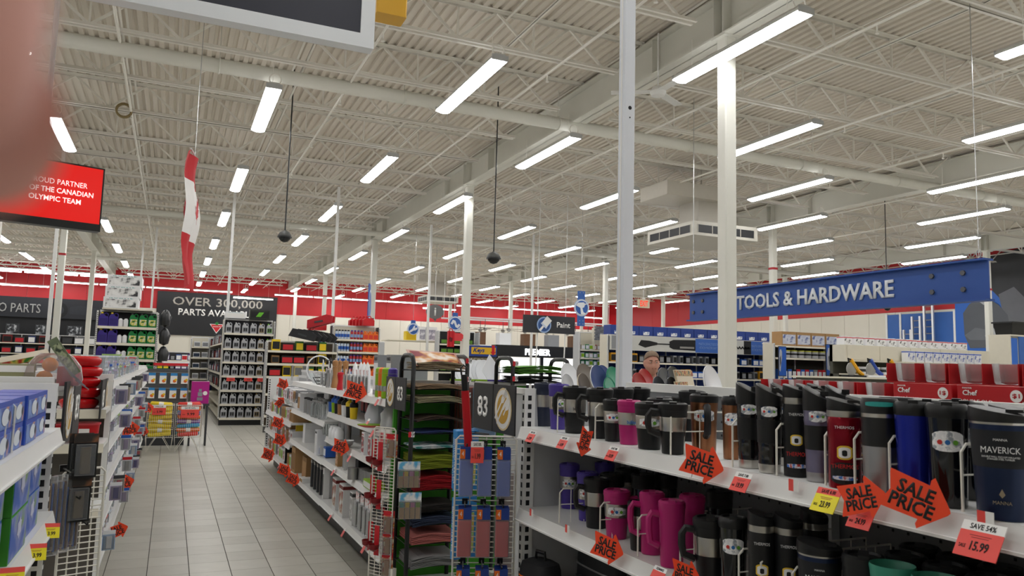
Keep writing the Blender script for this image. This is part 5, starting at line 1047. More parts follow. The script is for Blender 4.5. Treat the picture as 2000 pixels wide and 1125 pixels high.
for r_, z in enumerate(zs):
    for c_ in range(6): JS_[c_].put((1.20+.11+.2*c_, YO+.03, z+.001), 0, 'grey motor oil jug%s, %s along the %s shelf of the oil endcap' % (['', '', '', '', ' with gold label', ' with green label'][c_], nth(c_), nth(r_)), 'grey motor oil jugs')
for i, px in enumerate((451, 485, 511)): price((onY(px, 734, YO).x, YO-.012, zs[3]-.02), .2, .12, 0, 0, 'red price card on the oil endcap, %s of three' % nth(i), '', '29.99')
t = carton(.5, .3, .24, M('2A3028', .5, var=.05), BLK, None, 'appliance_box', 'box').put((2.05, YO+.05, OIL.H+.04), 0, 'dark box with green logo on top of the oil endcap'); m = MB().add([(-.1, -.004, .06), (.02, -.004, .06), (.1, -.004, .18), (-.02, -.004, .18)], [(0, 1, 2, 3)]).obj('green_logo', M('6AC030', .5, var=0), t)
carton(.5, .3, .16, PLW, TAGW, None, 'appliance_box', 'box', 'avent', TEAL).put((1.45, YO+.05, OIL.H+.04), 0, 'white box with teal lettering on top of the oil endcap')
# purple and green oil
YP = 17.0; zp = [zat(250, y, YP) for y in (638, 670, 701)]; zp += [zp[2]-.33, zp[2]-.66]
PUR = Unit('jug_endcap', 'endcap shelf of purple and green oil jugs', 'shelf', (-1.36, YP, 0), 0, 1.06, .4, zp[0]+.3, [1.06], [(0, 1.06, z, .4) for z in zp], base=.16, back=DKB, ends=(1, 1), endmat=M('5A5850', .6, var=.05), rail=CREAMR, deck=CREAMR)
JP = jug(M('3B2A86', .4, var=.04), M('2E2270', .4, var=.05), YEL, .165, .1, .27, 'oil_jug', 0); JG = jug(M('0F7A3C', .4, var=.04), blotch('0C6A34', 'D8D060', 'C8CCD0', 14), DGREY, .155, .11, .27, 'oil_jug', 0); WBT = turned([('body', PLW, [(.04, 0), (.045, .01), (.045, .13), (.018, .16)]), ('cap', BLK, [(.02, .16), (.02, .18), (.001, .182)])], 'white_bottle', 'bottle', 12)
for r_, z in enumerate(zp):
    for k, dx in enumerate((.1, .275)): JP.put((-1.36+dx, YP+.03, z+.001), 0, 'purple oil jug with yellow cap, %s on the %s shelf' % (nth(k), nth(r_)), 'purple oil jugs')
    for k, dx in enumerate((.40, .495)): WBT.put((-1.36+dx, YP+.06, z+.001), 0, 'small white bottle between the jugs, %s on the %s shelf' % (nth(k), nth(r_)), 'white bottles')
    for k, dx in enumerate((.635, .805, .97)): JG.put((-1.36+dx, YP+.03, z+.001), 0, 'green oil jug, %s on the %s shelf' % (nth(k), nth(r_)), 'green oil jugs')
ABX = carton(.62, .9, .22, PLW, blotch('F0F0F0', 'E0E0E0', '3A3A3E', 7), None, 'seat_box', 'box', 'avent', TEAL)
for k in range(3): ABX.put((-.98+.02*k, YP+.02, zp[0]+.36+.221*k), 0, 'large white product box above the jugs, %s from the bottom' % nth(k), 'white product boxes')
MB().box(-1.3, -.4, YP, YP+.5, zp[0]+.33, zp[0]+.355).obj('top_board', CREAMR, label='cream board under the large white product boxes', cat='shelf board')
# black seats hung on the side of the jug endcap
SEAT = Proto(lambda: (lambda t: (MB().lathe([(.02, 0), (.17, .04), (.2, .12), (.18, .26), (.1, .34), (.02, .36)], 12, Matrix.Diagonal((.5, 1, 1, 1))).obj('shell', M('202124', .35, var=.05), t, smooth=True), MB().tube([(.05, -.12, .05), (.1, 0, .2), (.05, .12, .3)], .02, 6).obj('strap', DGREY, t), t)[2])(thing('black_seat', 'x', 'seat')))
for k in range(3): SEAT.put((-.15, YP+.12+.0*k, zp[0]+.02-.37*k), 0, 'black moulded seat hung beside the green jugs, %s from the top' % nth(k), 'black seats')
# spray cans endcap
YC = 20.0; zc = [zat(700, y, YC) for y in (663, 687, 711)]; zc += [zc[2]-.33, zc[2]-.7]
CANS = Unit('can_endcap', 'endcap shelf of spray cans and orange jugs with red fuel cans above', 'shelf', (3.82, YC, 0), 0, 1.2, .4, zc[0]+.34, [1.16], [(0, 1.2, z, .4) for z in zc], base=.16, back=CREAMR, ends=(1, 1), endmat=DKB, rail=CREAMR, deck=CREAMR)
def can(c, band, top): return turned([('can', c, [(.034, 0), (.036, .004), (.036, .19), (.026, .21)]), ('print_band', band, [(.0365, .05), (.0365, .13)]), ('cap', top, [(.03, .2), (.03, .235), (.001, .24)])], 'spray_can', 'can', 12)
CBL, CRD, JOR = can(M('C8D4E4', .4, var=.03), BLUEB, BLK), can(M('B02830', .4, var=.03), M('8AA8D8', .4, var=.05), PURPLE), jug(ORG, M('D83A2A', .4, var=.05), ORG, .13, .09, .23, 'cleaner_jug', 0)
for r_, z in enumerate(zc):
    for k in range(5): CBL.put((3.90+.077*k, YC+.06, z+.001), 0, 'pale blue spray can, %s on the %s shelf' % (nth(k), nth(r_)), 'pale blue spray cans')
    for k in range(4): CRD.put((4.30+.085*k, YC+.06, z+.001), 0, 'red and blue spray can, %s on the %s shelf' % (nth(k), nth(r_)), 'red spray cans')
    for k in range(3): JOR.put((4.67+.132*k, YC+.04, z+.001), 0, 'orange cleaner jug, %s on the %s shelf' % (nth(k), nth(r_)), 'orange jugs')
def fuelcan():
    t = thing('fuel_can', 'x', 'can'); p = [(-.16, 0), (.16, 0), (.16, .14), (.1, .2), (-.08, .2), (-.16, .15)]; n = 6
    MB().add([(x, 0, z) for x, z in p]+[(x, .12, z) for x, z in p], [tuple(range(n)), tuple(range(2*n-1, n-1, -1))]+[(i, i+n, (i+1) % n+n, (i+1) % n) for i in range(n)]).obj('can_body', M('C81E26', .35, var=.04), t); MB().tube([(-.1, .06, .18), (-.06, .06, .25), (.06, .06, .25), (.1, .06, .19)], .014, 6).obj('handle', M('C81E26', .35, var=.04), t, smooth=True); MB().lathe([(.03, .17), (.03, .21), (.001, .212)], 8, Matrix.Translation((.13, .06, 0))).obj('spout_cap', BLK, t); return t
FC = Proto(fuelcan)
for k in range(5): FC.put((4.5+.06*k, YC+.62-.135*k, CANS.H+.036), .15, 'red plastic fuel can on the can endcap, %s in line' % nth(k), 'red fuel cans')
for k in range(3): FC.put((3.45+.05*k, YC+.7-.135*k, CANS.H-.12), .15, 'red plastic fuel can beside the can endcap, %s in line' % nth(k), 'red fuel cans')
# generic runs of shelving behind
def run(name, label, loc, rz, L, H, zlist, back, pal, what, grp, seed=0, w0=.12, w1=.22, hmax=.26, D=.45, ends=(1, 1), rail=CREAMR, step=1.0, only=None, maxn=60, item='carton'):
    u = Unit(name, label, 'shelf', loc, rz, L, D, H, [1.2]*int(L/1.2)+([L-1.2*int(L/1.2)] if L-1.2*int(L/1.2) > .05 else []), [(0, L, z, D) for z in zlist], back=back, ends=ends, rail=rail, deck=CREAMR, upr=True)
    rnd = random.Random(seed); pr = []
    for c, f, nm in pal: pr.append((carton(rnd.uniform(w0, w1), .2, rnd.uniform(.6, 1)*hmax, c, f, None, item, 'box', flap=False), nm))
    n = 0
    for k, z in enumerate(zlist):
        if only is not None and k not in only: continue
        x = w1*.6+.03; i = 0; rr = Row(u, z, '%s shelf of %s' % (nth(k), what), grp)
        while x < L-.1 and n < maxn:
            p_, nm = rnd.choice(pr); rr.at(p_, x, .03+rnd.uniform(0, .04), nm); x += (w1+.01)*step; n += 1
    return u
DARKPAL = [(BLK, DGREY, 'black carton'), (DGREY, REDP, 'grey carton with red face'), (M('2A3A6A', .5, var=.05), PLW, 'navy carton'), (BOXG, PLW, 'grey carton'), (M('7A1E1E', .5, var=.05), BLK, 'maroon carton')]
run('auto_gondola', 'dark shelving run of car accessories behind the oil endcap', (1.2, 31, 0), -PI/2, 9.6, 2.45, [2.1, 1.7, 1.3, .9, .5, .2], DKB, DARKPAL, 'the accessories run', 'car accessories', 3, maxn=110, item='accessory_box', w0=.2, w1=.34, hmax=.3)
run('auto_gondola', 'shelving run of car care goods beyond the jug endcap', (-.42, 17.6, 0), PI/2, 12, 2.2, [1.9, 1.5, 1.1, .7, .25], DKB, DARKPAL, 'the car care run', 'car care goods', 4, maxn=110, item='car_care_box', w0=.2, w1=.34, hmax=.3)
BOTP = [(M('3A5A9A', .4, var=.05), PLW, 'blue bottle pack'), (M('5A3A8A', .4, var=.05), PLW, 'violet bottle pack'), (M('3A7A3A', .4, var=.05), YEL, 'green bottle pack'), (BLK, BOXG, 'black bottle pack'), (PLW, REDP, 'white bottle pack')]
run('fluid_shelves', 'far shelves of fluids under the black parts banner', (-1.6, 38, 0), 0, 4.8, 1.9, [1.55, 1.15, .75, .25], DKB, BOTP, 'the far fluids', 'far fluids', 5, maxn=90, item='fluid_pack', w0=.16, w1=.24, hmax=.3)
run('dark_racking', 'dark racking below the auto parts fascia', (-9.2, 44, 0), 0, 6.0, 2.6, [2.2, 1.7, 1.2, .7, .25], BLACK, DARKPAL, 'the dark racking', 'dark racking goods', 6, maxn=70, item='parts_box', w0=.3, w1=.5, hmax=.4)
WHITEPAL = [(PLW, BOXG, 'white carton'), (PLW, M('2A3A50', .5, var=0), 'white carton with dark picture'), (BOXG, DGREY, 'grey carton')]
run('white_rack', 'cream shelves with white cartons beside the oil endcap', (.6, 27.5, 0), 0, .55, 2.35, [2.05, 1.7, 1.35, 1.0, .6], CREAMR, WHITEPAL, 'the cream rack', 'white cartons', 7, w0=.16, w1=.24)
KITP = [(YEL, BLK, 'yellow carton'), (M('2E6A2E', .5, var=.05), YEL, 'green carton'), (CARDD, BLK, 'brown carton'), (BLK, REDP, 'black carton')]
run('garage_gondola', 'dark shelving run of garage goods behind the kitchenware', (2.05, 18.6, 0), 0, 1.6, 2.1, [1.9, 1.6, 1.3, .9, .4], M('5A4A3A', .6, var=.08), KITP, 'the garage run', 'garage goods', 8, item='garage_box', w0=.16, w1=.26)
# tilted black and red storage boxes on top of it
def roofbox(c):
    def b():
        t = thing('storage_box', 'x', 'box'); p = [(-.3, 0), (.3, .06), (.34, .2), (.2, .26), (-.26, .2)]; n = 5
        MB().add([(x, 0, z) for x, z in p]+[(x, .12, z) for x, z in p], [tuple(range(n)), tuple(range(2*n-1, n-1, -1))]+[(i, i+n, (i+1) % n+n, (i+1) % n) for i in range(n)]).obj('box_body', c, t); MB().box(-.1, .1, -.02, 0, .1, .14).obj('latch', DGREY, t); return t
    return Proto(b)
RBK, RBR = roofbox(M('26272A', .4, var=.05)), roofbox(M('B8202A', .35, var=.05))
for k in range(5): RBK.put((2.75+.15*k, 18.45+.16*k, 2.16), -.3, 'tilted black plastic storage box, %s in the row' % nth(k), 'tilted storage boxes', rot=(0, .3, -.3))
for k in range(2): RBR.put((3.2+.1*k, 18.6+.2*k, 2.5), -.3, 'tilted red plastic storage box, %s above the black ones' % nth(k), 'tilted storage boxes', rot=(0, -.2, -.3))
# plumbing/electrical rows in the middle distance
BLP = [(PLW, BLUEB, 'white pack with blue print'), (M('3A5AA0', .4, var=.05), PLW, 'blue pack'), (BOXG, PLW, 'grey pack'), (M('8A2A2A', .4, var=.05), PLW, 'red pack')]
run('plumbing_gondola', 'shelving run of blue and white plumbing packs, mid distance', (5.6, 33.5, 0), -PI/2, 10, 2.3, [2.25, 1.9, 1.5, 1.1, .6], CREAMR, BLP, 'the plumbing run', 'plumbing packs', 9, maxn=120, item='plumbing_pack', w0=.2, w1=.32, hmax=.3)
YB_ = 24.0; zb = [zat(890, y, YB_) for y in (672, 690, 706)]
BUL = run('bulb_endcap', 'endcap of black and green light bulb packs behind the red key sign', (8.05, YB_, 0), 0, 1.4, zb[0]+.42, zb+[zb[2]-.35, .4], BLACK, [(BLK, M('5A8A2A', .5, var=.1), 'black pack with green band')], 'the bulb endcap', 'light bulb packs', 10, item='bulb_pack', w0=.2, w1=.22, hmax=.22)
FANBOX = carton(.22, .35, .5, PLW, blotch('E0E0E8', 'A8A8B8', '8A8AA0', 6), None, 'fan_box', 'box')
for k, px in enumerate((825, 838, 848)): p = onY(px, 655, 25.5); FANBOX.put((p.x, 25.5, zat(803, 664, 25)-.009), 0, 'white appliance box above the plumbing run, %s from the yellow box' % nth(k), 'white appliance boxes')
carton(.36, .3, .3, YEL, M('D8B010', .5, var=0), None, 'yellow_box', 'box', 'TOOLS', INK).put((onY(803, 660, 25).x, 25, zat(803, 664, 25)-.009), 0, 'yellow box on the plumbing run')
for k in range(2): FC.put((onY(868, 650, 25).x+.1*k, 25.2-.15*k, zat(803, 664, 25)-.009), 0, 'red fuel can above the bulb endcap, %s of two' % nth(k), 'red fuel cans')
MB().box(6.6, 9.4, 24.9, 26.0, zat(803, 664, 25)-.04, zat(803, 664, 25)-.01).obj('display_board', CREAMR, label='long cream board carrying the yellow box and appliance boxes', cat='shelf board')
# paint counter: lit panel under a black fascia, ceiling fans on show behind
YK = 26.0; a, b_ = onY(968, 680, YK), onY(1150, 690, YK)
t = thing('paint_counter', 'black paint counter fascia with glowing letters and lit panel beneath', 'counter', (0, YK, 0)); MB().box(a.x, b_.x, 0, .4, zat(1050, 698, YK), zat(1050, 676, YK)).obj('fascia', BLACK, t)
text('PREMIER', M('FFFFFF', .4, var=0, emit=2.5), t, (onY(1050, 688, YK).x, -.01, zat(1050, 688, YK)), .24, 1.05, depth=.03, bold=.03); MB().box(a.x+.3, b_.x-.2, .2, .24, 1.0, zat(1050, 699, YK)).obj('lit_panel', M('FFFFFF', .5, var=0, emit=1.3), t); MB().box(a.x, b_.x, -.3, .4, 0, 1.0).obj('counter_base', BLACK, t)
for x in (a.x+.1, (a.x+b_.x)/2, b_.x-.1): MB().box(x-.06, x+.06, .1, .3, 1.0, zat(1050, 698, YK)).obj('post', BLACK, t)
def fan():
    t = thing('ceiling_fan', 'x', 'fan'); MB().rod((0, 0, 0), (0, 0, .35), .012, 6).obj('down_rod', DGREY, t); MB().lathe([(.001, -.12), (.06, -.1), (.09, -.04), (.09, 0), (.04, .03), (.001, .035)], 12).obj('motor', STS, t, smooth=True)
    for k in range(4): MB().box(.08, .5, -.06, .06, -.02, -.012, Matrix.Rotation(k*PI/2+.3, 4, 'Z')).obj('blade', DWOOD, t)
    MB().lathe([(.001, -.2), (.05, -.18), (.06, -.13), (.03, -.11)], 10).obj('lamp_bowl', M('F4F0E4', .4, var=0), t, smooth=True); return t
FN = Proto(fan); k = 0
t = thing('fan_display_bar', 'white overhead bar carrying the display ceiling fans', 'rail', (0, 29, 0)); zf = zat(1000, 640, 29); 
for y in (0, 1.3): MB().box(10.2, 17.6, y-.03, y+.03, zf+.3, zf+.36).obj('bar', WHITE, t)
for x in (10.3, 14, 17.5): MB().rod((x, 0, zf+.35), (x, 0, 6.4), .01, 5).rod((x, 1.3, zf+.35), (x, 1.3, 6.4), .01, 5).obj('hanger', WHITE, t)
for y in (0, 1.3):
    for i in range(7): FN.put((10.6+1.05*i+.3*(y > 0), 29+y, zf-.05), .4*i, 'display ceiling fan with wooden blades above the paint counter, %s in the %s line' % (nth(i), 'front' if y == 0 else 'rear'), 'display ceiling fans'); k += 1
for i in range(5): carton(.5, .4, .5, [DWOOD, PLW, DWOOD, BOXG, DWOOD][i], None, None, 'display_cabinet', 'cabinet').put((11.2+1.1*i, 28.4, zat(1050, 676, YK)+.05), 0, '%s display cabinet above the paint counter, %s along' % (['dark wood', 'white', 'dark wood', 'grey', 'dark wood'][i], nth(i)))
MB().box(10.8, 16.2, 28.3, 28.9, zat(1050, 676, YK)-.02, zat(1050, 676, YK)+.045).obj('display_shelf', WHITE, label='white ledge carrying the display cabinets above the paint counter', cat='shelf board')
for x in (11, 16): MB().box(x-.04, x+.04, 28.5, 28.6, 0, zat(1050, 676, YK)-.02).obj('ledge_post', WHITE, label='white post under the cabinet ledge, %s the paint counter' % ('beside' if x < 12 else 'beyond'), cat='post')
# paint shelves and aisle 35 sign
YQ = 21.5; zq = [zat(1160, y, YQ) for y in (683, 699, 714)]
PNT = run('paint_shelves', 'cream shelves of paint cans beside the power tools', (onY(1134, 690, YQ).x, YQ, 0), 0, 1.15, zq[0]+.55, zq+[zq[2]-.3, .5], CREAMR, [(PLW, GRN, 'white paint can carton'), (M('C8C0A8', .5, var=.05), PLW, 'cream paint carton'), (M('3A8A5A', .5, var=.05), PLW, 'green paint carton'), (REDP, PLW, 'red paint carton')], 'the paint shelves', 'paint cans', 11, item='paint_box', w0=.1, w1=.14, hmax=.2)
p = onY(1171, 650, YQ); t = thing('stone_panel', 'grey stone sample panel above the aisle 35 sign', 'panel', (p.x, YQ-.05, zat(1171, 665, YQ))); MB().box(-.2, -.16, .04, .2, -.3, .4).box(.18, .22, .04, .2, -.3, .4).obj('rear_bracket', CREAMR, t); MB().box(-.24, .26, 0, .04, 0, .46).obj('frame', CREAMR, t)
for r_ in range(9):
    for c_ in range(5): MB().box(-.22+.09*c_+.03*(r_ % 2), -.135+.09*c_+.03*(r_ % 2), -.012-.006*((r_*3+c_) % 3), 0, .01+.05*r_, .055+.05*r_).obj('stone', M(['6E7074', '7C7E82', '85868A'][(r_+c_*2) % 3], .8, var=.15, scale=20), t)
p = onY(1178, 680, YQ); t = thing('aisle_sign', 'black aisle 35 sign for power tools', 'sign', (p.x, YQ-.25, zat(1178, 691, YQ))); MB().box(-.2, .2, 0, .02, 0, .36).obj('board', BLACK, t); MB().box(.14, .18, .02, .27, .1, .14).obj('bracket', BLACK, t); text('35', TAGW, t, (-.1, -.002, .27), .12, .15, bold=.02); ell(MB(), .1, .27, .07, .07, -.003).obj('icon_disc', M('3A5C9A', .5, var=0), t); text('DRILL BITS\nPOWER TOOLS', TAGW, t, (0, -.002, .1), .1, .28)
# power tool wall: blue boxes, drill banner, yellow cases
YT = 20.0; xt0, xt1 = onY(1190, 650, YT).x, onY(1502, 660, YT).x; zt0 = 2.28; BLUEW = M('23408A', .5, var=.04)
TW = Unit('power_tool_wall', 'blue-backed power tool shelving with a long drill banner', 'shelf', (xt0, YT, 0), 0, xt1-xt0, .5, 2.72, [1.2]*5, [(0, xt1-xt0, z, .5) for z in (2.72, 1.9, 1.45, .9, .4)], back=BLUEW, ends=(1, 1), endmat=CREAMR, rail=CREAMR, deck=BLUEW)
BB = carton(.5, .4, .29, M('24408E', .45, var=.04), None, None, 'blue_bin', 'box', flap=False)
for k in range(12):
    o = BB.put((xt0+.3+.52*k, YT+.02, 2.722), 0, 'blue carton on top of the power tool wall, %s from the stone panel' % nth(k), 'blue cartons'); 
    if k < 2: pass
    MB().box(-.11, .11, -.012, 0, .02, .12).obj('white_card', blotch('F0F0F0', 'F0F0F0', '5A7AB8', 12), o)
    if k > 7: o.children
t = thing('drill_banner', 'long printed banner showing a drill chuck and auger bit', 'banner', (xt0, YT-.06, zt0-.03)); W_ = xt1-xt0; MB().box(0, W_, 0, .04, 0, .46).obj('panel', M('C8C8C4', .5, var=.04), t)
MB().box(.05, .55, -.003, 0, .03, .43).obj('grey_block', BOXG, t)
def bannerpoly(pts, mat, nm, y=-.004): MB().add([(x, y, z) for x, z in pts], [tuple(range(len(pts)))]).obj(nm, mat, t)
for x0, x1, nm in ((3.15, 4.15, 'brand_block'), (5.4, 6.2, 'brand_block')):
    q = MB().box(x0, x1, -.004, 0, .01, .45).obj(nm, M('3A66B8', .5, var=.06), t); text('MAKITA DEWALT BOSCH\nHITACHI MASTERCRAFT', M('7A9AD4', .5, var=0), q, ((x0+x1)/2, -.005, .23), .2, .75)
bannerpoly([(1.0, .18), (1.25, .1), (1.5, .16), (1.7, .2), (1.7, .27), (1.4, .32), (1.1, .33)], BLK, 'hook_print'); bannerpoly([(1.7, .21), (2.15, .21), (2.15, .25), (1.7, .25)], BLK, 'shank_print'); bannerpoly([(2.15, .14), (2.3, .08), (3.15, .06), (3.15, .40), (2.3, .38), (2.15, .32)], BLK, 'chuck_print'); bannerpoly([(2.55, .12), (3.1, .12), (3.1, .18), (2.55, .18)], STS, 'chuck_shine', -.005)
MB().box(4.15, 4.5, -.004, 0, .01, .45).obj('steel_print', BOXG, t)
bannerpoly([(4.5+.06*i, .23+(.05 if i % 2 else -.02)) for i in range(15)]+[(5.34-.06*i, .16+(.05 if i % 2 else 0)) for i in range(15)], BLK, 'auger_print')
MB().box(5.1, 5.4, -.004, 0, .01, .45).obj('black_block', BLK, t)
for z, wh in ((1.9, 'upper'), (1.45, 'lower')):
    rr = Row(TW, z, wh+' power tool shelf', 'power tool cases'); rnd = random.Random(z)
    PT = [(carton(.2, .25, .27, M('D89A1E', .45, var=.05), BLK, None, 'tool_case', 'case', flap=False), 'yellow tool case'), (carton(.16, .25, .22, BLK, BOXG, None, 'tool_case', 'case', flap=False), 'black tool case'), (carton(.22, .25, .2, BLUEB, PLW, None, 'tool_case', 'case', flap=False), 'blue tool case'), (carton(.12, .2, .24, BOXG, BLK, None, 'tool_case', 'case', flap=False), 'grey tool pack')]
    for k in range(24): p_, nm = rnd.choice(PT); rr.at(p_, .2+.25*k, .05, nm)
# right-hand hardware shelving
YH = 17.5; xh = onY(1515, 680, YH).x
hz = [zat(1600, y, YH) for y in (678, 701)]
HW = Unit('hardware_shelves', 'cream shelves with brown boxed buckets beside the blue posters', 'shelf', (xh, YH, 0), 0, 3.1, .5, hz[0]+.06, [1.2, 1.2], [(0, 3.1, z, .5) for z in (hz[0], hz[1], 1.5, 1.0, .4)], back=M('3A3A30', .6, var=.05), ends=(1, 1), endmat=CREAMR, rail=CREAMR, deck=CREAMR)
BBX = carton(.56, .42, .42, CARD, blotch('C8CCE0', 'D8DCE8', '5A6AA8', 5), None, 'bucket_box', 'box')
for k in range(4): BBX.put((xh+.55+.58*k, YH+.03, hz[0]+.001), 0, 'brown box with pale bucket picture, %s from the column' % nth(k), 'brown bucket boxes')
MASK = turned([('tub', M('B8B8BC', .4, var=.05), [(.1, 0), (.11, .01), (.11, .2)]), ('lid', M('C8C83A', .4, var=.05), [(.115, .2), (.115, .23), (.001, .235)]), ('dark_print', BLK, [(.1105, .09), (.1105, .14)])], 'mask_tub', 'tub', 14)
for k in range(9): MASK.put((xh+.55+.28*k, YH+.16, hz[1]+.001), 0, 'grey and yellow tub under the brown boxes, %s from the column' % nth(k), 'grey tubs')
rr = Row(HW, 1.5, 'lower hardware shelf', 'hardware packs'); rnd = random.Random(31)
for k in range(16): c = rnd.choice([(BLUEB, 'blue'), (REDP, 'red'), (ORG, 'orange'), (BLK, 'black'), (BOXG, 'grey')]); rr.at(carton(.14, .2, .3, c[0], PLW, None, 'hardware_pack', 'package', flap=False), .25+.17*k, .05, c[1]+' hardware pack')
PAIL = turned([('pail', film('E6E8EC', .5), [(.14, 0), (.16, .3)]), ('lid', PLW, [(.165, .3), (.165, .33), (.001, .335)])], 'white_pail', 'pail', 16)
for k in range(16): PAIL.put((xh+1.0+.42*k, YH+1.1, hz[0]+.12), 0, 'translucent white pail along the back ledge, %s from the column' % nth(k), 'white pails')
MB().box(xh+.7, xh+7.7, YH+.85, YH+1.35, hz[0]+.08, hz[0]+.115).obj('rear_ledge', CREAMR, label='cream ledge carrying the row of white pails', cat='shelf board')
def poster(px0, px1, py0, py1, Y, label, person=True):
    a = onY(px0, py0, Y); b = onY(px1, py1, Y); w_ = b.x-a.x; h = a.z-b.z
    t = thing('poster', label, 'poster', (a.x, Y, b.z)); MB().box(w_*.1, w_*.2, .031, .06, -b.z, h).box(w_*.8, w_*.9, .031, .06, -b.z, h).obj('post', CREAMR, t); MB().box(0, w_, 0, .03, 0, h).obj('frame', DKB, t); MB().box(.02*w_, .98*w_, -.002, 0, .02*h, .98*h).obj('blue_print', M('2F62BE', .5, var=.1, scale=3), t)
    def pol(pts, m_, nm, y=-.004): MB().add([(x*w_, y, z*h) for x, z in pts], [tuple(range(len(pts)))]).obj(nm, m_, t)
    g1, g2, g3 = M('B8BCC4', .5, var=.1), M('50545C', .5, var=.1), M('24262C', .5, var=.05)
    pol([(.04, .2), (.2, .15), (.3, .4), (.42, .6), (.42, .82), (.3, .9), (.1, .88), (.04, .7)], g1, 'tool_shape'); pol([(.15, .3), (.3, .45), (.25, .7), (.1, .6)], g2, 'tool_shade', -.006)
    if person: pol([(.5, .05), (.98, .05), (.98, .45), (.85, .5), (.6, .48), (.5, .3)], g2, 'jacket_shape'); pol([(.66, .48), (.86, .48), (.9, .66), (.84, .76), (.7, .76), (.64, .64)], g1, 'face_shape', -.006); pol([(.64, .66), (.66, .78), (.76, .84), (.88, .78), (.92, .66), (.84, .72), (.7, .72)], g3, 'hair_shape', -.008)
    return t
poster(1613, 1655, 672, 735, YH-.6, 'blue poster with a man and a grinder beside the cream cabinet'); poster(1521, 1536, 676, 735, YH-.3, 'narrow blue poster beside the second column', False)
# long cream cabinet run with white boxed tools
YS = 15.0; x0, x1 = onY(1655, 690, YS).x, onY(1960, 690, YS).x; zs0, zs1 = zat(1700, 706, YS), zat(1700, 675, YS)
t = thing('tool_cabinet_run', 'cream overhead cabinet run carrying boxed tools', 'cabinet', (x0, YS, 0)); MB().box(0, x1-x0, .05, .6, zs0+.02, zs1).obj('cabinet_body', CREAMR, t); MB().box(0, x1-x0, .3, .62, 0, zs0-.35).obj('lower_body', M('4A4A40', .6, var=.05), t); MB().box(0, x1-x0, -.25, .6, zs0-.02, zs0+.02).obj('shelf_edge', CREAMR, t); MB().box(0, x1-x0, .5, .6, 0, zs1).obj('rear_wall', M('4A4A40', .6, var=.05), t)
for k in range(5): MB().box(.05+1.2*k, 1.2+1.2*k, .035, .05, zs0+.04, zs1-.02).obj('door_panel', CREAMR, t) if .05+1.2*k+1.15 < x1-x0 else None
WT = carton(.3, .2, .3, PLW, blotch('E8E8EC', 'DCDCE4', '3A5AB0', 8), M('3A5AC0', .5, var=0), 'tool_box', 'box', flap=False)
for k in range(9): WT.put((x0+2.15+.34*k, YS-.22, zs0+.021), 0, 'white tool box with blue picture before the cream cabinet, %s along' % nth(k), 'white tool boxes')
WR = carton(.3, .25, .22, PLW, blotch('EDEDED', 'E4E4E4', '4A4A4A', 10), REDP, 'tool_box', 'box', flap=False)
for k in range(12): WR.put((x0+.25+.42*k, YS+.2, zs1+.001), 0, 'white box with red corner on the cream cabinet, %s along' % nth(k), 'red-cornered boxes')
CC = turned([('tub', PLW, [(.09, 0), (.1, .19)]), ('dark_print', DGREY, [(.1, .06), (.1, .13)])], 'round_tub', 'tub', 12)
MB().box(x0, x1, YS-.2, YS+.29, zs0-.37, zs0-.34).obj('lower_ledge', CREAMR, label='cream ledge under the overhead cabinet run', cat='shelf board')
for k in range(6): CC.put((x0+.5+.26*k, YS-.02, zs0-.338), 0, 'white round tub with dark print under the cream cabinet, %s along' % nth(k), 'white round tubs')
# saws shown on the ledge
def saw(c, c2):
    def b():
        t = thing('mitre_saw', 'x', 'saw'); MB().cbox(-.3, .3, -.12, .12, 0, .05, .02).obj('saw_table', c2, t); MB().lathe([(.02, 0), (.16, .005), (.16, .02), (.02, .03)], 20, Matrix.Translation((-.1, 0, .2)) @ Matrix.Rotation(PI/2, 4, 'X')).obj('saw_blade', STS, t, smooth=True)
        MB().tube([(.28, 0, .06), (.12, 0, .16), (-.02, 0, .32), (-.1, 0, .42)], .055, 8).obj('saw_arm', c, t, smooth=True); MB().tube([(-.1, 0, .42), (-.18, 0, .45), (-.16, 0, .36)], .025, 6).obj('saw_handle', BLK, t, smooth=True); return t
    return Proto(b)
for px, c, c2, lab in [(1668, M('E8A81A', .4, var=.04), BLK, 'yellow mitre saw before the blue poster'), (1706, M('2A4AA0', .4, var=.04), PLW, 'blue and white mitre saw beneath the cream cabinet'), (1745, M('E8A81A', .4, var=.04), REDP, 'yellow and red saw beneath the cream cabinet')]:
    p = onY(px, 730, 13.6); saw(c, c2).put((p.x, 13.6, zat(px, 737, 13.6)), 0, lab, 'display saws')
zl = zat(1700, 737, 13.6); t = thing('display_bench', 'cream-topped dark bench carrying the display saws', 'bench'); MB().box(13.4, 17.5, 13.3, 13.9, zl-.04, zl-.002).obj('bench_top', CREAMR, t); MB().box(13.5, 17.4, 13.4, 13.85, 0, zl-.04).obj('bench_body', M('4A4A40', .6, var=.05), t)
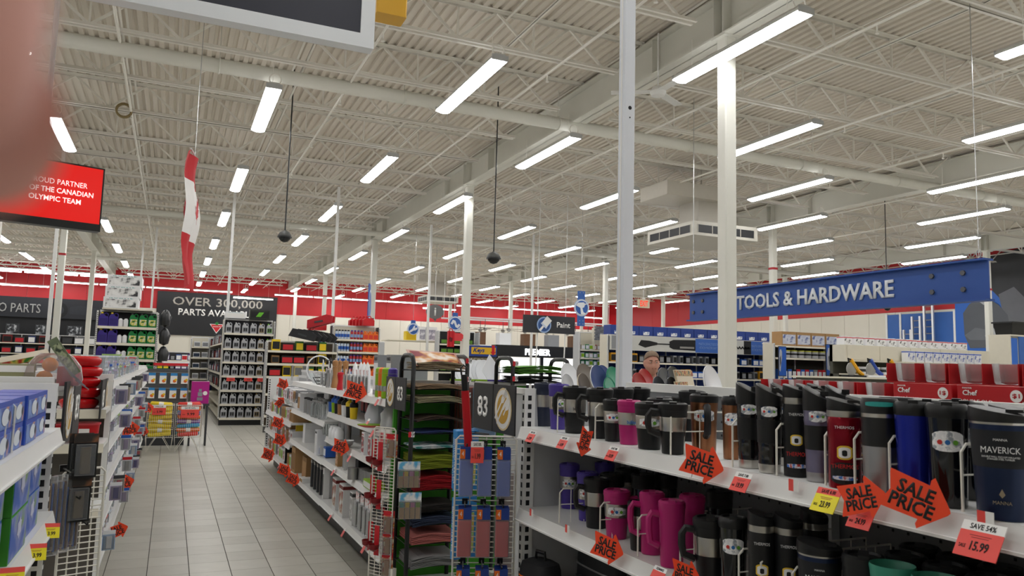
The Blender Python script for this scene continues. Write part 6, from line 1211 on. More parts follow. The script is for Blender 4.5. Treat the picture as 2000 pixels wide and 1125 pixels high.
# mural, blue wall panels and ladders on the side wall
def wallX(px, py): return onX(px, py, XR-.03)
t = thing('blue_wall_panel', 'blue painted display panel behind the ladders', 'panel', (XR-.04, 0, 0)); a, b_ = wallX(1733, 640), wallX(1866, 640); MB().box(-.02, .02, b_.y, a.y, 1.6, 4.55).obj('panel', M('2F62AE', .5, var=.15, scale=1.2), t)
for k, px in enumerate((1733, 1760, 1866)): y = wallX(px, 640).y; MB().box(-.05, -.02, y-.05, y+.05, 1.6, 4.6).obj('edge_strip', WHITE, t)
def mural():
    a, b = wallX(1868, 640).y, 16.0
    t = thing('wall_mural', 'large grey and blue wall mural of a worker with folded arms', 'mural', (XR-.06, 0, 0)); MB().box(-.02, .02, b, a, 1.4, 6.6).obj('blue_ground', M('2B66C0', .5, var=.08, scale=1), t)
    def P(px, py): p = onX(px, py, XR-.1); return (p.y, p.z)
    def pol(pix, c, nm, x=-.03): q = [P(*u) for u in pix]; MB().add([(x, y, z) for y, z in q], [tuple(range(len(q)))]).obj(nm, M(c, .6, var=.12, scale=2), t)
    pol([(1932, 500), (2010, 480), (2070, 560), (2080, 660), (1990, 650), (1960, 590), (1930, 560)], '3A3C40', 'machine_print'); pol([(1950, 575), (1980, 560), (2010, 590), (2005, 640), (1965, 640)], '6A6C72', 'machine_light', -.035)
    pol([(1881, 612), (1893, 594), (1908, 585), (1930, 583), (1950, 595), (1968, 615), (1975, 650), (1968, 678), (1895, 680), (1884, 655)], '5A5E64', 'jacket_print', -.04); pol([(1884, 655), (1905, 640), (1935, 645), (1950, 655), (1930, 664), (1895, 664)], '6C7076', 'sleeve_print', -.045); pol([(1908, 586), (1908, 574), (1928, 570), (1930, 586), (1922, 596)], 'B0B2B6', 'neck_print', -.05); pol([(1905, 574), (1904, 550), (1916, 542), (1930, 548), (1930, 574), (1918, 582)], 'A4A6AA', 'face_print', -.045); pol([(1924, 655), (1940, 640), (1950, 650), (1945, 670), (1930, 672)], 'B0B2B6', 'hand_print', -.05)
    return t
mural()
def ladder(px, py0, py1, w_, Xd):
    a = onX(px, py0, Xd)
    t = thing('ladder', 'x', 'ladder', (Xd, a.y, 0)); H = a.z
    for s in (-1, 1): MB().box(-.04, .04, s*w_/2-.045, s*w_/2+.045, 0, H).obj('rail', M('D4D6D8', .3, .5, var=.03), t)
    z = .3
    while z < H-.1: MB().rod((0, -w_/2, z), (0, w_/2, z), .022, 6).obj('rung', STS, t); z += .3
    return t
for px, py, w_, lab in [(1812, 570, .42, 'tallest aluminium ladder against the blue wall panel'), (1789, 618, .4, 'mid-height aluminium ladder against the blue wall panel'), (1772, 644, .36, 'shortest aluminium ladder against the blue wall panel')]:
    tag(ladder(px, py, 0, w_, XR-.35), lab, None, 'aluminium ladders')
# black crate on a pallet rack by the mural
p = onY(1975, 640, 13); t = thing('storage_crate', 'black plastic storage crate on the rack before the mural', 'crate', (p.x, 13, zat(1975, 655, 13))); MB().add([(x, y, z) for z, k in ((0, .86), (.3, 1)) for x, y in ((-.35*k, -.25*k), (.35*k, -.25*k), (.35*k, .25*k), (-.35*k, .25*k))], [(3, 2, 1, 0), (0, 1, 5, 4), (1, 2, 6, 5), (2, 3, 7, 6), (3, 0, 4, 7), (4, 5, 6, 7)]).obj('crate_body', BLACK, t); MB().box(-.38, .38, -.28, .28, .3, .34).obj('lid', BLACK, t)
t = thing('display_rack', 'cream rack with a worker poster under the black crate', 'rack', (p.x, 13, 0)); zr = zat(1975, 655, 13); MB().box(-.5, .7, -.3, .3, zr-.04, zr-.001).obj('rack_shelf', CREAMR, t); MB().box(-.2, .7, -.32, -.29, zr-.75, zr-.05).obj('poster_board', M('3A66B0', .5, var=.25, scale=4), t)
for x in (-.48, .68): MB().box(x-.02, x+.02, -.28, .28, 0, zr-.04).obj('rack_leg', CREAMR, t)
# ================================================================== hanging signs and fittings
SIGNBLUE = M('2A4E96', .5, var=.06, scale=2); LTXT = M('D6DAE0', .4, var=.02); BOLT = M('5A5C62', .5, .3, var=.05)
def chain(m, a, z1, n=None): m.rod(a, (a[0], a[1], z1), .006, 5); return m
# blue steel-beam sign
XS = 9.0; far, near = onX(1348, 600, XS), onX(1932, 545, XS); z0, z1 = onX(1640, 606, XS).z, onX(1640, 541, XS).z; L = far.y-near.y; h = z1-z0
t = thing('department_sign', 'long blue steel-beam sign lettered Tools and Hardware', 'sign', (XS, far.y, z0), -PI/2)
MB().box(0, L, -.01, .01, 0, h).obj('web', SIGNBLUE, t)
for z in (0, h): MB().box(0, L, -.09, .09, z-.012, z+.012).obj('flange', SIGNBLUE, t)
lx0, lx1 = far.y-onX(1441, 590, XS).y, far.y-onX(1748, 560, XS).y
text('TOOLS & HARDWARE', LTXT, t, ((lx0+lx1)/2, -.012, h*.5), h*.5, lx1-lx0, depth=.02, bold=.02)
hx = [(.035*math.cos(k*PI/3), .035*math.sin(k*PI/3)) for k in range(6)]
for x in (.13, .4, L-.75, L-.32):
    for z in (h*.3, h*.72): MB().prism(hx, 0, .025, Matrix.Translation((x, -.011, z)) @ Matrix.Rotation(PI/2, 4, 'X')).obj('bolt_head', BOLT, t)
for x in (.1, L-.12): MB().rod((x, 0, h), (x, 0, 6.975-z0), .006, 5).obj('hanging_chain', STS, t); MB().tube([(x+.03*math.cos(a*PI/4), 0, h+.08+.05*math.sin(a*PI/4)) for a in range(8)], .008, 5, True).obj('chain_link', STS, t)
# big dark sign overhead with white frame, yellow block behind
Yt = 5.0; a = onY(729, 97, Yt); t = thing('overhead_sign', 'large charcoal sign in a white frame hung overhead, seen from below', 'sign', (a.x, Yt, a.z)); Wd, Hd = 2.3, .95; fr = .095
MB().box(-Wd+fr, -fr, 0, .02, fr, Hd-fr).obj('charcoal_panel', M('2B2D3A', .5, var=.04), t)
[MB().box(*q_).obj('frame_rail', M('E4E8EC', .4, var=.02), t) for q_ in ((-Wd, 0, -.012, .088, 0, fr), (-Wd, 0, -.012, .088, Hd-fr, Hd), (-fr, 0, -.012, .088, fr, Hd-fr), (-Wd, -Wd+fr, -.012, .088, fr, Hd-fr))]; MB().box(-Wd+.02, -.02, .09, .14, .02, Hd).obj('backing_tray', M('C9C4BC', .5, var=.03), t)
for x in (-Wd+.3, -.3): MB().rod((x, .05, Hd), (x, .05, 6.975-a.z), .006, 5).obj('hanging_cable', STS, t)
p = onY(736, 22, 5.4); t = thing('yellow_sign_block', 'yellow block of another hanging sign behind the charcoal one', 'sign', (p.x, 5.4, p.z)); MB().cbox(0, .23, 0, .18, 0, .5, .01).obj('block', M('D9A51E', .45, var=.03), t); MB().rod((.1, .09, .5), (.1, .09, 6.975-p.z), .006, 5).obj('hanging_cable', STS, t)
# red screen
Ytv = 7.0; dirv = Vector((math.sin(R(72)), math.cos(R(72)), 0)); nrm = Vector((-dirv.y, dirv.x, 0)); base = onY(196, 446, Ytv)
t = thing('hanging_screen', 'red hanging screen reading proud partner of the Canadian Olympic team', 'screen', base, math.atan2(dirv.y, dirv.x)); 
pts = onP(205, 330, base, nrm); Hs = (pts-base).z; Ws = Hs*1.75
MB().box(-Ws, 0, 0, .06, 0, Hs).obj('casing', BLACK, t); MB().box(-Ws+.012, -.012, -.002, 0, .03, Hs-.012).obj('lit_panel', M('D2140F', .3, var=.05, scale=2, emit=.55), t); MB().box(-Ws, 0, 0, .1, -.03, 0).obj('lower_bezel', BLACK, t)
tw = M('F0E6E4', .4, var=0, emit=.7)
for i, (s_, w_) in enumerate((('PROUD PARTNER', .42), ('OF THE CANADIAN', .47), ('OLYMPIC TEAM', .38))): text(s_, tw, t, (-Ws*.60, -.003, Hs*(.66-.14*i)), Hs*.085, Ws*w_*1.1, align='LEFT', bold=0 if i == 0 else .015)
MB().rod((-Ws/2, .05, Hs), (-Ws/2, .05, 6.975-base.z), .02, 8).obj('ceiling_mount', M('8A8A86', .5, var=.03), t)
# hanging national flag, nearly edge-on
p = onY(372, 430, 11.0); dr = Vector((p.x, p.y, 0)).normalized(); dr = (dr+Vector((.13, 0, 0))).normalized()
t = thing('hanging_flag', 'red and white maple leaf flag hanging edge-on over the aisle', 'flag', (p.x, p.y, 0), math.atan2(dr.y, dr.x)); ztop, zbot = onY(380, 305, 11).z, onY(360, 558, 11).z; Ht = ztop-zbot
FR, FW_ = M('C01824', .7, var=.05), M('E8E6E4', .7, var=.03)
def cloth(u0, u1, mat, nm):
    m = MB(); N, K_ = 8, 10; vs_ = []
    for i in range(N+1):
        for k in range(K_+1): s = i/N; v = u0+(u1-u0)*k/K_; vs_.append(((s-.5)*.75, .05*math.sin(s*9+v*4)+.03*math.sin(v*11), ztop-Ht*v-.06*s))
    f = [(i*(K_+1)+k, i*(K_+1)+k+1, (i+1)*(K_+1)+k+1, (i+1)*(K_+1)+k) for i in range(N) for k in range(K_)]
    return m.add(vs_, f).obj(nm, mat, t, smooth=True)
cloth(0, .2, FR, 'red_band'); wh = cloth(.2, .62, FW_, 'white_band'); cloth(.62, 1, FR, 'red_band')
leaf = [(0, .2), (.04, .1), (.1, .12), (.08, .02), (.16, .04), (.12, -.04), (.15, -.06), (.06, -.1), (.07, -.13), (.01, -.12), (.01, -.2)]; lp = leaf+[(-x, z) for x, z in leaf[::-1]]
for s in (-1, 1): MB().add([(x, s*.075, ztop-Ht*.42+z) for x, z in lp], [tuple(range(len(lp)))]).obj('maple_leaf', FR, wh)
MB().rod((-.38, 0, ztop), (.38, 0, ztop), .012, 6).obj('flag_rod', STS, t); MB().rod((0, 0, ztop), (0, 0, 6.975), .005, 4).obj('hanging_cable', STS, t)
# security camera domes
for i, (px, py, Y, r, lab) in enumerate([(556, 463, 14.0, .115, 'black security camera dome on a long rod over the aisle'), (964, 505, 13.0, .125, 'black security camera dome on a long rod beside the second column'), (1733, 601, 16.0, .11, 'small black camera dome under the blue beam sign')]):
    p = onY(px, py, Y); t = thing('camera_dome', lab, 'camera', p); MB().lathe([(r*1.02, 0), (r*1.0, r*.3), (r*.75, r*.75), (r*.25, r*1.0), (.02, r*1.05)], 18).obj('housing', M('4A4A48', .5, var=.05), t, smooth=True); MB().lathe([(.002, -r*.85), (r*.5, -r*.7), (r*.85, -r*.3), (r*.92, 0)], 18).obj('smoked_dome', M('141518', .15, var=0), t, smooth=True); MB().lathe([(r*1.1, -.012), (r*1.1, .012)], 18).obj('trim_ring', BLACK, t); MB().rod((0, 0, r), (0, 0, 6.975-p.z), .012, 6).obj('drop_rod', BLACK, t)
# department icons
def icon_sign(px, py, Y, wpx, label, kind):
    p = onY(px, py, Y); s = wpx*Y/FPX/.93; t = thing('icon_sign', label, 'sign', p); b = M('3A66B4', .5, var=.04); lt = M('B8CCE8', .5, var=.02)
    if kind == 'drill': MB().box(-s*.25, s*.25, .01, .05, -s*1.15, s*1.05).obj('blue_post', b, t); [MB().lathe([(s*.03, 0), (s*.03, .01)], 8, Matrix.Translation((x*s, .01, z*s)) @ Matrix.Rotation(PI/2, 4, 'X')).obj('bolt_head', STS, t) for x in (-.12, .12) for z in (.95, -.82, -1.02)]
    else: MB().box(-s*.2, s*.2, .01, .04, s*.45, s*.8).obj('blue_post', b, t)
    ell(MB(), 0, 0, s*.55, s*.55, .0).obj('light_ring', lt, t); ell(MB(), 0, 0, s*.5, s*.5, -.006).obj('rim_disc', M('E4EAF2', .5, var=0), t); ell(MB(), 0, 0, s*.44, s*.44, -.012).obj('blue_disc', b, t)
    sh = {'drill': [(-.42, .12), (-.3, .3), (.12, .34), (.2, .26), (.5, .32), (.5, .27), (.2, .18), (.14, .02), (.02, -.02), (.1, -.28), (.28, -.36), (.2, -.44), (-.06, -.42), (-.12, -.02)], 'wrench': [(-.4, -.2), (-.1, .02), (.05, .3), (.18, .36), (.12, .18), (.22, .1), (.36, .2), (.36, .02), (.2, -.1), (.02, -.12), (-.3, -.32)], 'pipe': [(-.38, -.02), (-.2, .28), (.0, .2), (.14, -.14), (.26, .0), (.4, -.1), (.2, -.34), (.02, -.26), (-.12, .08), (-.22, -.08)]}[kind]
    n = len(sh); MB().add([(x*s, -.03, z*s) for x, z in sh]+[(x*s, -.014, z*s) for x, z in sh], [tuple(range(n))]+[(i, i+n, (i+1) % n+n, (i+1) % n) for i in range(n)]).obj('tool_shape', M('E8ECF2', .5, var=0), t)
    MB().rod((0, .03, s*.7), (0, .03, 6.975-p.z), .006, 4).obj('hanging_cable', STS, t); return t
icon_sign(1136, 601, 19, 33, 'round blue drill icon sign on a bolted blue post', 'drill'); icon_sign(807, 643, 25, 21, 'round blue wrench icon sign above the yellow box', 'wrench'); icon_sign(889, 632, 27, 26, 'round blue pipe icon sign behind the second column', 'pipe')
p = onY(722, 595, 27.5); t = thing('icon_sign', 'blue icon sign seen edge-on beside the third column', 'sign', p, 1.25); MB().box(-.25, .25, 0, .05, -.85, .75).obj('blue_post', M('3A66B4', .5, var=.04), t); ell(MB(), 0, 0, .5, .55, -.01).obj('light_ring', M('C8D6EC', .5, var=0), t); ell(MB(), 0, 0, .42, .46, -.016).obj('blue_disc', M('3A66B4', .5, var=0), t); MB().rod((0, .02, .75), (0, .02, 6.975-p.z), .006, 4).obj('hanging_cable', STS, t)
p = onY(849, 609, 30); t = thing('info_sign', 'grey oval speech-bubble information sign', 'sign', p); MB().lathe([(.38, 0), (.38, .05)], 26, Matrix.Rotation(PI/2, 4, 'X') @ Matrix.Diagonal((1, .78, 1, 1))).obj('grey_oval', M('6A6A6A', .5, var=.04), t); MB().add([(-.1, -.03, -.25), (.1, -.03, -.25), (.03, -.03, -.42)], [(0, 1, 2)]).obj('bubble_tail', M('6A6A6A', .5, var=.04), t); text('i', M('C8C8C4', .5, var=0), t, (0, -.055, 0), .34, .09, bold=.03); MB().rod((0, 0, .28), (0, 0, 6.975-p.z), .008, 4).obj('hanging_cable', STS, t)
# Paint sign
YA = 20.0; a, b_ = onY(1022, 633, YA), onY(1123, 636, YA); zc_ = (onY(1072, 617, YA).z+onY(1072, 651, YA).z)/2; hs = onY(1072, 617, YA).z-onY(1072, 651, YA).z; W_ = b_.x-a.x
t = thing('department_sign', 'curved black hanging sign lettered Paint with a brush icon', 'sign', ((a.x+b_.x)/2, YA, zc_)); n = 12
q = [(-W_/2+W_*i/n, -.08*math.sin(PI*i/n)) for i in range(n+1)]; q2 = q+[(x, y+.04) for x, y in q[::-1]]; MB().prism(q2, -hs/2, hs/2).obj('curved_board', M('34353A', .5, var=.04), t); text('Paint', TAGW, t, (W_*.25, -.075, 0), hs*.32, W_*.26, bold=.02)
ell(MB(), -W_*.13, -.02, hs*.46, hs*.46, -.085).obj('icon_ring', M('9AB4DC', .5, var=0), t); ell(MB(), -W_*.13, -.02, hs*.38, hs*.38, -.09).obj('icon_disc', M('3A5C9A', .5, var=0), t); mt = Matrix.Translation((-W_*.13, -.1, -.02)) @ Matrix.Rotation(.7, 4, 'Y'); MB().box(-hs*.2, hs*.2, -.01, 0, 0, hs*.5, mt).obj('brush_bristles', TAGW, t); MB().box(-hs*.22, hs*.22, -.016, 0, -hs*.1, 0, mt).obj('brush_ferrule', M('C8D4E8', .5, var=0), t); MB().box(-hs*.06, hs*.06, -.01, 0, -hs*.45, -hs*.1, mt).obj('brush_handle', TAGW, t)
for x in (-W_*.22, W_*.32): MB().rod((x, .03, hs/2), (x, .03, 6.975-zc_), .012, 5).obj('hanging_rod', WHITE, t); MB().rod((x, .03, -hs/2), (x-.1, .03, -zc_), .02, 5).obj('support_pole', WHITE, t)
# exit sign
p = onY(1257, 593, 25); t = thing('exit_sign', 'cream exit sign with red letters on a drop rod', 'sign', p); MB().cbox(-.26, .26, -.04, .04, -.17, .17, .01).obj('box', M('D8CDB0', .5, var=.03), t); text('EXIT', M('F03A1E', .4, var=0, emit=.8), t, (0, -.042, 0), .22, .36, bold=.02); MB().rod((0, 0, .17), (0, 0, 6.975-p.z), .014, 5).obj('drop_rod', WHITE, t); MB().box(-.06, .06, -.03, .03, .17, .22).obj('canopy', WHITE, t)
# keys counter board and red key-shaped sign
YKy = 23.4; a, b_ = onY(914, 674, YKy), onY(970, 697, YKy); t = thing('keys_board', 'blue and yellow key-cutting board with red arrow', 'sign', ((a.x+b_.x)/2, YKy, b_.z)); W_, H_ = b_.x-a.x, a.z-b_.z; MB().box(-W_/2, W_/2, 0, .05, 0, H_).obj('blue_board', M('1F3C8E', .5, var=.03), t); MB().box(-W_*.38, W_*.46, -.006, 0, H_*.2, H_*.84).obj('yellow_field', M('E0B020', .5, var=.03), t); text('Keys', M('16307A', .5, var=0), t, (-W_*.12, -.008, H_*.52), H_*.55, W_*.4, shear=.3, bold=.03); MB().add([(W_*x, -.012, H_*z) for x, z in ((.32, 1.05), (.42, 1.05), (.42, .45), (.47, .45), (.37, .1), (.27, .45), (.32, .45))], [tuple(range(7))]).obj('red_arrow', REDP, t)
MB().box(-W_/2, W_/2, .05, .5, -b_.z, 0).obj('key_cabinet', M('4A4440', .6, var=.1), t)
for r_ in range(5): MB().box(-W_*.45, W_*.45, .035, .05, -.15-.2*r_, -.05-.2*r_).obj('key_row', blotch('8A7A5A', '2A2A2A', 'B0A890', 40), t)
p = onY(896, 662, 17.6); t = thing('key_sign', 'red key-shaped sign on the second column', 'sign', (p.x, 18.13, p.z)); t.scale = (.62,)*3; MB().cbox(-.16, .1, 0, .02, -.3, .34, .08).obj('key_bow', REDP, t); MB().add([(.05, -.002, -.05), (.45, -.002, -.05), (.45, -.002, .02), (.5, -.002, .05), (.5, -.002, .2), (.42, -.002, .26), (.05, -.002, .28)], [tuple(range(7))]).add([(.05, .018, -.05), (.45, .018, -.05), (.45, .018, .02), (.5, .018, .05), (.5, .018, .2), (.42, .018, .26), (.05, .018, .28)], [tuple(range(6, -1, -1))]).obj('key_blade', M('D83A40', .5, var=.03), t); text('Keys', BLK, t, (-.03, -.004, 0), .3, .16, rot=(PI/2, -1.2, 0), bold=.02); MB().tube([(.02+.07*math.cos(k*PI/5)-.05, .01, .36+.07*math.sin(k*PI/5)) for k in range(10)], .02, 5, True).obj('key_ring', REDP, t)
p = onY(905, 700, 17.6); t = thing('column_notice', 'white notice sheet fixed to the second column', 'notice', (p.x+.02, 18.15, p.z-.15)); MB().box(-.16, .16, -.004, 0, -.2, .2).obj('sheet', TAGW, t); MB().box(-.1, .1, -.006, -.004, .05, .09).box(-.1, .1, -.006, -.004, -.05, -.03).obj('print', BOXG, t)
# black parts banner on the back wall
Yw = YF-.06; a, b_ = onY(308, 574, Yw), onY(538, 655, Yw); zb0 = onY(420, 657, Yw).z; t = thing('parts_banner', 'huge black wall banner reading over 300,000 parts available', 'banner', ((a.x+b_.x)/2, Yw, zb0)); W_ = b_.x-a.x; H_ = 5.75-zb0
MB().box(-W_/2, W_/2, -.02, .03, 0, H_).obj('black_panel', M('1E1F23', .45, var=.12, scale=.7), t)
def wx(px, py): p = onY(px, py, Yw); return p.x-(a.x+b_.x)/2, p.z-zb0
x0, z0_ = wx(337, 592); x1, z1_ = wx(513, 594); text('OVER 300,000', M('B9B4AC', .4, var=.03), t, ((x0+x1)/2, -.022, (z0_+z1_)/2), .62, x1-x0, bold=.01, depth=.03)
x0, z0_ = wx(348, 611); x1, z1_ = wx(496, 613); text('PARTS AVAILABLE', TAGW, t, ((x0+x1)/2, -.022, (z0_+z1_)/2), .42, x1-x0, bold=.02, depth=.03)
x0, z0_ = wx(423, 640); MB().add([(x0-.42, -.024, z0_+.22), (x0+.42, -.024, z0_+.22), (x0, -.024, z0_-.38)], [(0, 2, 1)]).obj('triangle_border', TAGW, t); q = MB().add([(x0-.36, -.028, z0_+.19), (x0+.36, -.028, z0_+.19), (x0, -.028, z0_-.31)], [(0, 2, 1)]).obj('red_triangle', REDP, t); MB().add([(x0+.13*math.cos(PI/2+k*2*PI/10)*(1 if k % 2 == 0 else .6), -.03, z0_+.26+.13*math.sin(PI/2+k*2*PI/10)*(1 if k % 2 == 0 else .6)) for k in range(10)], [tuple(range(10))]).obj('green_leaf', M('1F7A3A', .5, var=0), t)
MB().box(x0-.3, x0+.3, -.032, -.028, z0_+.0, z0_+.12).obj('name_plate', M('C8242C', .5, var=0), t); text('CANADIAN TIRE', TAGW, t, (x0, -.034, z0_+.06), .07, .5, depth=.004)
# auto parts fascia
Ya = 46.0; a, b_ = onY(-40, 575, Ya), onY(209, 590, Ya); t = thing('auto_parts_fascia', 'long dark fascia lettered Auto Parts with a faint car picture', 'sign', (b_.x, Ya, onY(208, 626, Ya).z)); W_ = b_.x-a.x; H_ = onY(208, 588, Ya).z-onY(208, 626, Ya).z
MB().box(-W_-3, 0, 0, .1, 0, H_).obj('dark_board', M('24262C', .45, var=.15, scale=.8), t); x1 = onY(88, 604, Ya).x-b_.x; text('AUTO PARTS', M('A8A8A6', .4, .4, var=.03), t, (x1-1.6, -.005, H_*.45), .46, 2.8, depth=.03)
ell(MB(), -2.2, H_*.42, .42, .42, -.004).obj('tyre_print', M('101114', .5, var=0), t); ell(MB(), -2.2, H_*.42, .24, .24, -.006).obj('wheel_print', M('3A3C42', .4, .3, var=.1), t); MB().add([(-1.7, -.005, H_*.25), (-.3, -.005, H_*.2), (-.3, -.005, H_*.55), (-1.2, -.005, H_*.7), (-1.7, -.005, H_*.6)], [(0, 1, 2, 3, 4)]).obj('car_body_print', M('34363C', .35, .3, var=.15), t)
MB().box(-W_-3, 0, .1, .5, -onY(208, 626, Ya).z, -.0).obj('dark_back_wall', M('1C1D20', .6, var=.2, scale=1.5), t)
for k, (px0, px1) in enumerate(((10, 36), (68, 90), (130, 160))): x0 = onY(px0, 650, 45).x; x1 = onY(px1, 650, 45).x; q = thing('display_case', 'clear display case of chrome parts under the auto parts fascia, %s along' % nth(k), 'display case', ((x0+x1)/2, 45.0, onY(60, 668, 45).z)); MB().box(-(x1-x0)/2, (x1-x0)/2, 0, .2, -onY(60, 668, 45).z, 0).obj('pedestal', DGREY, q); MB().box(-(x1-x0)/2, (x1-x0)/2, 0, .2, 0, .9).obj('case_body', M('3A3C40', .3, var=.1), q); MB().box(-(x1-x0)*.42, (x1-x0)*.42, -.01, 0, .05, .85).obj('chrome_parts', blotch('C8CCD0', '5A5E64', '202226', 6, .3), q)
for k in range(8): SP.put((-13+.9*(k % 2)+2.5*(k//2), 44.2+1.2*(k % 2), 5.82), 0, 'strip light over the auto parts counter, %s of the cluster' % nth(k), 'auto counter strip lights')
# air diffusers
for Y, pxa, pxb, pya, pyb, lab in [(15.0, 1355, 1480, 447, 472, 'large square ceiling air diffuser with dark grilles behind the big column'), (38.0, 835, 895, 576, 592, 'ceiling air diffuser over the far centre aisle')]:
    a, b_ = onY(pxa, pya, Y), onY(pxb, pyb, Y); w_ = b_.x-a.x; h = max(.35, a.z-b_.z); t = thing('air_diffuser', lab, 'vent', ((a.x+b_.x)/2, Y+w_/2, b_.z)); MB().box(-w_/2, w_/2, -w_/2, w_/2, 0, h).obj('diffuser_box', M('C9C5BB', .5, var=.04), t)
    for k in range(4): mt = Matrix.Rotation(k*PI/2, 4, 'Z'); g = MB().box(-w_*.44, w_*.44, -w_/2-.006, -w_/2, h*.2, h*.75, mt).obj('grille', M('2A2B2E', .5, var=.05), t); [MB().box(-w_*.44+w_*.88*i/4-.012, -w_*.44+w_*.88*i/4+.012, -w_/2-.012, -w_/2-.004, h*.18, h*.77, mt).obj('grille_bar', M('B9B5AB', .5, var=0), g) for i in range(5)]
    MB().box(-w_*.2, w_*.2, -w_*.2, w_*.2, h, 6.0-b_.z).obj('neck', M('BDB8AE', .5, var=.05), t); MB().box(-w_*.75, w_*.3, -w_*.3, w_*.3, 6.0-b_.z, 6.36-b_.z).obj('supply_duct', M('C9C4BA', .5, var=.05), t); MB().rod((0, 0, 6.36-b_.z), (0, 0, 6.975-b_.z), .02, 6).obj('hanger_rod', M('BDB8AE', .5, var=0), t)
# big ceiling fan by the girder, cable coil on a joist
p = onY(1285, 180, 9.6); t = thing('shop_fan', 'white three-blade ceiling fan hung beside the girder', 'fan', p); MB().lathe([(.001, -.08), (.1, -.06), (.13, 0), (.08, .08), (.03, .1)], 14).obj('motor', WHITE, t, smooth=True); MB().rod((0, 0, .1), (0, 0, 6.9-p.z), .015, 6).obj('down_rod', WHITE, t)
for k in range(3): MB().box(.1, .72, -.07, .07, .0, .012, Matrix.Rotation(k*2*PI/3+.5, 4, 'Z')).obj('blade', WHITE, t)
p = onY(238, 258, 15.9); t = thing('cable_coil', 'brown coil of cable tied to a joist', 'cable', (p.x, 16.0, 6.33)); [MB().tube([(.13*math.cos(k*PI/8), .02*j, .13*math.sin(k*PI/8)) for k in range(16)], .022, 6, True).obj('loop', M('8A7850', .7, var=.1), t, smooth=True) for j in (-1, 0, 1)]
# thin drop poles reaching shelving
for i, (px, Y) in enumerate([(447, 20.85), (657, 20.1), (295, 30.0), (845, 24.1), (92, 19.0), (1050, 24), (270, 33)]):
    p = onY(px, 600, Y); t = thing('drop_pole', 'thin white power drop pole, %s' % ['above the oil endcap', 'above the can endcap', 'beyond the jug endcap', 'above the plumbing run', 'beside the girder column near the auto counter', 'behind the paint sign', 'before the black banner'][i], 'pole', (p.x, Y+.45, 0), 0, 'power drop poles'); MB().box(-.035, .035, -.035, .035, 0, 6.38).obj('pole_shaft', WHITE, t); MB().box(-.06, .06, -.06, .06, 0, .02).obj('foot_plate', WHITE, t)
# ================================================================== people
SKIN = M('B98572', .5, var=.06, scale=30)
def skin_body(chain_, edges, radii):
    me = bpy.data.meshes.new('b'); me.from_pydata(chain_, edges, []); o = bpy.data.objects.new('b', me); COL.objects.link(o)
    md = o.modifiers.new('s', 'SKIN'); sd = o.modifiers.new('u', 'SUBSURF'); sd.levels = 2; sd.render_levels = 2
    for v, r_ in zip(me.skin_vertices[0].data if me.skin_vertices else [], radii): v.radius = r_
    if me.skin_vertices: me.skin_vertices[0].data[0].use_root = True
    dg = bpy.context.evaluated_depsgraph_get(); out = bpy.data.meshes.new_from_object(o.evaluated_get(dg)); bpy.data.objects.remove(o); return out
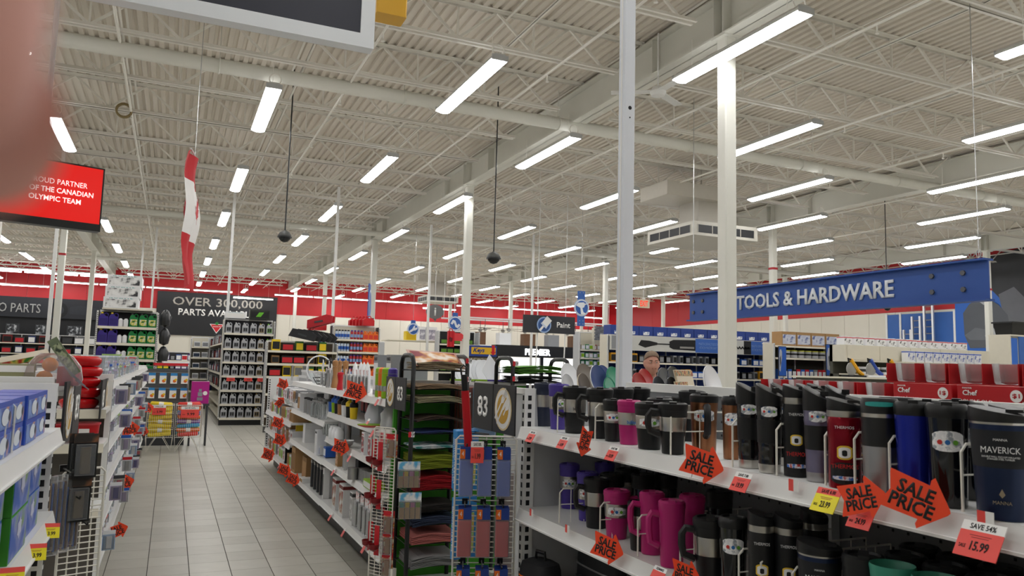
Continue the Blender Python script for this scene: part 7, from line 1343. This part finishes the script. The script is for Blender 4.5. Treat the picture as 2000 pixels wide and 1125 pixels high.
# clerk behind the plates: dark jacket, head turned down to one side
def person():
    p = onY(1272, 720, 7.2); t = thing('person', 'man with short grey-brown hair in a dark jacket, looking down', 'person', (p.x, 7.2, .0), -.35); t.scale = (1.01,)*3
    J = [(0,0,1.0), (0,.01,1.15), (0,.01,1.35), (0,.01,1.5), (0,0,1.56), (0,-.005,1.66), (.19,.02,1.46), (.25,.02,1.2), (.22,-.14,1.02), (.16,-.26,1.04), (-.19,.02,1.46), (-.25,.02,1.2), (-.22,-.14,1.02), (-.16,-.26,1.04), (.1,0,.93), (.11,.0,.5), (.11,.02,.08), (.12,-.14,.04), (-.1,0,.93), (-.11,0,.5), (-.11,.02,.08), (-.12,-.14,.04)]
    E_ = [(0,1), (1,2), (2,3), (3,4), (4,5), (3,6), (6,7), (7,8), (8,9), (3,10), (10,11), (11,12), (12,13), (0,14), (14,15), (15,16), (16,17), (0,18), (18,19), (19,20), (20,21)]
    Rr = [(.17,.12), (.16,.11), (.19,.13), (.12,.09), (.062,.062), (.06,.06), (.07,.07), (.055,.055), (.042,.042), (.035,.03), (.07,.07), (.055,.055), (.042,.042), (.035,.03), (.1,.1), (.07,.07), (.05,.05), (.045,.04), (.1,.1), (.07,.07), (.05,.05), (.045,.04)]
    me = skin_body(J, E_, Rr); me.materials.clear()
    for m_ in (M('2A2E38', .8, var=.08), SKIN, M('2B2C30', .8, var=.08)): me.materials.append(m_)
    bm = bmesh.new(); bm.from_mesh(me)
    # head joined into the same mesh
    n, K_ = 20, 14; rows = []
    for k in range(K_+1):
        v = k/K_; z = 1.60+.26*v; row = []
        rz_ = math.sin(PI*min(max(.06+.9*v, .0), 1))**.55
        for j in range(n):
            g = 2*PI*j/n; x = .078*rz_*math.cos(g); y = .098*rz_*math.sin(g)+(.012 if v > .4 else -.006)
            fr = math.exp(-((g-1.5*PI)/.22)**2)
            if .35 < v < .56: y -= .022*fr*(1-abs(v-.42)/.16 if abs(v-.42) < .16 else 0)
            if v < .3: y -= .012*math.exp(-((g-1.5*PI)/.5)**2)
            if .55 < v < .64: y -= .008*math.exp(-((g-1.5*PI)/.6)**2)
            if .33 < v < .6: x += math.copysign(.014, math.cos(g))*math.exp(-((abs(math.cos(g))-1)/.05)**2)
            row.append(bm.verts.new((x, y-.02, z)))
        rows.append(row)
    for k in range(K_):
        for j in range(n): f = bm.faces.new((rows[k][j], rows[k][(j+1) % n], rows[k+1][(j+1) % n], rows[k+1][j])); f.material_index = 1; f.smooth = True
    bm.faces.new(rows[-1]).material_index = 1; bm.faces.new(rows[0][::-1]).material_index = 1
    for f in bm.faces:
        c = f.calc_center_median(); f.smooth = True
        if f.material_index == 1: continue
        if c.z > 1.545 or (c.y < -.2 and c.z > .9): f.material_index = 1
        elif c.z < .98 and abs(c.x) < .2: f.material_index = 2
    bm.to_mesh(me); bm.free(); link('body', me, None, t)
    h_ = MB(); hv = []
    for k in range(7):
        v = k/6; z = 1.757+.111*v; rz_ = math.sqrt(max(0, 1-v**2.6))
        for j in range(20): g = 2*PI*j/20; fr = max(0, -math.sin(g)); zz = z+(.055*fr if k == 0 else .04*fr*(1-v)); hv.append((.0815*rz_*math.cos(g), .1*rz_*math.sin(g)-.009+.012*fr*(1-v), zz))
    h_.add(hv, [(k*20+j, k*20+(j+1) % 20, (k+1)*20+(j+1) % 20, (k+1)*20+j) for k in range(6) for j in range(20)]); h_.obj('hair', M('84705F', .8, var=.15, scale=60), t, smooth=True)
    for s in (-1, 1): e = MB().lathe([(.001, -.008), (.007, -.004), (.007, .004), (.001, .008)], 10, Matrix.Translation((s*.032, -.108, 1.735)) @ Matrix.Rotation(PI/2, 4, 'X')).obj('eye', M('E4DCD4', .3, var=0), t, smooth=True); MB().lathe([(.001, 0), (.006, .001), (.001, .004)], 8, Matrix.Translation((s*.032, -.117, 1.735)) @ Matrix.Rotation(PI/2, 4, 'X')).obj('pupil', BLK, e); MB().bar((s*.018, -.118, 1.757), (s*.05, -.108, 1.757), .007).obj('eyebrow', M('5A4A40', .8, var=.1), t)
    MB().bar((-.024, -.117, 1.668), (.024, -.117, 1.668), .008).obj('mouth', M('8A4A44', .5, var=0), t)
person()
# the photographer's hand: one fingertip reaches over the corner of the view
def hand():
    D = .042
    def C3(x, y, f): return CAM+RT*x+UP*y+FW*f
    t = thing('hand', 'blurred pink fingertip reaching over the corner of the lens', 'hand', CAM+RT*-.09+UP*.05)
    o = t.location
    pts = [(-.095, .062, D-.055), (-.062, .083, D-.028), (-.043, .058, D-.008), (-.0342, .030, D), (-.0337, .0128, D), (-.0352, .0062, D), (-.13, .01, D-.07)]
    edges = [(0, 1), (1, 2), (2, 3), (3, 4), (4, 5), (0, 6)]; rad = [.021, .0105, .0088, .0082, .0080, .0060, .024]
    for k in range(3):                                   # the other fingers, curled behind the camera
        bx, by = -.075-.018*k, .085-.012*k; i = len(pts)
        pts += [(bx, by, D-.06-.006*k), (bx+.016, by+.012, D-.085), (bx+.03, by-.012, D-.098), (bx+.03, by-.034, D-.088)]; edges += [(0, i), (i, i+1), (i+1, i+2), (i+2, i+3)]; rad += [.0105, .0088, .008, .0066]
    i = len(pts); pts += [(-.082, .034, D-.05), (-.068, .008, D-.052), (-.062, -.014, D-.056)]; edges += [(0, i), (i, i+1), (i+1, i+2)]; rad += [.0125, .0098, .0078]
    i = len(pts); pts += [(-.155, -.06, D-.08), (-.20, -.25, D-.11)]; edges += [(6, i), (i, i+1)]; rad += [.027, .036]
    me = skin_body([tuple(C3(*q)-o) for q in pts], edges, [(r_, r_) for r_ in rad]); me.materials.clear(); me.materials.append(M('D9A093', .55, var=.06, scale=90)); me.shade_smooth(); link('hand_skin', me, None, t)
    q = [C3(-.0337+.0045*math.cos(a*PI/6), .0105+.0055*math.sin(a*PI/6), D+.0082) for a in range(12)]
    MB().add([tuple(v-o) for v in q], [tuple(range(12))]).obj('fingernail', M('E0B4A8', .35, var=.03), t)
hand()
